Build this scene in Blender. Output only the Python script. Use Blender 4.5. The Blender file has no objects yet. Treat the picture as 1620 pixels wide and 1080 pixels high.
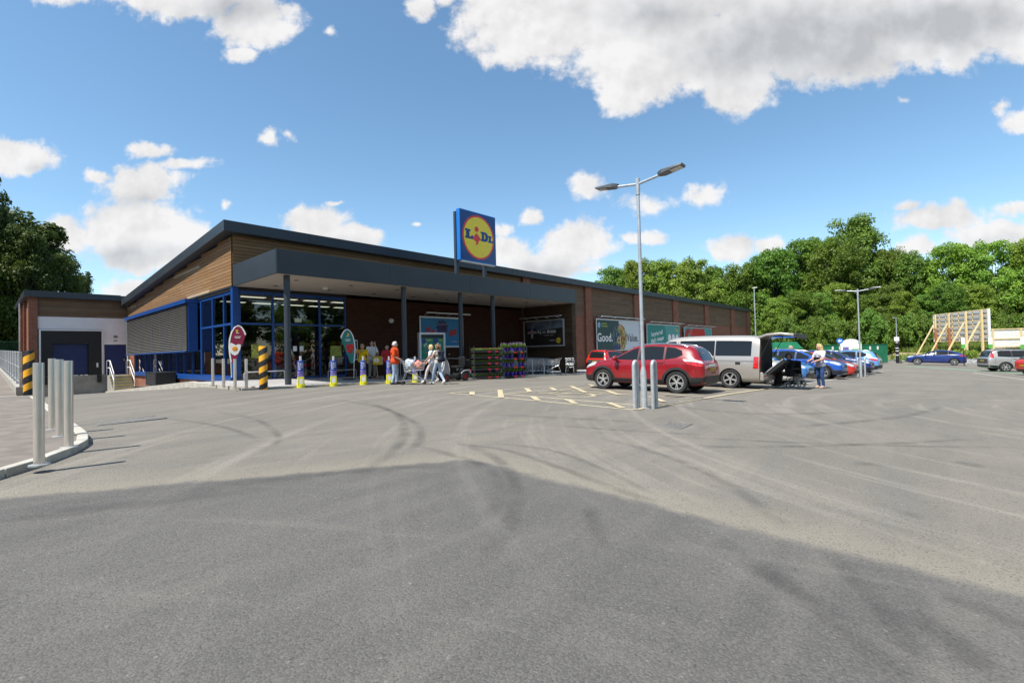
import bpy, bmesh, math, random
from mathutils import Vector, Matrix
from mathutils.bvhtree import BVHTree
from mathutils.geometry import tessellate_polygon
random.seed(7)
SC = bpy.context.scene
COL = SC.collection
PI = math.pi
# ------------------------------------------------------------------ helpers
def lerp(a, b, t): return a + (b - a) * t
def sstep(a, b, x):
    t = max(0.0, min(1.0, (x - a) / (b - a))); return t * t * (3 - 2 * t)
def interp(pts, x):
    if x <= pts[0][0]: return pts[0][1]
    for (x0, y0), (x1, y1) in zip(pts, pts[1:]):
        if x <= x1: return lerp(y0, y1, (x - x0) / (x1 - x0))
    return pts[-1][1]
def tag(o, label=None, cat=None, group=None, kind=None):
    if label: o['label'] = label
    if cat: o['category'] = cat
    if group: o['group'] = group
    if kind: o['kind'] = kind
    return o
def empty(name, loc=(0, 0, 0), rz=0.0, label=None, cat=None, group=None):
    o = bpy.data.objects.new(name, None); COL.objects.link(o)
    o.empty_display_size = 0.2
    o.location = loc; o.rotation_euler = (0, 0, rz)
    return tag(o, label, cat, group)
def dup(root, loc=None, rz=None, label=None, group=None):
    r = root.copy(); COL.objects.link(r)
    if loc is not None: r.location = loc
    if rz is not None: r.rotation_euler = (r.rotation_euler[0], r.rotation_euler[1], rz)
    if label: r['label'] = label
    if group: r['group'] = group
    for ch in list(root.children):
        c = ch.copy(); COL.objects.link(c); c.parent = r
        for g in list(ch.children):
            d = g.copy(); COL.objects.link(d); d.parent = c
    return r
class MB:
    def __init__(s): s.v = []; s.f = []; s.m = []; s.uv = {}
    def add(s, vs, fs, mi=0, M=None):
        o = len(s.v)
        s.v += [tuple(M @ Vector(v)) if M is not None else tuple(v) for v in vs]
        for f in fs: s.f.append(tuple(i + o for i in f)); s.m.append(mi)
        return s
    def box(s, x0, y0, z0, x1, y1, z1, mi=0, M=None):
        x0, x1 = min(x0, x1), max(x0, x1); y0, y1 = min(y0, y1), max(y0, y1); z0, z1 = min(z0, z1), max(z0, z1)
        return s.add([(x0,y0,z0),(x1,y0,z0),(x1,y1,z0),(x0,y1,z0),(x0,y0,z1),(x1,y0,z1),(x1,y1,z1),(x0,y1,z1)],
              [(0,3,2,1),(4,5,6,7),(0,1,5,4),(1,2,6,5),(2,3,7,6),(3,0,4,7)], mi, M)
    def bar(s, p, q, w, h, mi=0):
        p = Vector(p); q = Vector(q); d = q - p; L = d.length
        M = Matrix.Translation(p) @ d.to_track_quat('X', 'Z').to_matrix().to_4x4()
        return s.box(0, -w/2, -h/2, L, w/2, h/2, mi, M)
    def tube(s, pts, r, n=8, mi=0, r2=None, cap=True):
        pts = [Vector(p) for p in pts]; k = len(pts); rs = [r if r2 is None else lerp(r, r2, i/(k-1)) for i in range(k)]
        vs = []; prev = None
        for i, p in enumerate(pts):
            d = (pts[min(i+1,k-1)] - pts[max(i-1,0)]).normalized()
            a = Vector((0,0,1)) if abs(d.z) < .95 else Vector((1,0,0))
            u = d.cross(a).normalized() if prev is None else (prev - d*prev.dot(d)).normalized()
            prev = u; w = d.cross(u)
            for j in range(n):
                t = 2*PI*j/n; vs.append(p + (u*math.cos(t) + w*math.sin(t))*rs[i])
        fs = [(i*n+j, i*n+(j+1)%n, (i+1)*n+(j+1)%n, (i+1)*n+j) for i in range(k-1) for j in range(n)]
        if cap: fs += [tuple(range(n-1,-1,-1)), tuple(range((k-1)*n, k*n))]
        return s.add(vs, fs, mi)
    def lathe(s, prof, n=20, mi=0, M=None, cap=True):   # (r,z) profile about z
        vs = []; k = len(prof)
        for r, z in prof:
            for j in range(n): vs.append((r*math.cos(2*PI*j/n), r*math.sin(2*PI*j/n), z))
        fs = [(i*n+j, i*n+(j+1)%n, (i+1)*n+(j+1)%n, (i+1)*n+j) for i in range(k-1) for j in range(n)]
        if cap and prof[0][0] > 1e-5: fs.append(tuple(range(n-1,-1,-1)))
        if cap and prof[-1][0] > 1e-5: fs.append(tuple(range((k-1)*n, k*n)))
        return s.add(vs, fs, mi, M)
    def prism(s, poly, d0, d1, M=None, mi=0):  # 2-D polygon (x,z), thickness along y
        n = len(poly)
        vs = [(x, d0, z) for x, z in poly] + [(x, d1, z) for x, z in poly]
        tr = tessellate_polygon([[Vector((x, z, 0)) for x, z in poly]])
        fs = [(i, (i+1) % n, n+(i+1) % n, n+i) for i in range(n)]
        for t in tr: fs.append(tuple(t)); fs.append(tuple(n+i for i in reversed(t)))
        return s.add(vs, fs, mi, M)
    def ball(s, c, r, n=10, mi=0, sc=(1,1,1)):
        vs = []; fs = []; m = n//2+1
        for i in range(m+1):
            a = PI*i/m
            for j in range(n):
                b = 2*PI*j/n
                vs.append((c[0]+r*sc[0]*math.sin(a)*math.cos(b), c[1]+r*sc[1]*math.sin(a)*math.sin(b), c[2]+r*sc[2]*math.cos(a)))
        fs = [(i*n+j, (i+1)*n+j, (i+1)*n+(j+1)%n, i*n+(j+1)%n) for i in range(m) for j in range(n)]
        return s.add(vs, fs, mi)
    def build(s, name, mat=None, parent=None, world=False, smooth=False, fixn=False, bevel=0):
        me = bpy.data.meshes.new(name)
        vs = s.v
        if world and parent is not None:
            L = parent.location
            vs = [(v[0]-L[0], v[1]-L[1], v[2]-L[2]) for v in vs]
        me.from_pydata(vs, [], s.f)
        mats = mat if isinstance(mat, (list, tuple)) else [mat]
        for m in mats: me.materials.append(m)
        if len(mats) > 1: me.polygons.foreach_set('material_index', s.m)
        if fixn or smooth:
            bm = bmesh.new(); bm.from_mesh(me); bmesh.ops.recalc_face_normals(bm, faces=bm.faces); bm.to_mesh(me); bm.free()
        if smooth:
            me.polygons.foreach_set('use_smooth', [True]*len(me.polygons))
        me.update()
        o = bpy.data.objects.new(name, me); COL.objects.link(o)
        if smooth: 
            try: me.set_sharp_from_angle(angle=math.radians(smooth if smooth > 1 else 40))
            except Exception: pass
        if parent is not None: o.parent = parent
        if bevel:
            b = o.modifiers.new('bevel', 'BEVEL'); b.width = bevel; b.segments = 2; b.limit_method = 'ANGLE'; b.angle_limit = .6
        return o
_txt = {}
def text_geo(s, size=1.0, bold=0.0, align='CENTER'):
    key = (s, size, bold, align)
    if key in _txt: return _txt[key]
    cu = bpy.data.curves.new('t', 'FONT'); cu.body = s; cu.size = size; cu.align_x = align; cu.resolution_u = 3
    cu.offset = bold*size
    o = bpy.data.objects.new('t', cu); COL.objects.link(o)
    dg = bpy.context.evaluated_depsgraph_get(); me = o.evaluated_get(dg).to_mesh()
    r = ([(v.co.x, 0.0, v.co.y) for v in me.vertices], [tuple(p.vertices) for p in me.polygons])
    o.evaluated_get(dg).to_mesh_clear(); bpy.data.objects.remove(o); bpy.data.curves.remove(cu)
    _txt[key] = r; return r
def text(mb, s, size, pos, rot=0.0, bold=0.0, align='CENTER', mi=0, sx=1.0, M=None):
    vs, fs = text_geo(s, size, bold, align)
    T = Matrix.Translation(Vector(pos)) @ Matrix.Rotation(-rot, 4, 'Y') @ Matrix.Diagonal((sx,1,1,1))
    if M is not None: T = M @ T
    # front faces -y
    return mb.add(vs, fs, mi, T)
def disc(mb, c, rx, rz, n=40, mi=0, M=None):
    vs = [(c[0]+rx*math.cos(2*PI*i/n), c[1], c[2]+rz*math.sin(2*PI*i/n)) for i in range(n)]
    return mb.add(vs, [tuple(range(n))], mi, M)
def rect(mb, x0, z0, x1, z1, y=0, mi=0, M=None):
    return mb.add([(x0,y,z0),(x1,y,z0),(x1,y,z1),(x0,y,z1)], [(0,1,2,3)], mi, M)
# ------------------------------------------------------------------ materials
class NT:
    def __init__(s, nt): s.nt = nt; s.x = 0
    def n(s, t, **k):
        nd = s.nt.nodes.new(t); s.x += 30; nd.location = (s.x, 0)
        for a, b in k.items():
            if a == 'ins':
                for i, v in b.items():
                    if hasattr(v, 'links') or isinstance(v, bpy.types.NodeSocket): s.nt.links.new(v, nd.inputs[i])
                    else: nd.inputs[i].default_value = v
            else: setattr(nd, a, b)
        return nd
    def math(s, op, a, b=0.0, c=None, clamp=False):
        d = {0: a, 1: b}
        if c is not None: d[2] = c
        return s.n('ShaderNodeMath', operation=op, use_clamp=clamp, ins=d).outputs[0]
    def vm(s, op, a, b=None, out=0):
        d = {0: a}
        if b is not None: d[1] = b
        return s.n('ShaderNodeVectorMath', operation=op, ins=d).outputs[out]
    def mix(s, f, a, b, blend='MIX'):
        return s.n('ShaderNodeMix', data_type='RGBA', blend_type=blend, ins={0: f, 6: a, 7: b}).outputs[2]
    def noise(s, vec, scale, detail=4, rough=.55, dim='3D'):
        return s.n('ShaderNodeTexNoise', noise_dimensions=dim, ins={'Vector': vec, 'Scale': scale, 'Detail': detail, 'Roughness': rough}).outputs[0]
    def ramp(s, f, lo, hi):
        return s.n('ShaderNodeMapRange', interpolation_type='SMOOTHSTEP', ins={0: f, 1: lo, 2: hi, 3: 0.0, 4: 1.0}).outputs[0]
    def link(s, a, b): s.nt.links.new(a, b)
def c4(c): return (c[0], c[1], c[2], 1.0)
def srgb(r, g, b):
    f = lambda u: (u/255/12.92) if u/255 <= .04045 else ((u/255+.055)/1.055)**2.4
    return (f(r), f(g), f(b))
MATS = {}
def newmat(name):
    m = bpy.data.materials.new(name); m.use_nodes = True
    b = m.node_tree.nodes['Principled BSDF']; return m, NT(m.node_tree), b
def pmat(name, col, rough=.6, metal=0.0, spec=.5, var=.12, vscale=6.0, coat=0.0, bump=0.0, bscale=40.0, emit=None, estr=0.0, dirt=0.0):
    if name in MATS: return MATS[name]
    m, t, b = newmat(name)
    co = t.n('ShaderNodeTexCoord').outputs['Object']
    if var > 0:
        f = t.noise(co, vscale, 5)
        lo = c4([c*(1-var) for c in col]); hi = c4([min(1, c*(1+var)) for c in col])
        c = t.mix(t.ramp(f, .3, .7), lo, hi)
        if dirt > 0:
            g = t.noise(co, vscale*.35, 8, .7)
            c = t.mix(t.math('MULTIPLY', t.ramp(g, .5, .75), dirt), c, (.16,.13,.1,1))
        t.link(c, b.inputs['Base Color'])
    else: b.inputs['Base Color'].default_value = c4(col)
    b.inputs['Roughness'].default_value = rough; b.inputs['Metallic'].default_value = metal
    b.inputs['Specular IOR Level'].default_value = spec
    b.inputs['Coat Weight'].default_value = coat; b.inputs['Coat Roughness'].default_value = .04
    if bump > 0:
        bp = t.n('ShaderNodeBump', ins={'Strength': bump, 'Distance': .02, 'Height': t.noise(co, bscale, 4)})
        t.link(bp.outputs[0], b.inputs['Normal'])
    if emit:
        b.inputs['Emission Color'].default_value = c4(emit); b.inputs['Emission Strength'].default_value = estr
    MATS[name] = m; return m
# ------------------------------------------------------------------ camera and site frame (x along the shop front, y towards its back)
F_PX = 750.0
P0 = Vector((-11.886, 20.219)); E1 = Vector((.66606, .74590)); E2 = Vector((-.74590, .66606))
RCAM = ((.9996999, .0244960, 0.0), (.00047066, -.01920788, .99981540), (-.02449144, .99951539, .01921364))
HV = 1.40043
def to_frame(X, Y): d = Vector((X, Y)) - P0; return d.dot(E1), d.dot(E2)
def rot_frame(d): return Vector((d[0]*E1.x + d[1]*E1.y, d[0]*E2.x + d[1]*E2.y, d[2]))
CX, CY = to_frame(0, 0)
CAM = Vector((CX, CY, HV))
def ray(u, v):
    c = (u - 810.0, 540.0 - v, F_PX)
    w = [sum(RCAM[i][j]*c[j] for j in range(3)) for i in range(3)]
    return rot_frame(w)
STRIP = [(-3,.34),(.4,.37),(3.3,.28),(6.9,.06),(12.2,-.15),(15.4,-.55),(21.7,-.88)]
def gz(x, y):
    xx = max(-45, min(95, x)); yy = max(-70, min(60, y))
    z = .356 - .0139*xx + .0204*yy
    w = sstep(-14, -7, yy)
    z += w*(-.014*max(0, xx)) + (1-w)*interp([(8,0),(28,-.25),(60,-.28),(95,-.5)], xx)
    if y > -4 and -6.4 < x < -1.3:
        zy = lerp(.33, -.88, max(0, min(1, (y+2)/23.7))); z = lerp(z, zy, sstep(-4, -1, y))
    if y > 0 and x >= -1.3: z = min(z, interp(STRIP, y)-.12)
    return z
def G(u, v, h=0.0):
    d = ray(u, v); t = 0.5
    step = .02
    prev = t
    while t < 1:
        p = CAM + d*t
        break
    # march in metres along the ray
    d = d.normalized(); t = .5; prev = .5
    while t < 220:
        p = CAM + d*t
        if p.z < gz(p.x, p.y) + h: break
        prev = t; t += .1
    for _ in range(20):
        mth = (prev+t)/2; p = CAM + d*mth
        if p.z < gz(p.x, p.y) + h: t = mth
        else: prev = mth
    return CAM + d*t
def on_y(u, v, y): d = ray(u, v); return CAM + d*((y - CAM.y)/d.y)
def on_x(u, v, x): d = ray(u, v); return CAM + d*((x - CAM.x)/d.x)
FWD = Vector((E1.y, E2.y, 0)); RGT = Vector((E1.x, E2.x, 0))
def proj(p):
    w = Vector(p) - CAM
    W = (w.x*E1.x + w.y*E2.x, w.x*E1.y + w.y*E2.y, w.z)
    c = [sum(RCAM[i][j]*W[i] for i in range(3)) for j in range(3)]
    return 810 + F_PX*c[0]/c[2], 540 - F_PX*c[1]/c[2], c[2]
def far_at(u, dist, z=0.0):       # a point out along the view bearing of column u
    d = ray(u, 545); d.z = 0; d = d/ d.dot(FWD)
    return Vector((CAM.x + d.x*dist, CAM.y + d.y*dist, z))
cam = bpy.data.cameras.new('camera'); co = bpy.data.objects.new('camera', cam); COL.objects.link(co)
cam.sensor_width = 36; cam.lens = F_PX/1620*36; cam.clip_start = .05; cam.clip_end = 3000
ax = [rot_frame((RCAM[0][j], RCAM[1][j], RCAM[2][j])) for j in range(3)]
co.matrix_world = Matrix.Translation(CAM) @ Matrix(((ax[0].x, ax[1].x, -ax[2].x), (ax[0].y, ax[1].y, -ax[2].y), (ax[0].z, ax[1].z, -ax[2].z))).to_4x4()
SC.camera = co
SC.view_settings.view_transform = 'Standard'; SC.view_settings.look = 'None'; SC.view_settings.exposure = 0.5
SC.render.engine = 'CYCLES'
cy = SC.cycles; cy.max_bounces = 8; cy.diffuse_bounces = 3; cy.glossy_bounces = 3; cy.transmission_bounces = 4; cy.transparent_max_bounces = 12
cy.caustics_reflective = False; cy.caustics_refractive = False; cy.use_denoising = True; cy.sample_clamp_indirect = 6
# ------------------------------------------------------------------ sun and sky
SUN_EL = math.radians(60); 
sd = Vector((-math.cos(math.radians(4)), math.sin(math.radians(4)), 0))*math.cos(SUN_EL) + Vector((0,0,math.sin(SUN_EL)))   # towards the sun
sl = bpy.data.lights.new('sun', 'SUN'); sl.energy = 5.0; sl.angle = math.radians(.5); sl.color = (1.0, .95, .87)
so = bpy.data.objects.new('sun', sl); COL.objects.link(so); so.rotation_euler = sd.to_track_quat('Z', 'Y').to_euler(); so.location = (-40, 0, 60)
W = bpy.data.worlds.new('World'); SC.world = W; W.use_nodes = True
def build_world():
    nt = W.node_tree; nt.nodes.clear(); t = NT(nt)
    sky = t.n('ShaderNodeTexSky', sky_type='NISHITA', sun_disc=False, sun_elevation=SUN_EL, sun_rotation=math.atan2(sd.x, sd.y), air_density=1.0, dust_density=.25, ozone_density=2.0, altitude=100)
    d = t.n('ShaderNodeTexCoord').outputs['Generated']
    fw = t.math('MAXIMUM', t.math('ABSOLUTE', t.vm('DOT_PRODUCT', d, tuple(FWD), 1)), .08)
    px = t.math('DIVIDE', t.vm('DOT_PRODUCT', d, tuple(RGT), 1), fw)
    dz = t.n('ShaderNodeSeparateXYZ', ins={0: d}).outputs[2]
    pz = t.math('DIVIDE', dz, fw)
    P = t.n('ShaderNodeCombineXYZ', ins={0: px, 1: pz, 2: 0.0}).outputs[0]
    # ragged edges: warp the lookup
    wn = t.n('ShaderNodeTexNoise', ins={'Vector': P, 'Scale': 6.0, 'Detail': 3}).outputs[1]
    wo = t.vm('MULTIPLY', t.vm('SUBTRACT', wn, (.5,.5,.5)), (.07,.05,0))
    wn2 = t.n('ShaderNodeTexNoise', ins={'Vector': P, 'Scale': 22.0, 'Detail': 4}).outputs[1]
    wo2 = t.vm('MULTIPLY', t.vm('SUBTRACT', wn2, (.5,.5,.5)), (.03,.026,0))
    Q = t.vm('ADD', t.vm('ADD', P, wo), wo2)
    def field(blobs):
        acc = None
        for (u, v, ru, rv, s) in blobs:
            r = ray(u, v); f = r.dot(FWD); c = (r.dot(RGT)/f, r.z/f, 0)
            q = t.vm('MULTIPLY', t.vm('SUBTRACT', Q, c), (F_PX/ru, F_PX/rv, 0))
            l = t.vm('LENGTH', q, None, 1)
            k = t.math('MULTIPLY_ADD', l, -s, s)
            acc = k if acc is None else t.math('MAXIMUM', acc, k)
        return acc
    B = [(850,30,160,105,1.3),(800,10,100,70,1.2),(1040,60,190,110,1.4),(1010,135,85,58,1.1),(1170,130,85,65,1.1),(1300,60,280,95,1.4),(1480,20,260,110,1.4),(1200,-60,600,130,1.5),
         (1620,70,120,40,.9),
         (300,-15,200,62,1.1),(400,30,90,60,1.1),(378,86,42,20,.8),(100,-4,60,22,.7),
         (10,248,105,42,1.1),(235,236,60,24,.9),(285,258,60,14,.8),(228,288,90,46,1.1),(150,275,40,14,.6),(215,360,125,66,1.2),(110,368,75,34,1.0),(285,378,75,50,1.1),(225,408,80,32,1.0),(215,455,60,26,.9),
         (500,352,70,38,1.1),(555,378,60,26,1.0),
         (800,402,65,38,1.0),(840,345,20,22,.9),(908,388,72,52,1.2),(870,420,110,34,1.0),(790,360,30,20,.6),
         (930,290,44,30,.62),(1030,318,70,26,.6),(1112,310,46,24,.6),(1020,374,50,14,.85),(1160,396,58,28,1.0),(1215,392,40,18,.7),(925,430,40,14,.7),
         (1490,345,110,32,1.0),(1560,372,110,36,1.0),(1450,390,55,22,.9),(1440,325,34,14,.7),(1600,330,50,18,.6),(1580,170,26,14,.6),(1610,190,40,20,.6),(1428,162,18,10,.5),
         (427,217,22,16,.55),(455,213,20,12,.4),(655,12,34,26,.7),(520,50,16,14,.5),(352,322,14,13,.6),(535,320,18,8,.6),(655,358,12,6,.6),(700,-5,20,20,.6),
         (-300,200,180,60,1.0),(-200,420,160,60,1.0),(1900,260,160,60,1.0),(1850,420,160,40,1.0),(300,-300,300,120,1.2),(900,-500,400,160,1.2)]
    D = field(B)
    nz = t.noise(P, 7.5, 10, .60); nzm = t.noise(t.vm('ADD', P, (-.012,.016,0)), 7.5, 6, .56); nzc = t.noise(P, 7.5, 6, .56); nz2 = t.noise(t.vm('ADD', P, (-.03,.035,0)), 5.0, 4, .5); nz3 = t.noise(P, 5.0, 4, .5)
    fine = t.noise(P, 30.0, 8, .65)
    den = t.math('ADD', D, t.math('MULTIPLY', t.math('SUBTRACT', nz, .5), 1.45))
    den = t.math('ADD', den, t.math('MULTIPLY', t.math('SUBTRACT', fine, .5), .42))
    alpha = t.ramp(den, .06, .47)
    relief = t.math('ADD', t.math('MULTIPLY', t.math('SUBTRACT', nz3, nz2), .6), t.math('MULTIPLY', t.math('SUBTRACT', nzc, nzm), .8))
    GB = [(1260,70,260,90,1.0),(1480,40,220,70,1.0),(1050,20,190,60,.6),(370,15,110,40,.8),(205,402,110,30,.7),(230,312,70,20,.5),(60,266,60,14,.4),(870,430,90,26,.6),(540,392,70,16,.4),(1560,380,80,20,.5)]
    gr = t.ramp(t.math('ADD', field(GB), t.math('MULTIPLY', t.math('SUBTRACT', nz, .5), .9)), -.05, .85)
    br = t.math('ADD', t.math('SUBTRACT', 1.0, t.math('MULTIPLY', gr, .38)), relief)
    br = t.math('MINIMUM', t.math('MAXIMUM', br, .62), 1.06)
    tint = t.mix(gr, (1.0, .985, .98, 1), (.95, .98, 1.02, 1))
    cl = t.vm('SCALE', tint); cl.node.inputs[3].default_value = 5.5; 
    sc2 = t.n('ShaderNodeVectorMath', operation='SCALE', ins={0: cl}); t.link(br, sc2.inputs[3])
    hz = t.ramp(dz, .02, .12)
    al = t.math('MULTIPLY', t.math('MULTIPLY', alpha, .97), hz)
    skyc = t.n('ShaderNodeHueSaturation', ins={'Hue': .490, 'Saturation': SKY_SAT, 'Value': SKY_VAL, 'Color': sky.outputs[0]}).outputs[0]
    c = t.mix(al, skyc, sc2.outputs[0])
    bg = t.n('ShaderNodeBackground', ins={0: c, 1: .115})
    out = t.n('ShaderNodeOutputWorld'); t.link(bg.outputs[0], out.inputs[0])
SKY_SAT, SKY_VAL = 1.07, 1.20
build_world()
# ------------------------------------------------------------------ ground
def grid_sheet(name, xs, ys, zf, mat, parent=None, cut=None):
    mb = MB(); n = len(ys)
    for x in xs:
        for y in ys: mb.v.append((x, y, zf(x, y)))
    for i in range(len(xs)-1):
        for j in range(n-1):
            if cut and cut((xs[i]+xs[i+1])/2, (ys[j]+ys[j+1])/2): continue
            mb.f.append((i*n+j, (i+1)*n+j, (i+1)*n+j+1, i*n+j+1)); mb.m.append(0)
    return mb.build(name, mat, parent, smooth=60)
def lines(a, b, st): 
    n = max(1, int(round((b-a)/st))); return [a+(b-a)*i/n for i in range(n+1)]
def asphalt_mat():
    m, t, b = newmat('asphalt')
    co = t.n('ShaderNodeTexCoord').outputs['Object']
    sp = t.n('ShaderNodeSeparateXYZ', ins={0: co}); x, y = sp.outputs[0], sp.outputs[1]
    wob = t.math('MULTIPLY', t.math('SUBTRACT', t.noise(co, 1.6, 5, .65), .5), .35)
    n1 = t.noise(co, .35, 6, .6); n2 = t.noise(co, 3.0, 6, .65); n3 = t.noise(co, 55.0, 3, .6)
    # the newer, darker patch of tarmac beside the older one
    d1 = t.math('ADD', t.math('ADD', t.math('MULTIPLY', y, -.882), t.math('MULTIPLY', x, -.4718)), -17.21)     # below the oblique joint
    d2 = t.math('ADD', t.math('MULTIPLY', x, -1.0), t.math('MULTIPLY_ADD', y, .05, -2.13))
    dd = t.math('ADD', t.math('MINIMUM', d1, d2), t.math('MULTIPLY', wob, .35))
    patch = t.ramp(t.math('ADD', dd, t.math('MULTIPLY', t.math('SUBTRACT', n2, .5), .3)), -.08, .11)
    edge = t.math('MULTIPLY', t.ramp(dd, -.9, -.05), t.math('SUBTRACT', 1.0, patch))
    # sweeping wear stretched along the driving direction
    st = t.n('ShaderNodeMapping', ins={'Vector': co, 'Rotation': (0,0,.35), 'Scale': (.18, 1.5, 1)}).outputs[0]
    n4 = t.noise(st, 1.2, 6, .6)
    st2 = t.n('ShaderNodeMapping', ins={'Vector': co, 'Rotation': (0,0,-.5), 'Scale': (.22, 1.9, 1)}).outputs[0]
    n5 = t.noise(st2, 1.5, 6, .6)
    old = t.mix(t.ramp(n1, .3, .7), (0.162,0.154,0.137,1), (0.204,0.192,0.167,1))
    old = t.mix(t.math('MULTIPLY', t.ramp(n4, .45, .75), .55), old, (0.129,0.125,0.117,1))
    old = t.mix(t.math('MULTIPLY', t.ramp(n5, .5, .75), .4), old, (0.226,0.211,0.181,1))
    def swirl(cx, cy, kr, ka, seed):
        dx, dy = t.math('SUBTRACT', x, cx), t.math('SUBTRACT', y, cy)
        r = t.math('SQRT', t.math('ADD', t.math('MULTIPLY', dx, dx), t.math('MULTIPLY', dy, dy)))
        a = t.math('ARCTAN2', dy, dx)
        v = t.n('ShaderNodeCombineXYZ', ins={0: t.math('MULTIPLY', r, kr), 1: t.math('MULTIPLY', a, ka), 2: seed}).outputs[0]
        return t.noise(v, 1.0, 6, .6)
    s1 = swirl(-2.0, -9.5, 3.2, 1.6, 1.0); s2 = swirl(9.0, -27.5, 2.6, 1.8, 5.0); s3 = swirl(-14.0, -24.0, 2.9, 2.2, 9.0)
    old = t.mix(t.math('MULTIPLY', t.ramp(s1, .50, .64), .5), old, (.155,.150,.140,1))
    old = t.mix(t.math('MULTIPLY', t.ramp(s2, .50, .68), .42), old, (.32,.30,.262,1))
    old = t.mix(t.math('MULTIPLY', t.ramp(s3, .52, .66), .45), old, (.16,.155,.146,1))
    old = t.mix(t.math('MULTIPLY', edge, .6), old, (0.250,0.230,0.187,1))
    new = t.mix(t.ramp(n1, .3, .7), (0.100,0.099,0.098,1), (0.125,0.123,0.119,1))
    new = t.mix(t.math('MULTIPLY', t.ramp(n5, .42, .75), .55), new, (0.156,0.152,0.140,1))
    new = t.mix(t.math('MULTIPLY', t.ramp(s2, .50, .72), .34), new, (.21,.205,.19,1)); new = t.mix(t.math('MULTIPLY', t.ramp(s3, .52, .74), .4), new, (.19,.185,.172,1))
    new = t.mix(t.math('MULTIPLY', t.ramp(n4, .5, .75), .45), new, (0.087,0.086,0.084,1))
    old = t.mix(1.0, old, (1.02,.99,.945,1), 'MULTIPLY'); new = t.mix(1.0, new, (.93,.905,.865,1), 'MULTIPLY')
    c = t.mix(patch, old, new)
    c = t.mix(t.math('MULTIPLY', t.ramp(n2, .5, .8), .22), c, (0.086,0.084,0.082,1))
    # aggregate
    vo = t.n('ShaderNodeTexVoronoi', ins={'Vector': co, 'Scale': 90.0}); 
    ag = t.n('ShaderNodeSeparateColor', ins={0: vo.outputs['Color']}).outputs[0]
    agm = t.ramp(ag, .0, 1.0)
    c = t.mix(.38, c, t.mix(agm, (.0,.0,.0,1), (.42,.41,.39,1)), 'SOFT_LIGHT') if False else t.mix(t.math('MULTIPLY_ADD', agm, .30, -.12, True), c, (.27,.255,.23,1))
    pits = t.math('MULTIPLY', t.ramp(vo.outputs['Distance'], .55, .95), .6)
    c = t.mix(pits, c, (.05,.05,.05,1))
    dk = t.ramp(t.noise(co, 38.0, 2, .5), .64, .72)
    c = t.mix(t.math('MULTIPLY', dk, .55), c, (.055,.054,.053,1))
    li = t.ramp(t.noise(co, 26.0, 2, .5), .70, .74)
    c = t.mix(t.math('MULTIPLY', li, .22), c, (.42,.40,.36,1))
    t.link(c, b.inputs['Base Color']); b.inputs['Roughness'].default_value = .88; b.inputs['Specular IOR Level'].default_value = .25
    h = t.math('ADD', t.math('MULTIPLY', n3, .6), t.math('MULTIPLY', vo.outputs['Distance'], -.5))
    bp = t.n('ShaderNodeBump', ins={'Strength': .55, 'Distance': .012, 'Height': h}); t.link(bp.outputs[0], b.inputs['Normal'])
    return m
M_ASPH = asphalt_mat()
M_KERB = pmat('concrete kerb', (.43,.405,.35), .85, var=.16, vscale=5, bump=.3, bscale=60)
M_CONC = pmat('pale concrete', (.34,.325,.29), .85, var=.15, vscale=1.6, bump=.3, bscale=50, dirt=.25)
def paving_mat(name, a, b2, mortar, sc, bw, rh):
    m, t, b = newmat(name)
    co = t.n('ShaderNodeTexCoord').outputs['Object']
    br = t.n('ShaderNodeTexBrick', ins={'Vector': co, 'Color1': c4(a), 'Color2': c4(b2), 'Mortar': c4(mortar), 'Scale': sc, 'Mortar Size': .012, 'Brick Width': bw, 'Row Height': rh, 'Bias': 0.0})
    n = t.noise(co, 1.2, 6, .65)
    c = t.mix(t.math('MULTIPLY', t.ramp(n, .45, .75), .35), br.outputs[0], (.22,.2,.18,1))
    c = t.mix(t.math('MULTIPLY', t.ramp(t.noise(co, 70, 3), .4, .7), .2), c, (.1,.1,.1,1))
    t.link(c, b.inputs['Base Color']); b.inputs['Roughness'].default_value = .85
    bp = t.n('ShaderNodeBump', ins={'Strength': .4, 'Distance': .006, 'Height': br.outputs[1]}); bp.invert = True
    t.link(bp.outputs[0], b.inputs['Normal'])
    return m
M_WALK = paving_mat('paving flags', (.36,.35,.34), (.42,.41,.40), (.22,.21,.2), 1.0, .6, .45)
M_BRPAV = pmat('brown footway tarmac', (.185,.16,.138), .9, var=.2, vscale=3, bump=.5, bscale=90, dirt=.2)
xs = sorted(set([-1500,-400,-150,-80] + lines(-50,-10,2.5) + lines(-10,-6.42,.6) + [-6.41,-6.39] + lines(-6.0,-1.31,.75) + [-1.29] + lines(-1,30,1.2) + lines(30,110,5) + [150,400,1500]))
ys = sorted(set([-1500,-400,-150,-90] + lines(-75,-24,3) + lines(-24,24,1.0) + lines(24,75,4) + [150,400,1500]))
g = grid_sheet('ground', xs, ys, gz, M_ASPH); tag(g, 'worn grey tarmac of the car park with a darker patch in front', kind='structure')
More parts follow.
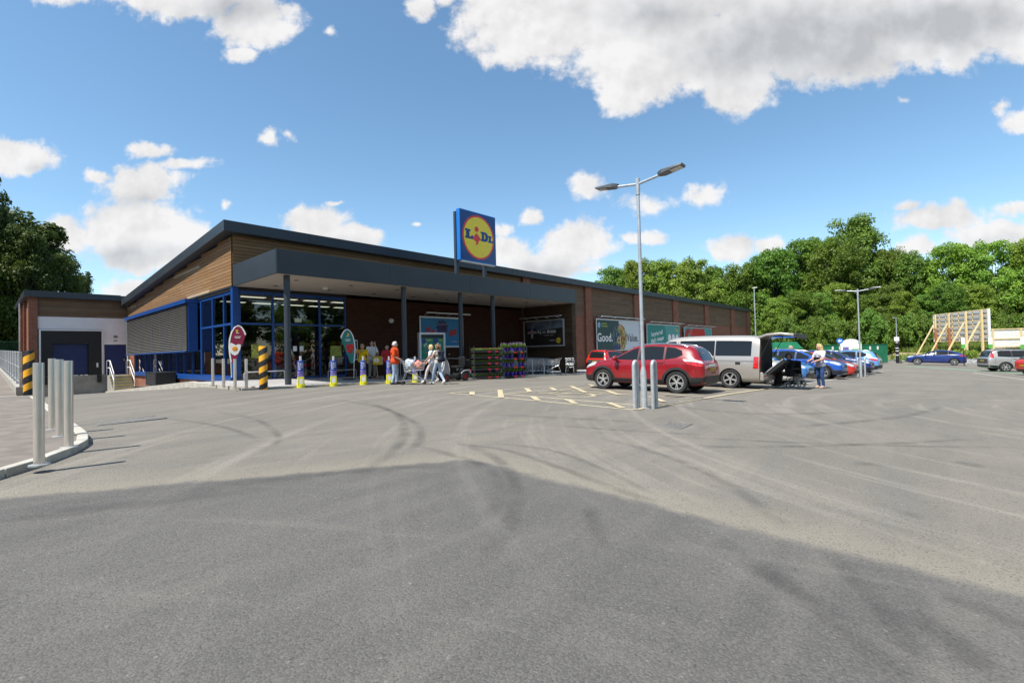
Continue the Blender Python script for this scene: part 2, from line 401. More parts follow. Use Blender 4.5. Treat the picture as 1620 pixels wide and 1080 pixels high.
# shop-front walkway (paving flags), flush kerb
H_W = .07
wx = lines(-1.3, 79, 1.5); wy = lines(-4.75, -.0, .95)
def wz(x, y): return gz(x, y) + H_W
def edge_curve(x): return -4.75
o = grid_sheet('walkway', wx, wy, wz, M_WALK); tag(o, 'pale paved walkway under the shop canopy', kind='structure')
def strip3d(name, pts, w, h, mat, zf=None, both=True, label=None, kind='structure'):
    mb = MB(); n = len(pts)
    L = []
    for i, p in enumerate(pts):
        a = Vector(pts[max(i-1,0)][:2]); c = Vector(pts[min(i+1,n-1)][:2]); d = (c-a).normalized(); q = Vector((-d.y, d.x))*w/2
        z = zf(p[0], p[1]) if zf else p[2]
        for s in (-1, 1): mb.v.append((p[0]+s*q.x, p[1]+s*q.y, z-.15))
        for s in (-1, 1): mb.v.append((p[0]+s*q.x, p[1]+s*q.y, z+h))
    for i in range(n-1):
        a, b = i*4, i*4+4
        for f in ((a+2,a+3,b+3,b+2),(a,a+2,b+2,b),(a+1,b+1,b+3,a+3)): mb.f.append(f); mb.m.append(0)
    mb.f += [(0,1,3,2), ((n-1)*4, (n-1)*4+2, (n-1)*4+3, (n-1)*4+1)]; mb.m += [0,0]
    o = mb.build(name, mat, fixn=True); return tag(o, label, kind=kind)
strip3d('walkway_kerb', [(x, -4.82, 0) for x in lines(-1.3, 79, 1.0)], .14, H_W+.003, M_KERB, gz, label='pale kerb along the edge of the shop walkway')
# strip in front of the left end of the shop, falling to the loading yard
def sz(y): return interp(STRIP, -0 + y)
def stz(x, y): return sz(y)
o = grid_sheet('side_path', [-1.3,-.65,-.02], lines(0, 20.2, .8), lambda x, y: sz(y)+.02, M_CONC); tag(o, 'narrow pale concrete strip beside the glazed end', kind='structure')
kc = [(-1.42, y, 0) for y in lines(20, .5, .8)] + [(-1.44,-.8,0),(-1.5,-2,0),(-1.46,-3.2,0),(-1.3,-4.2,0),(-.9,-4.7,0)]
strip3d('side_kerb', kc, .22, .09, M_KERB, lambda x, y: sz(y) if y > 0 else lerp(sz(0), gz(x,y)+.03, min(1,-y/3)), label='white curved kerb running down beside the loading yard')
# left footway with its white kerb
kp = [(-12,-19.0),(-9.2,-17.0),(-7.6,-15.4),(-7.03,-14.68),(-6.72,-14.28),(-6.42,-13.75),(-6.2,-13.2),(-6.12,-12.6),(-6.12,-11.5),(-6.15,-9.5),(-6.18,-7.0),(-6.2,-4.5),(-6.22,-3.4)]
# smooth kerb
def smooth(pts, it=2):
    for _ in range(it):
        q = [pts[0]]
        for a, b in zip(pts, pts[1:]): q += [(lerp(a[0],b[0],.25), lerp(a[1],b[1],.25)), (lerp(a[0],b[0],.75), lerp(a[1],b[1],.75))]
        pts = q + [pts[-1]]
    return pts
kps = smooth(kp)
def resample(pts, d):
    out = [pts[0]]; acc = 0.0
    for a, b in zip(pts, pts[1:]):
        L = math.hypot(b[0]-a[0], b[1]-a[1]); s = d - acc
        while s <= L: out.append((lerp(a[0],b[0],s/L), lerp(a[1],b[1],s/L))); s += d
        acc = L - (s - d)
    return out
kr = resample(kps, .60); mb = MB(); Rk = random.Random(2)
for a, b in zip(kr, kr[1:]):      # kerb stones with open joints
    d = (Vector(b)-Vector(a)); L = d.length; d.normalize(); q = Vector((-d.y, d.x)); A = Vector(a)+d*.006; B = Vector(b)-d*.006; j = Rk.uniform(-.004,.004)
    v = []
    for P in (A, B):
        z = gz(P.x, P.y)
        for s in (-.065, .065): v += [(P.x+q.x*s, P.y+q.y*s, z-.12), (P.x+q.x*s, P.y+q.y*s, z+.098+j)]
    mb.add(v, [(1,3,7,5),(0,4,6,2),(0,1,5,4),(2,6,7,3),(0,2,3,1),(4,5,7,6)])
o = mb.build('footway_kerb', M_KERB, fixn=True, bevel=.012); tag(o, 'white kerb stones curving round the footway with the bollards', kind='structure')
strip3d('cross_kerb', [(x, -3.35, 0) for x in lines(-6.22, -16, .6)], .22, .1, M_KERB, gz, label='white kerb across the footway by the striped post')
mb = MB(); n = len(kps)
for i, p in enumerate(kps):
    for k in range(9): x = lerp(p[0], -22, k/8); y = p[1]; mb.v.append((x, y, gz(x, y)+.085))
for i in range(n-1):
    for k in range(8): mb.f.append((i*9+k, i*9+9+k, i*9+10+k, i*9+k+1)); mb.m.append(0)
o = mb.build('footway', M_BRPAV, fixn=True); tag(o, 'brown grey footway around the steel bollards', kind='structure')
o = grid_sheet('back_footway', lines(-22, -6.5, 1.5), lines(-3.3, 22, 1.2), lambda x, y: gz(min(x,-6.42), y)+.09, M_BRPAV); tag(o, 'grey footway running back beside the railings', kind='structure')
# painted bay markings, thin sheets
def paint_mat(name, col, wear):
    m, t, b = newmat(name)
    co = t.n('ShaderNodeTexCoord').outputs['Object']
    b.inputs['Roughness'].default_value = .7
    n = t.noise(co, 5.0, 7, .7); v = t.noise(co, 45.0, 3)
    t.link(t.mix(t.ramp(n, .3, .7), c4([c*.86 for c in col]), c4(col)), b.inputs['Base Color'])
    a = t.math('SUBTRACT', 1.0, t.math('MULTIPLY', t.ramp(t.math('ADD', t.math('MULTIPLY', n, .6), t.math('MULTIPLY', v, .4)), .5, .64), wear))
    t.link(a, b.inputs['Alpha']); return m
M_YEL = paint_mat('cream yellow road paint', (.56,.48,.31), .85)
M_WHT = paint_mat('white road paint', (.62,.60,.56), .75)
M_GRN = paint_mat('green bay paint', (.20,.29,.20), .85)
def flat_strip(mb, pts, w, h=.005):
    pts = [Vector((p[0], p[1])) for p in pts]; P = []
    for a, b in zip(pts, pts[1:]):
        k = max(1, int((b-a).length/.6)); P += [a.lerp(b, i/k) for i in range(k)]
    P.append(pts[-1]); n = len(P); vs = []
    for i, p in enumerate(P):
        d = (P[min(i+1,n-1)] - P[max(i-1,0)]).normalized(); q = Vector((-d.y, d.x))*w/2
        for s in (-1, 1): r = p + q*s; vs.append((r.x, r.y, gz(r.x, r.y)+h))
    mb.add(vs, [(2*i, 2*i+1, 2*i+3, 2*i+2) for i in range(n-1)])
def px(*q): return [tuple(G(*p)[:2]) for p in q]
mk = MB()
XA, XC, YB, YD, YE = 2.85, 3.7, -10.66, -12.2, -17.2
Lw = .1
flat_strip(mk, [(XA,YB),(XA,YE+.1)], Lw); flat_strip(mk, [(XC,YD),(XC,YE)], Lw)
flat_strip(mk, [(XA+.05,YB),(9.3,YB-.9)], Lw, .009); flat_strip(mk, [(XC,YD),(5.95,YD-.45),(9.4,YD-.8)], Lw, .009)
flat_strip(mk, [(5.95,YD-.45),(6.1,YE)], Lw, .013); flat_strip(mk, [(6.85,YD-.3),(6.9,YE)], Lw, .013); flat_strip(mk, [(9.35,YB-1),(9.45,YE-.3)], Lw, .013); flat_strip(mk, [(10.4,YB-1.2),(10.5,YE-.3)], Lw, .013)
flat_strip(mk, [(2.85,YE+.05),(6.0,YE-.2),(13.0,-17.8)], Lw*1.3, .017)
for a, b in (((747,620.5),(747,625)),((791,617.5),(793,630)),((833,614.8),(838,620.5)),((871,613.5),(879,618)),((903,611.3),(926,621.3)),((933,609),(942,613)),((843,628),(851,634)),((897,632.5),(910,639)),((962,637.5),(985,646)),((960,618.5),(979,625)),((1030,628),(1050,636))):
    flat_strip(mk, px(a, b), .17, .021)
for k in range(4): flat_strip(mk, [(9.5,-13.2-k*1.1),(10.4,-13.7-k*1.1)], .15, .021)
# wheelchair symbol in the empty bay
def sym(u, v): return (3.95 + u*1.7, -14.75 + v*1.9) 
C = [sym(.5+.34*math.cos(a), .35+.34*math.sin(a)) for a in [math.radians(x) for x in range(-200, 80, 14)]]
flat_strip(mk, C, .12, .009); flat_strip(mk, [sym(.42,1.0), sym(.42,.55), sym(.78,.55), sym(.9,.1), sym(1.05,.12)], .12, .013); flat_strip(mk, [sym(.42,.8), sym(.75,.8)], .1, .017)
o = mk.build('bay_markings', M_YEL); tag(o, 'cream painted hatching and lines of the disabled bays', kind='structure')
mk = MB()
for i in range(12):
    x = 13.0 + 2.55*i; flat_strip(mk, [(x+.3,-12.6),(x,-17.0-.07*(x-3))], .1, .005)
flat_strip(mk, [(13,-17.75),(37,-19.4)], .1, .010)
flat_strip(mk, px((1480,588),(1400,585)), .12, .010)
flat_strip(mk, px((1540,590),(1640,603)), .12, .010)
o = mk.build('bay_lines', M_WHT); tag(o, 'white painted lines of the row of parking bays', kind='structure')
mk = MB()
p = [Vector(q) for q in px((1430,579),(1640,592))]; d = (p[1]-p[0]).normalized(); 
flat_strip(mk, [p[0], p[1]], 1.3, .006)
o = mk.build('green_bay', M_GRN); tag(o, 'faded green painted strip in front of the charging signs', kind='structure')
# tyre marks: worn rubber left on the tarmac
def tyre_mat():
    m, t, b = newmat('rubber marks')
    co = t.n('ShaderNodeTexCoord'); uv = co.outputs['UV']
    s = t.n('ShaderNodeSeparateXYZ', ins={0: uv})
    e = t.math('ABSOLUTE', t.math('MULTIPLY_ADD', s.outputs[0], 2.0, -1.0))
    fal = t.math('SUBTRACT', 1.0, t.ramp(e, .15, 1.0))
    en = t.math('MULTIPLY', t.ramp(s.outputs[1], 0.0, .25), t.math('SUBTRACT', 1.0, t.ramp(s.outputs[1], .7, 1.0)))
    n = t.noise(co.outputs['Object'], 2.2, 6, .65); n2 = t.noise(co.outputs['Object'], 60, 2)
    a = t.math('MULTIPLY', t.math('MULTIPLY', fal, en), t.math('MULTIPLY', t.ramp(n, .25, .7), t.math('MULTIPLY_ADD', n2, .5, .35)))
    b.inputs['Base Color'].default_value = (.055,.053,.052,1); b.inputs['Roughness'].default_value = .8
    t.link(t.math('MULTIPLY', a, .42), b.inputs['Alpha']); return m
M_TYRE = tyre_mat()
def catmull(P, k=8):
    out = []
    for i in range(len(P)-1):
        p0, p1, p2, p3 = P[max(i-1,0)], P[i], P[i+1], P[min(i+2,len(P)-1)]
        for j in range(k):
            t = j/k; out.append(tuple(.5*((2*p1[c]) + (-p0[c]+p2[c])*t + (2*p0[c]-5*p1[c]+4*p2[c]-p3[c])*t*t + (-p0[c]+3*p1[c]-3*p2[c]+p3[c])*t**3) for c in (0,1)))
    return out + [P[-1]]
ty = MB(); tuv = []
ARCS = [([(930,690),(1005,706),(1090,735),(1150,765),(1210,808),(1260,852)], .2),([(700,700),(800,712),(900,745),(1000,782),(1110,810)], .16),([(770,700),(870,712),(960,745),(1060,800)], .14),
        ([(560,630),(620,650),(640,680),(620,715),(540,770)], .22),([(500,628),(590,642),(655,668),(662,700),(610,730)], .2),([(700,690),(780,722),(815,770),(800,840),(730,920)], .2),([(640,700),(760,735),(790,780),(760,830)], .18),
        ([(330,650),(400,662),(440,690),(410,720)], .16),([(250,660),(350,675),(420,700)], .16),
        ([(1000,705),(1200,707),(1400,702),(1620,690)], .2),([(1050,690),(1250,700),(1450,706),(1620,708)], .16),([(870,672),(1000,682),(1150,690)], .2),
        ([(1130,850),(1250,930),(1370,1020),(1420,1090)], .22),([(1290,860),(1360,920),(1420,1000),(1450,1080)], .18),([(1420,960),(1500,1010),(1590,1090)], .22),([(1480,940),(1560,965),(1640,1005)], .2),
        ([(1180,680),(1350,668),(1450,655),(1500,640)], .25),([(930,800),(945,840),(955,870)], .16),([(1345,732),(1410,738)], .25),([(1510,730),(1560,740)], .25),([(1415,812),(1460,818)], .2),
        ([(240,790),(420,760),(600,742),(720,735)], .3),([(0,820),(200,800),(420,770)], .35),([(1040,640),(1200,655),(1400,650)], .22),([(760,655),(900,662),(1040,670)], .25)]
arcs_w = []
for pts, w in ARCS: arcs_w.append((catmull(px(*pts), 9), w, .004))
for i, (P, w, h) in enumerate(arcs_w):
    Pv = [Vector(p) for p in P]; n = len(Pv); base = len(ty.v)
    for k, p in enumerate(Pv):
        d = (Pv[min(k+1,n-1)] - Pv[max(k-1,0)]); d = d.normalized() if d.length > 0 else Vector((1,0)); q = Vector((-d.y, d.x))*w*.6
        for s in (-1, 1): r = p + q*s; ty.v.append((r.x, r.y, gz(r.x, r.y)+.004+.0006*i)); tuv.append(((s+1)/2, k/(n-1)))
    for k in range(n-1): ty.f.append((base+2*k, base+2*k+1, base+2*k+3, base+2*k+2)); ty.m.append(0)
o = ty.build('tyre_marks', M_TYRE); tag(o, 'dark curved tyre marks on the tarmac', kind='structure')
ul = o.data.uv_layers.new(name='UVMap')
for lp in o.data.loops: ul.data[lp.index].uv = tuv[lp.vertex_index]
def on_walk(x, y): return wz(x, y)
# drain gratings
M_IRON = pmat('cast iron', (.16,.155,.145), .8, .1, var=.3, vscale=20)
for (u, v, sx, sy, lab) in ((203,665,1.0,.6,'dark iron drain grating in the tarmac near the steel bollards'),(1068,673,.6,.35,'dark iron drain grating in the tarmac in front of the lamp post')):
    p = G(u, v); e = empty('drain_grating', (p.x, p.y, p.z), .1, lab, 'drain grating')
    mb = MB()
    for i in range(9): mb.box(-sx/2+i*sx/9, -sy/2, -.02, -sx/2+i*sx/9+sx/15, sy/2, .006)
    mb.build('bars', M_IRON, e); mb = MB(); mb.box(-sx/2,-sy/2,-.02,sx/2,sy/2,.002); mb.build('pan', pmat('drain pan', (.15,.146,.135), .9, var=.3), e)
    mb = MB(); mb.box(-sx/2-.04,-sy/2-.04,-.02,sx/2+.04,-sy/2-.001,.008); mb.box(-sx/2-.04,sy/2+.001,-.02,sx/2+.04,sy/2+.04,.008)
    mb.build('frame', M_IRON, e)
# ------------------------------------------------------------------ the shop
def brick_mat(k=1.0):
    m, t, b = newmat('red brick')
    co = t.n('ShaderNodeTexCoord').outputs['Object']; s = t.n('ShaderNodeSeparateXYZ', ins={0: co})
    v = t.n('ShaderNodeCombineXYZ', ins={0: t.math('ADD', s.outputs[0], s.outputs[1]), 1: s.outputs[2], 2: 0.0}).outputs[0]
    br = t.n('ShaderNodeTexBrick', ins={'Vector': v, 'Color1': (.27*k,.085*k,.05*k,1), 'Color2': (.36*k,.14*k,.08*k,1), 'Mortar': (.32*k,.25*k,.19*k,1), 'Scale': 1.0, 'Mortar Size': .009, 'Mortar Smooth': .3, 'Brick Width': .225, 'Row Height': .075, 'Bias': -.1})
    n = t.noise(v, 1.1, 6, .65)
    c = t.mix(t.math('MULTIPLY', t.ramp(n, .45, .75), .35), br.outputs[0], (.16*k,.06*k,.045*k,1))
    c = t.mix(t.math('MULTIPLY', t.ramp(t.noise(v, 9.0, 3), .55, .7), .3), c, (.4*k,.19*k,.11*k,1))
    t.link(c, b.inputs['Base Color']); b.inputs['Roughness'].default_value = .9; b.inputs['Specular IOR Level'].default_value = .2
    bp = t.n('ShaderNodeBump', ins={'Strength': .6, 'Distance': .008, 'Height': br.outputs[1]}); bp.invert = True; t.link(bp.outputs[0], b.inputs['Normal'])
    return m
M_BRICK = brick_mat(.85); M_BRICK_SHADE = brick_mat(.2)  # second brick is the same brick darkened to paint in the canopy's shade
def wood_mat(name, a, b2, grey):
    m, t, b = newmat(name)
    co = t.n('ShaderNodeTexCoord').outputs['Object']; s = t.n('ShaderNodeSeparateXYZ', ins={0: co})
    v = t.n('ShaderNodeCombineXYZ', ins={0: t.math('MULTIPLY', t.math('ADD', s.outputs[0], s.outputs[1]), .35), 1: t.math('MULTIPLY', s.outputs[2], 14.0), 2: 0.0}).outputs[0]
    g = t.noise(v, 3.0, 7, .7)
    c = t.mix(t.ramp(g, .3, .7), c4(a), c4(b2))
    w = t.noise(co, .9, 5, .65)
    c = t.mix(t.math('MULTIPLY', t.ramp(w, .45, .75), grey), c, (.2,.165,.13,1))
    t.link(c, b.inputs['Base Color']); b.inputs['Roughness'].default_value = .75; b.inputs['Specular IOR Level'].default_value = .3
    bp = t.n('ShaderNodeBump', ins={'Strength': .3, 'Distance': .006, 'Height': g}); t.link(bp.outputs[0], b.inputs['Normal'])
    return m
M_TIM = [wood_mat('timber cladding', (.195,.102,.043), (.285,.155,.066), .3), wood_mat('timber cladding pale', (.225,.130,.058), (.32,.182,.085), .3), wood_mat('timber cladding dark', (.19,.105,.045), (.27,.155,.068), .3), wood_mat('timber cladding bleached', (.38,.28,.18), (.46,.35,.22), .2)]
M_TIMD = [wood_mat('weathered cladding', (.145,.088,.050), (.21,.130,.074), .35), wood_mat('weathered cladding pale', (.15,.10,.062), (.22,.15,.095), .35), wood_mat('weathered cladding dark', (.12,.08,.05), (.175,.115,.072), .35)]
M_TIM_SHADE = [wood_mat('canopy shade cladding', (.05,.030,.016), (.085,.052,.027), .1), wood_mat('canopy shade cladding pale', (.06,.036,.02), (.095,.06,.032), .1), wood_mat('canopy shade cladding dark', (.042,.026,.014), (.07,.043,.023), .1)]  # boards of the wing wall, shade under the canopy put into their colour
M_VOID = pmat('dark backing', (.02,.018,.016), .9, var=0)
M_SLATE = pmat('slate grey cladding', (.030,.039,.048), .42, .0, .5, var=.10, vscale=.8, dirt=.10)
M_SLATED = pmat('slate grey posts', (.034,.045,.058), .4, .0, .5, var=.06, vscale=2)
M_BLUE = pmat('blue window frames', (.008,.060,.25), .35, 0, .5, var=.06, vscale=2)
M_NAVY = pmat('navy door', (.01,.025,.12), .4, 0, .5, var=.08, vscale=2)
M_WHITEP = pmat('white metal panels', (.78,.76,.77), .45, 0, .5, var=.03, vscale=1.5, dirt=.15)
M_TRIM = pmat('white trim', (.78,.78,.76), .5, var=.05, vscale=4)
M_BLACK = pmat('black rubber', (.010,.0105,.011), .6, var=.15, vscale=3)
M_GALV = pmat('galvanised steel', (.52,.54,.55), .42, .55, .5, var=.16, vscale=14)
M_STEEL = None
def soffit_mat():
    m, t, b = newmat('soffit boards')
    co = t.n('ShaderNodeTexCoord').outputs['Object']; s = t.n('ShaderNodeSeparateXYZ', ins={0: co})
    w = t.n('ShaderNodeMath', operation='FRACT', ins={0: t.math('MULTIPLY', s.outputs[0], 4.0)}).outputs[0]
    gap = t.math('SUBTRACT', 1.0, t.math('MULTIPLY', t.ramp(w, 0.0, .07), t.math('SUBTRACT', 1.0, t.ramp(w, .94, 1.0))))
    c = t.mix(t.math('MULTIPLY', gap, .6), t.mix(t.noise(co, 1.3, 4), (.44,.39,.33,1), (.52,.46,.39,1)), (.12,.11,.1,1))
    t.link(c, b.inputs['Base Color']); b.inputs['Roughness'].default_value = .5; return m
M_SOFF = soffit_mat()
def glass_mat(name, tint, refl=1.0):
    m, t, b = newmat(name); nt = m.node_tree
    fr = t.n('ShaderNodeFresnel', ins={'IOR': 1.5}).outputs[0]
    co = t.n('ShaderNodeTexCoord').outputs['Object']
    bp = t.n('ShaderNodeBump', ins={'Strength': .06, 'Distance': .05, 'Height': t.noise(co, .7, 2)})
    tr = t.n('ShaderNodeBsdfTransparent', ins={0: c4(tint)}); gl = t.n('ShaderNodeBsdfGlossy', ins={0: (1,1,1,1), 'Roughness': .01, 'Normal': bp.outputs[0]})
    mx = t.n('ShaderNodeMixShader', ins={0: t.math('MULTIPLY_ADD', fr, refl, .02, True), 1: tr.outputs[0], 2: gl.outputs[0]})
    t.link(mx.outputs[0], nt.nodes['Material Output'].inputs[0]); return m
M_GLASS = glass_mat('shop glass', (.50,.56,.53), 1.6)
shop = empty('supermarket', (0,0,0), 0, 'long single storey brick and timber supermarket with slate grey roof edge and canopy', 'supermarket')
def part(name, mb, mat, root=None, **k): return mb.build(name, mat, root or shop, world=True, **k)
LEN = 76.3
def roof_z(y): return 7.14 - .063*(y+.45)     # top of the roof edge
# timber cladding, board by board
def boards(mb, axis, a0, a1, z0, z1, face, sign, pitch=.15, gap=.016, lim=None, seed=1, n=3, pale=0.0):
    R = random.Random(seed); z = z0
    while z + .03 < z1:
        zt = min(z+pitch-gap, z1); hi = a1
        if lim: hi = min(a1, lim(zt))
        a = a0
        while a < hi - .05:
            b = min(hi, a + R.uniform(2.4, 4.8)); 
            if hi - b < .4: b = hi
            j = R.uniform(-.002, .002); mi = R.randrange(n)
            if R.random() < pale: mi = n
            d0, d1 = face, face + sign*(.025 + j)
            if axis == 'x': mb.box(a+.002, d0, z, b-.002, d1, zt, mi)
            else: mb.box(d0, a+.002, z, d1, b-.002, zt, mi)
            a = b
        z += pitch
mb = MB()
boards(mb, 'y', -.02, 21.6, 4.47, 6.95, -.03, -1, lim=lambda z: (7.14-.45-z)/.063-.45, seed=3, n=3, pale=.035)
part('timber_cladding', mb, M_TIM)
mb = MB(); boards(mb, 'x', 0.0, 18.9, 4.5, 6.68, -.03, -1, seed=4); part('timber_cladding', mb, M_TIM[:3])
PIL = [(927.3,936.7),(1004.3,1012.7),(1065.8,1073.8),(1115.7,1121.8),(1157.0,1162.3),(1182.5,1187.0)]
pil = [(18.95, 19.75)] + [(on_y(a, 500, -.22).x, on_y(b, 500, -.22).x) for a, b in PIL]
mb = MB()
for i in range(len(pil)-1): boards(mb, 'x', pil[i][1], pil[i+1][0], 4.2, 6.68, -.03, -1, seed=10+i)
part('timber_cladding', mb, M_TIMD)
END = pil[-1][1]
# walls
mb = MB()
mb.box(19.0, 0, -1.3, END-.02, .3, 4.6); part('wall', mb, M_BRICK)          # front brick
mb = MB(); mb.box(5.25, .0, -1.3, 18.997, .3, 4.6); part('wall', mb, M_BRICK_SHADE)
mb = MB(); mb.box(-.0, 0, 4.3, END-.02, .28, 6.7); mb.box(0, .28, 4.3, .28, 21.7, 4.75); mb.prism([(.28,4.75),(21.7,4.75),(21.7,5.3),(.28,6.62)], 0, .28, Matrix(((0,1,0,0),(1,0,0,0),(0,0,1,0),(0,0,0,1)))); part('wall', mb, M_VOID)
mb = MB(); mb.box(0.0, .02, -1.2, .3, 19.55, .34); part('plinth', mb, M_BRICK)
mb = MB(); mb.box(-.03, 19.55, -1.2, .3, 21.69, 4.46); part('wall', mb, M_BRICK)
mb = MB(); mb.box(END-.35, .3, -1.5, END-.03, 38, 6.2); part('wall', mb, M_BRICK)
for i, (a, b) in enumerate(pil):
    mb = MB(); mb.box(a, -.22, -1.5, b, -.0, 6.69); part('pilaster', mb, M_BRICK, bevel=.008)
# roof slab with deep grey edge; panel joints
mb = MB()
def roofseg(mb, x0, x1, mi=0):
    ys = (-.45, 39); 
    v = []
    for x in (x0, x1):
        for y in ys: v += [(x, y, roof_z(y)-.46), (x, y, roof_z(y))]
    mb.add(v, [(0,1,3,2),(4,6,7,5),(0,4,5,1),(2,3,7,6),(1,5,7,3),(0,2,6,4)], mi)
x = -.45; 
while x < END+.3:
    x1 = min(x+3.6, END+.35); roofseg(mb, x, x1-.006); x = x1
part('roof', mb, M_SLATE, bevel=.01)
# glazing of the front entrance
def frame_grid(mbf, mbg, axis, pos, us, zs, w=.09, d=.12, sign=-1, skip=None):
    a0, a1, z0, z1 = us[0], us[-1], zs[0], zs[-1]
    def bx(u0, u1, q0, q1, e=0):
        if axis == 'x': mbf.box(u0, pos-d/2-e, q0, u1, pos+d/2+e, q1)
        else: mbf.box(pos-d/2-e, u0, q0, pos+d/2+e, u1, q1)
    for u in us: bx(u-w/2, u+w/2, z0, z1)
    for i in range(len(us)-1):
        for z in zs:
            bx(us[i]+w/2, us[i+1]-w/2, z-w/2, z+w/2, -.004)
        for j in range(len(zs)-1):
            g = (us[i]+w/2, us[i+1]-w/2, zs[j]+w/2, zs[j+1]-w/2)
            if axis == 'x': mbg.append((g, [(g[0],pos,g[2]),(g[1],pos,g[2]),(g[1],pos,g[3]),(g[0],pos,g[3])]))
            else: mbg.append((g, [(pos,g[0],g[2]),(pos,g[1],g[2]),(pos,g[1],g[3]),(pos,g[0],g[3])]))
FZ = .27
mbf = MB(); gl = []
frame_grid(mbf, gl, 'x', .10, [.27,1.66,3.85,5.2], [FZ+.1,2.86,4.2])
mbf.box(-.02, -.02, .1, .22, .22, 4.44)       # corner post
mbf.box(.22, .02, 4.245, 5.25, .18, 4.46)
mbf.box(.32, .03, .0, 5.2, .17, FZ+.05)
f1 = part('window_frame', mbf, M_BLUE, bevel=.006)
for g, q in gl:
    m2 = MB(); m2.add(q, [(0,1,2,3)]); p = part('window', m2, M_GLASS)
# sliding entrance doors with their stickers
M_DOORF = pmat('dark blue door frames', (.01,.03,.12), .35, var=.05)
for x0, x1 in ((1.78,2.75),(2.79,3.74)):
    m2 = MB(); m2.box(x0, .175, FZ, x0+.06, .225, 2.72); m2.box(x1-.06, .175, FZ, x1, .225, 2.72); m2.box(x0+.06, .18, FZ, x1-.06, .22, FZ+.1); m2.box(x0+.06, .18, 2.62, x1-.06, .22, 2.72)
    dr = part('sliding_door', m2, M_DOORF)
for xc in (2.62, 2.93):
    st = MB(); rect(st, xc-.09, 1.62, xc+.09, 1.86, .035); part('door_sticker', st, pmat('white sticker', (.75,.77,.78), .5, var=.1, vscale=20))
fl = MB()    # red white and blue flag vinyl low on the doors
M_RED = pmat('signal red', (.55,.02,.025), .45, var=.08); M_WH = pmat('print white', (.82,.82,.80), .5, var=.03)
for x0, x1, z0, z1, mi in ((1.85,3.65,.5,1.42,2),(2.68,2.85,.5,1.42,0),(1.85,3.65,.88,1.02,0)): rect(fl, x0, z0, x1, z1, .17 - .004*(mi==0), mi)
for sx in (-1,1):
    for sq in (-1,1):
        fl.add([(2.75+sx*.2,.168,.95+sq*.12),(2.75+sx*.28,.168,.95+sq*.12),(2.75+sx*.9,.168,.95+sq*.44),(2.75+sx*.8,.168,.95+sq*.44)], [(0,1,2,3)], 1)
part('door_vinyl', fl, [M_RED, M_WH, pmat('vinyl navy', (.01,.015,.05), .5, var=.1)])
es = MB(); rect(es, 2.62, 2.98, 2.95, 3.16, .03); part('exit_sign', es, pmat('pale sign', (.55,.62,.52), .5, var=.05))
for q in ((.72, 1.35, 1.12, 1.95), (4.35, 1.3, 4.95, 1.85)):
    yp = MB(); rect(yp, *q, .035); part('window_poster', yp, pmat('yellow green poster', (.30,.33,.06), .5, var=.5, vscale=9))
# left glazed end
mbf = MB(); gl = []
frame_grid(mbf, gl, 'y', .10, [.28,1.35,2.9,4.6], [.56,2.86,4.2])
frame_grid(mbf, gl, 'y', .10, [4.69]+[4.69+1.486*k for k in range(1,11)], [.56,1.78,4.2], w=.055)
mbf.box(-.12, -.04, .34, .03, 19.54, .55)      # deep blue sill
mbf.box(.05, .24, 4.245, .16, 19.5, 4.46)
part('window_frame', mbf, M_BLUE, bevel=.006)
for g, q in gl:
    m2 = MB(); m2.add(q, [(0,3,2,1)]); part('window', m2, M_GLASS)
mb = MB(); mb.box(-.04, -.01, 4.40, .0, 21.6, 4.468); part('cladding_trim', mb, M_SLATED)
# louvre screen in front of the upper windows
LY0, LY1 = 4.95, 19.5
M_SLAT = pmat('pale grey slats', (.19,.185,.17), .5, .1, .4, var=.1, vscale=2)
lv = MB(); 
for k in range(25):
    z = 1.80 + k*.0925
    lv.add([(-.50,LY0,z),(-.50,LY1,z),(-.455,LY1,z+.032),(-.455,LY0,z+.032),(-.49,LY0,z-.008),(-.49,LY1,z-.008),(-.445,LY1,z+.024),(-.445,LY0,z+.024)], [(0,1,2,3),(4,7,6,5),(0,4,5,1),(2,6,7,3)])
scr = part('louvre_screen', lv, M_SLAT)
vb = MB(); vb.box(-.56, LY0-.12, 4.12, -.02, LY1+.02, 4.32)
for k in range(9): y = lerp(LY0-.02, LY1-.06, k/8); vb.box(-.43, y-.015, 1.78, -.41, y+.02, 4.11)
vb.box(-.42, LY0-.1, 1.74, -.03, LY0-.06, 4.11); vb.box(-.54, LY0-.05, 1.715, -.38, LY1, 1.775)
part('louvre_frame', vb, M_BLUE)
bk = MB(); bk.box(-.40, LY0, 1.78, -.385, LY1, 4.1); part('louvre_backing', bk, M_VOID)
# interior seen through the glass
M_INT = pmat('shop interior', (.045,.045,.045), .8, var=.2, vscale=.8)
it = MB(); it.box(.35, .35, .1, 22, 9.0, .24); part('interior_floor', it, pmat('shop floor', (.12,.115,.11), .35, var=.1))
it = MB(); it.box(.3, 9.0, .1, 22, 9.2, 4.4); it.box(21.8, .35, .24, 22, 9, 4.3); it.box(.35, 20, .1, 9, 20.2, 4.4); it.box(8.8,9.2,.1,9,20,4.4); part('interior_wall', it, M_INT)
it = MB(); it.box(.3, .32, 4.22, 22, 20, 4.28); part('ceiling', it, pmat('shop ceiling', (.30,.29,.26), .8, var=.05))
M_LAMP = pmat('ceiling lamp', (.9,.9,.85), .5, var=0, emit=(1,.93,.78), estr=.9)
for i in range(6):
    for j in range(2):
        m2 = MB(); m2.box(.8+1.5*i, 1.4+2.6*j, 4.2, 1.9+1.5*i, 1.75+2.6*j, 4.218); part('ceiling_light', m2, M_LAMP)
sh = MB(); R = random.Random(5)
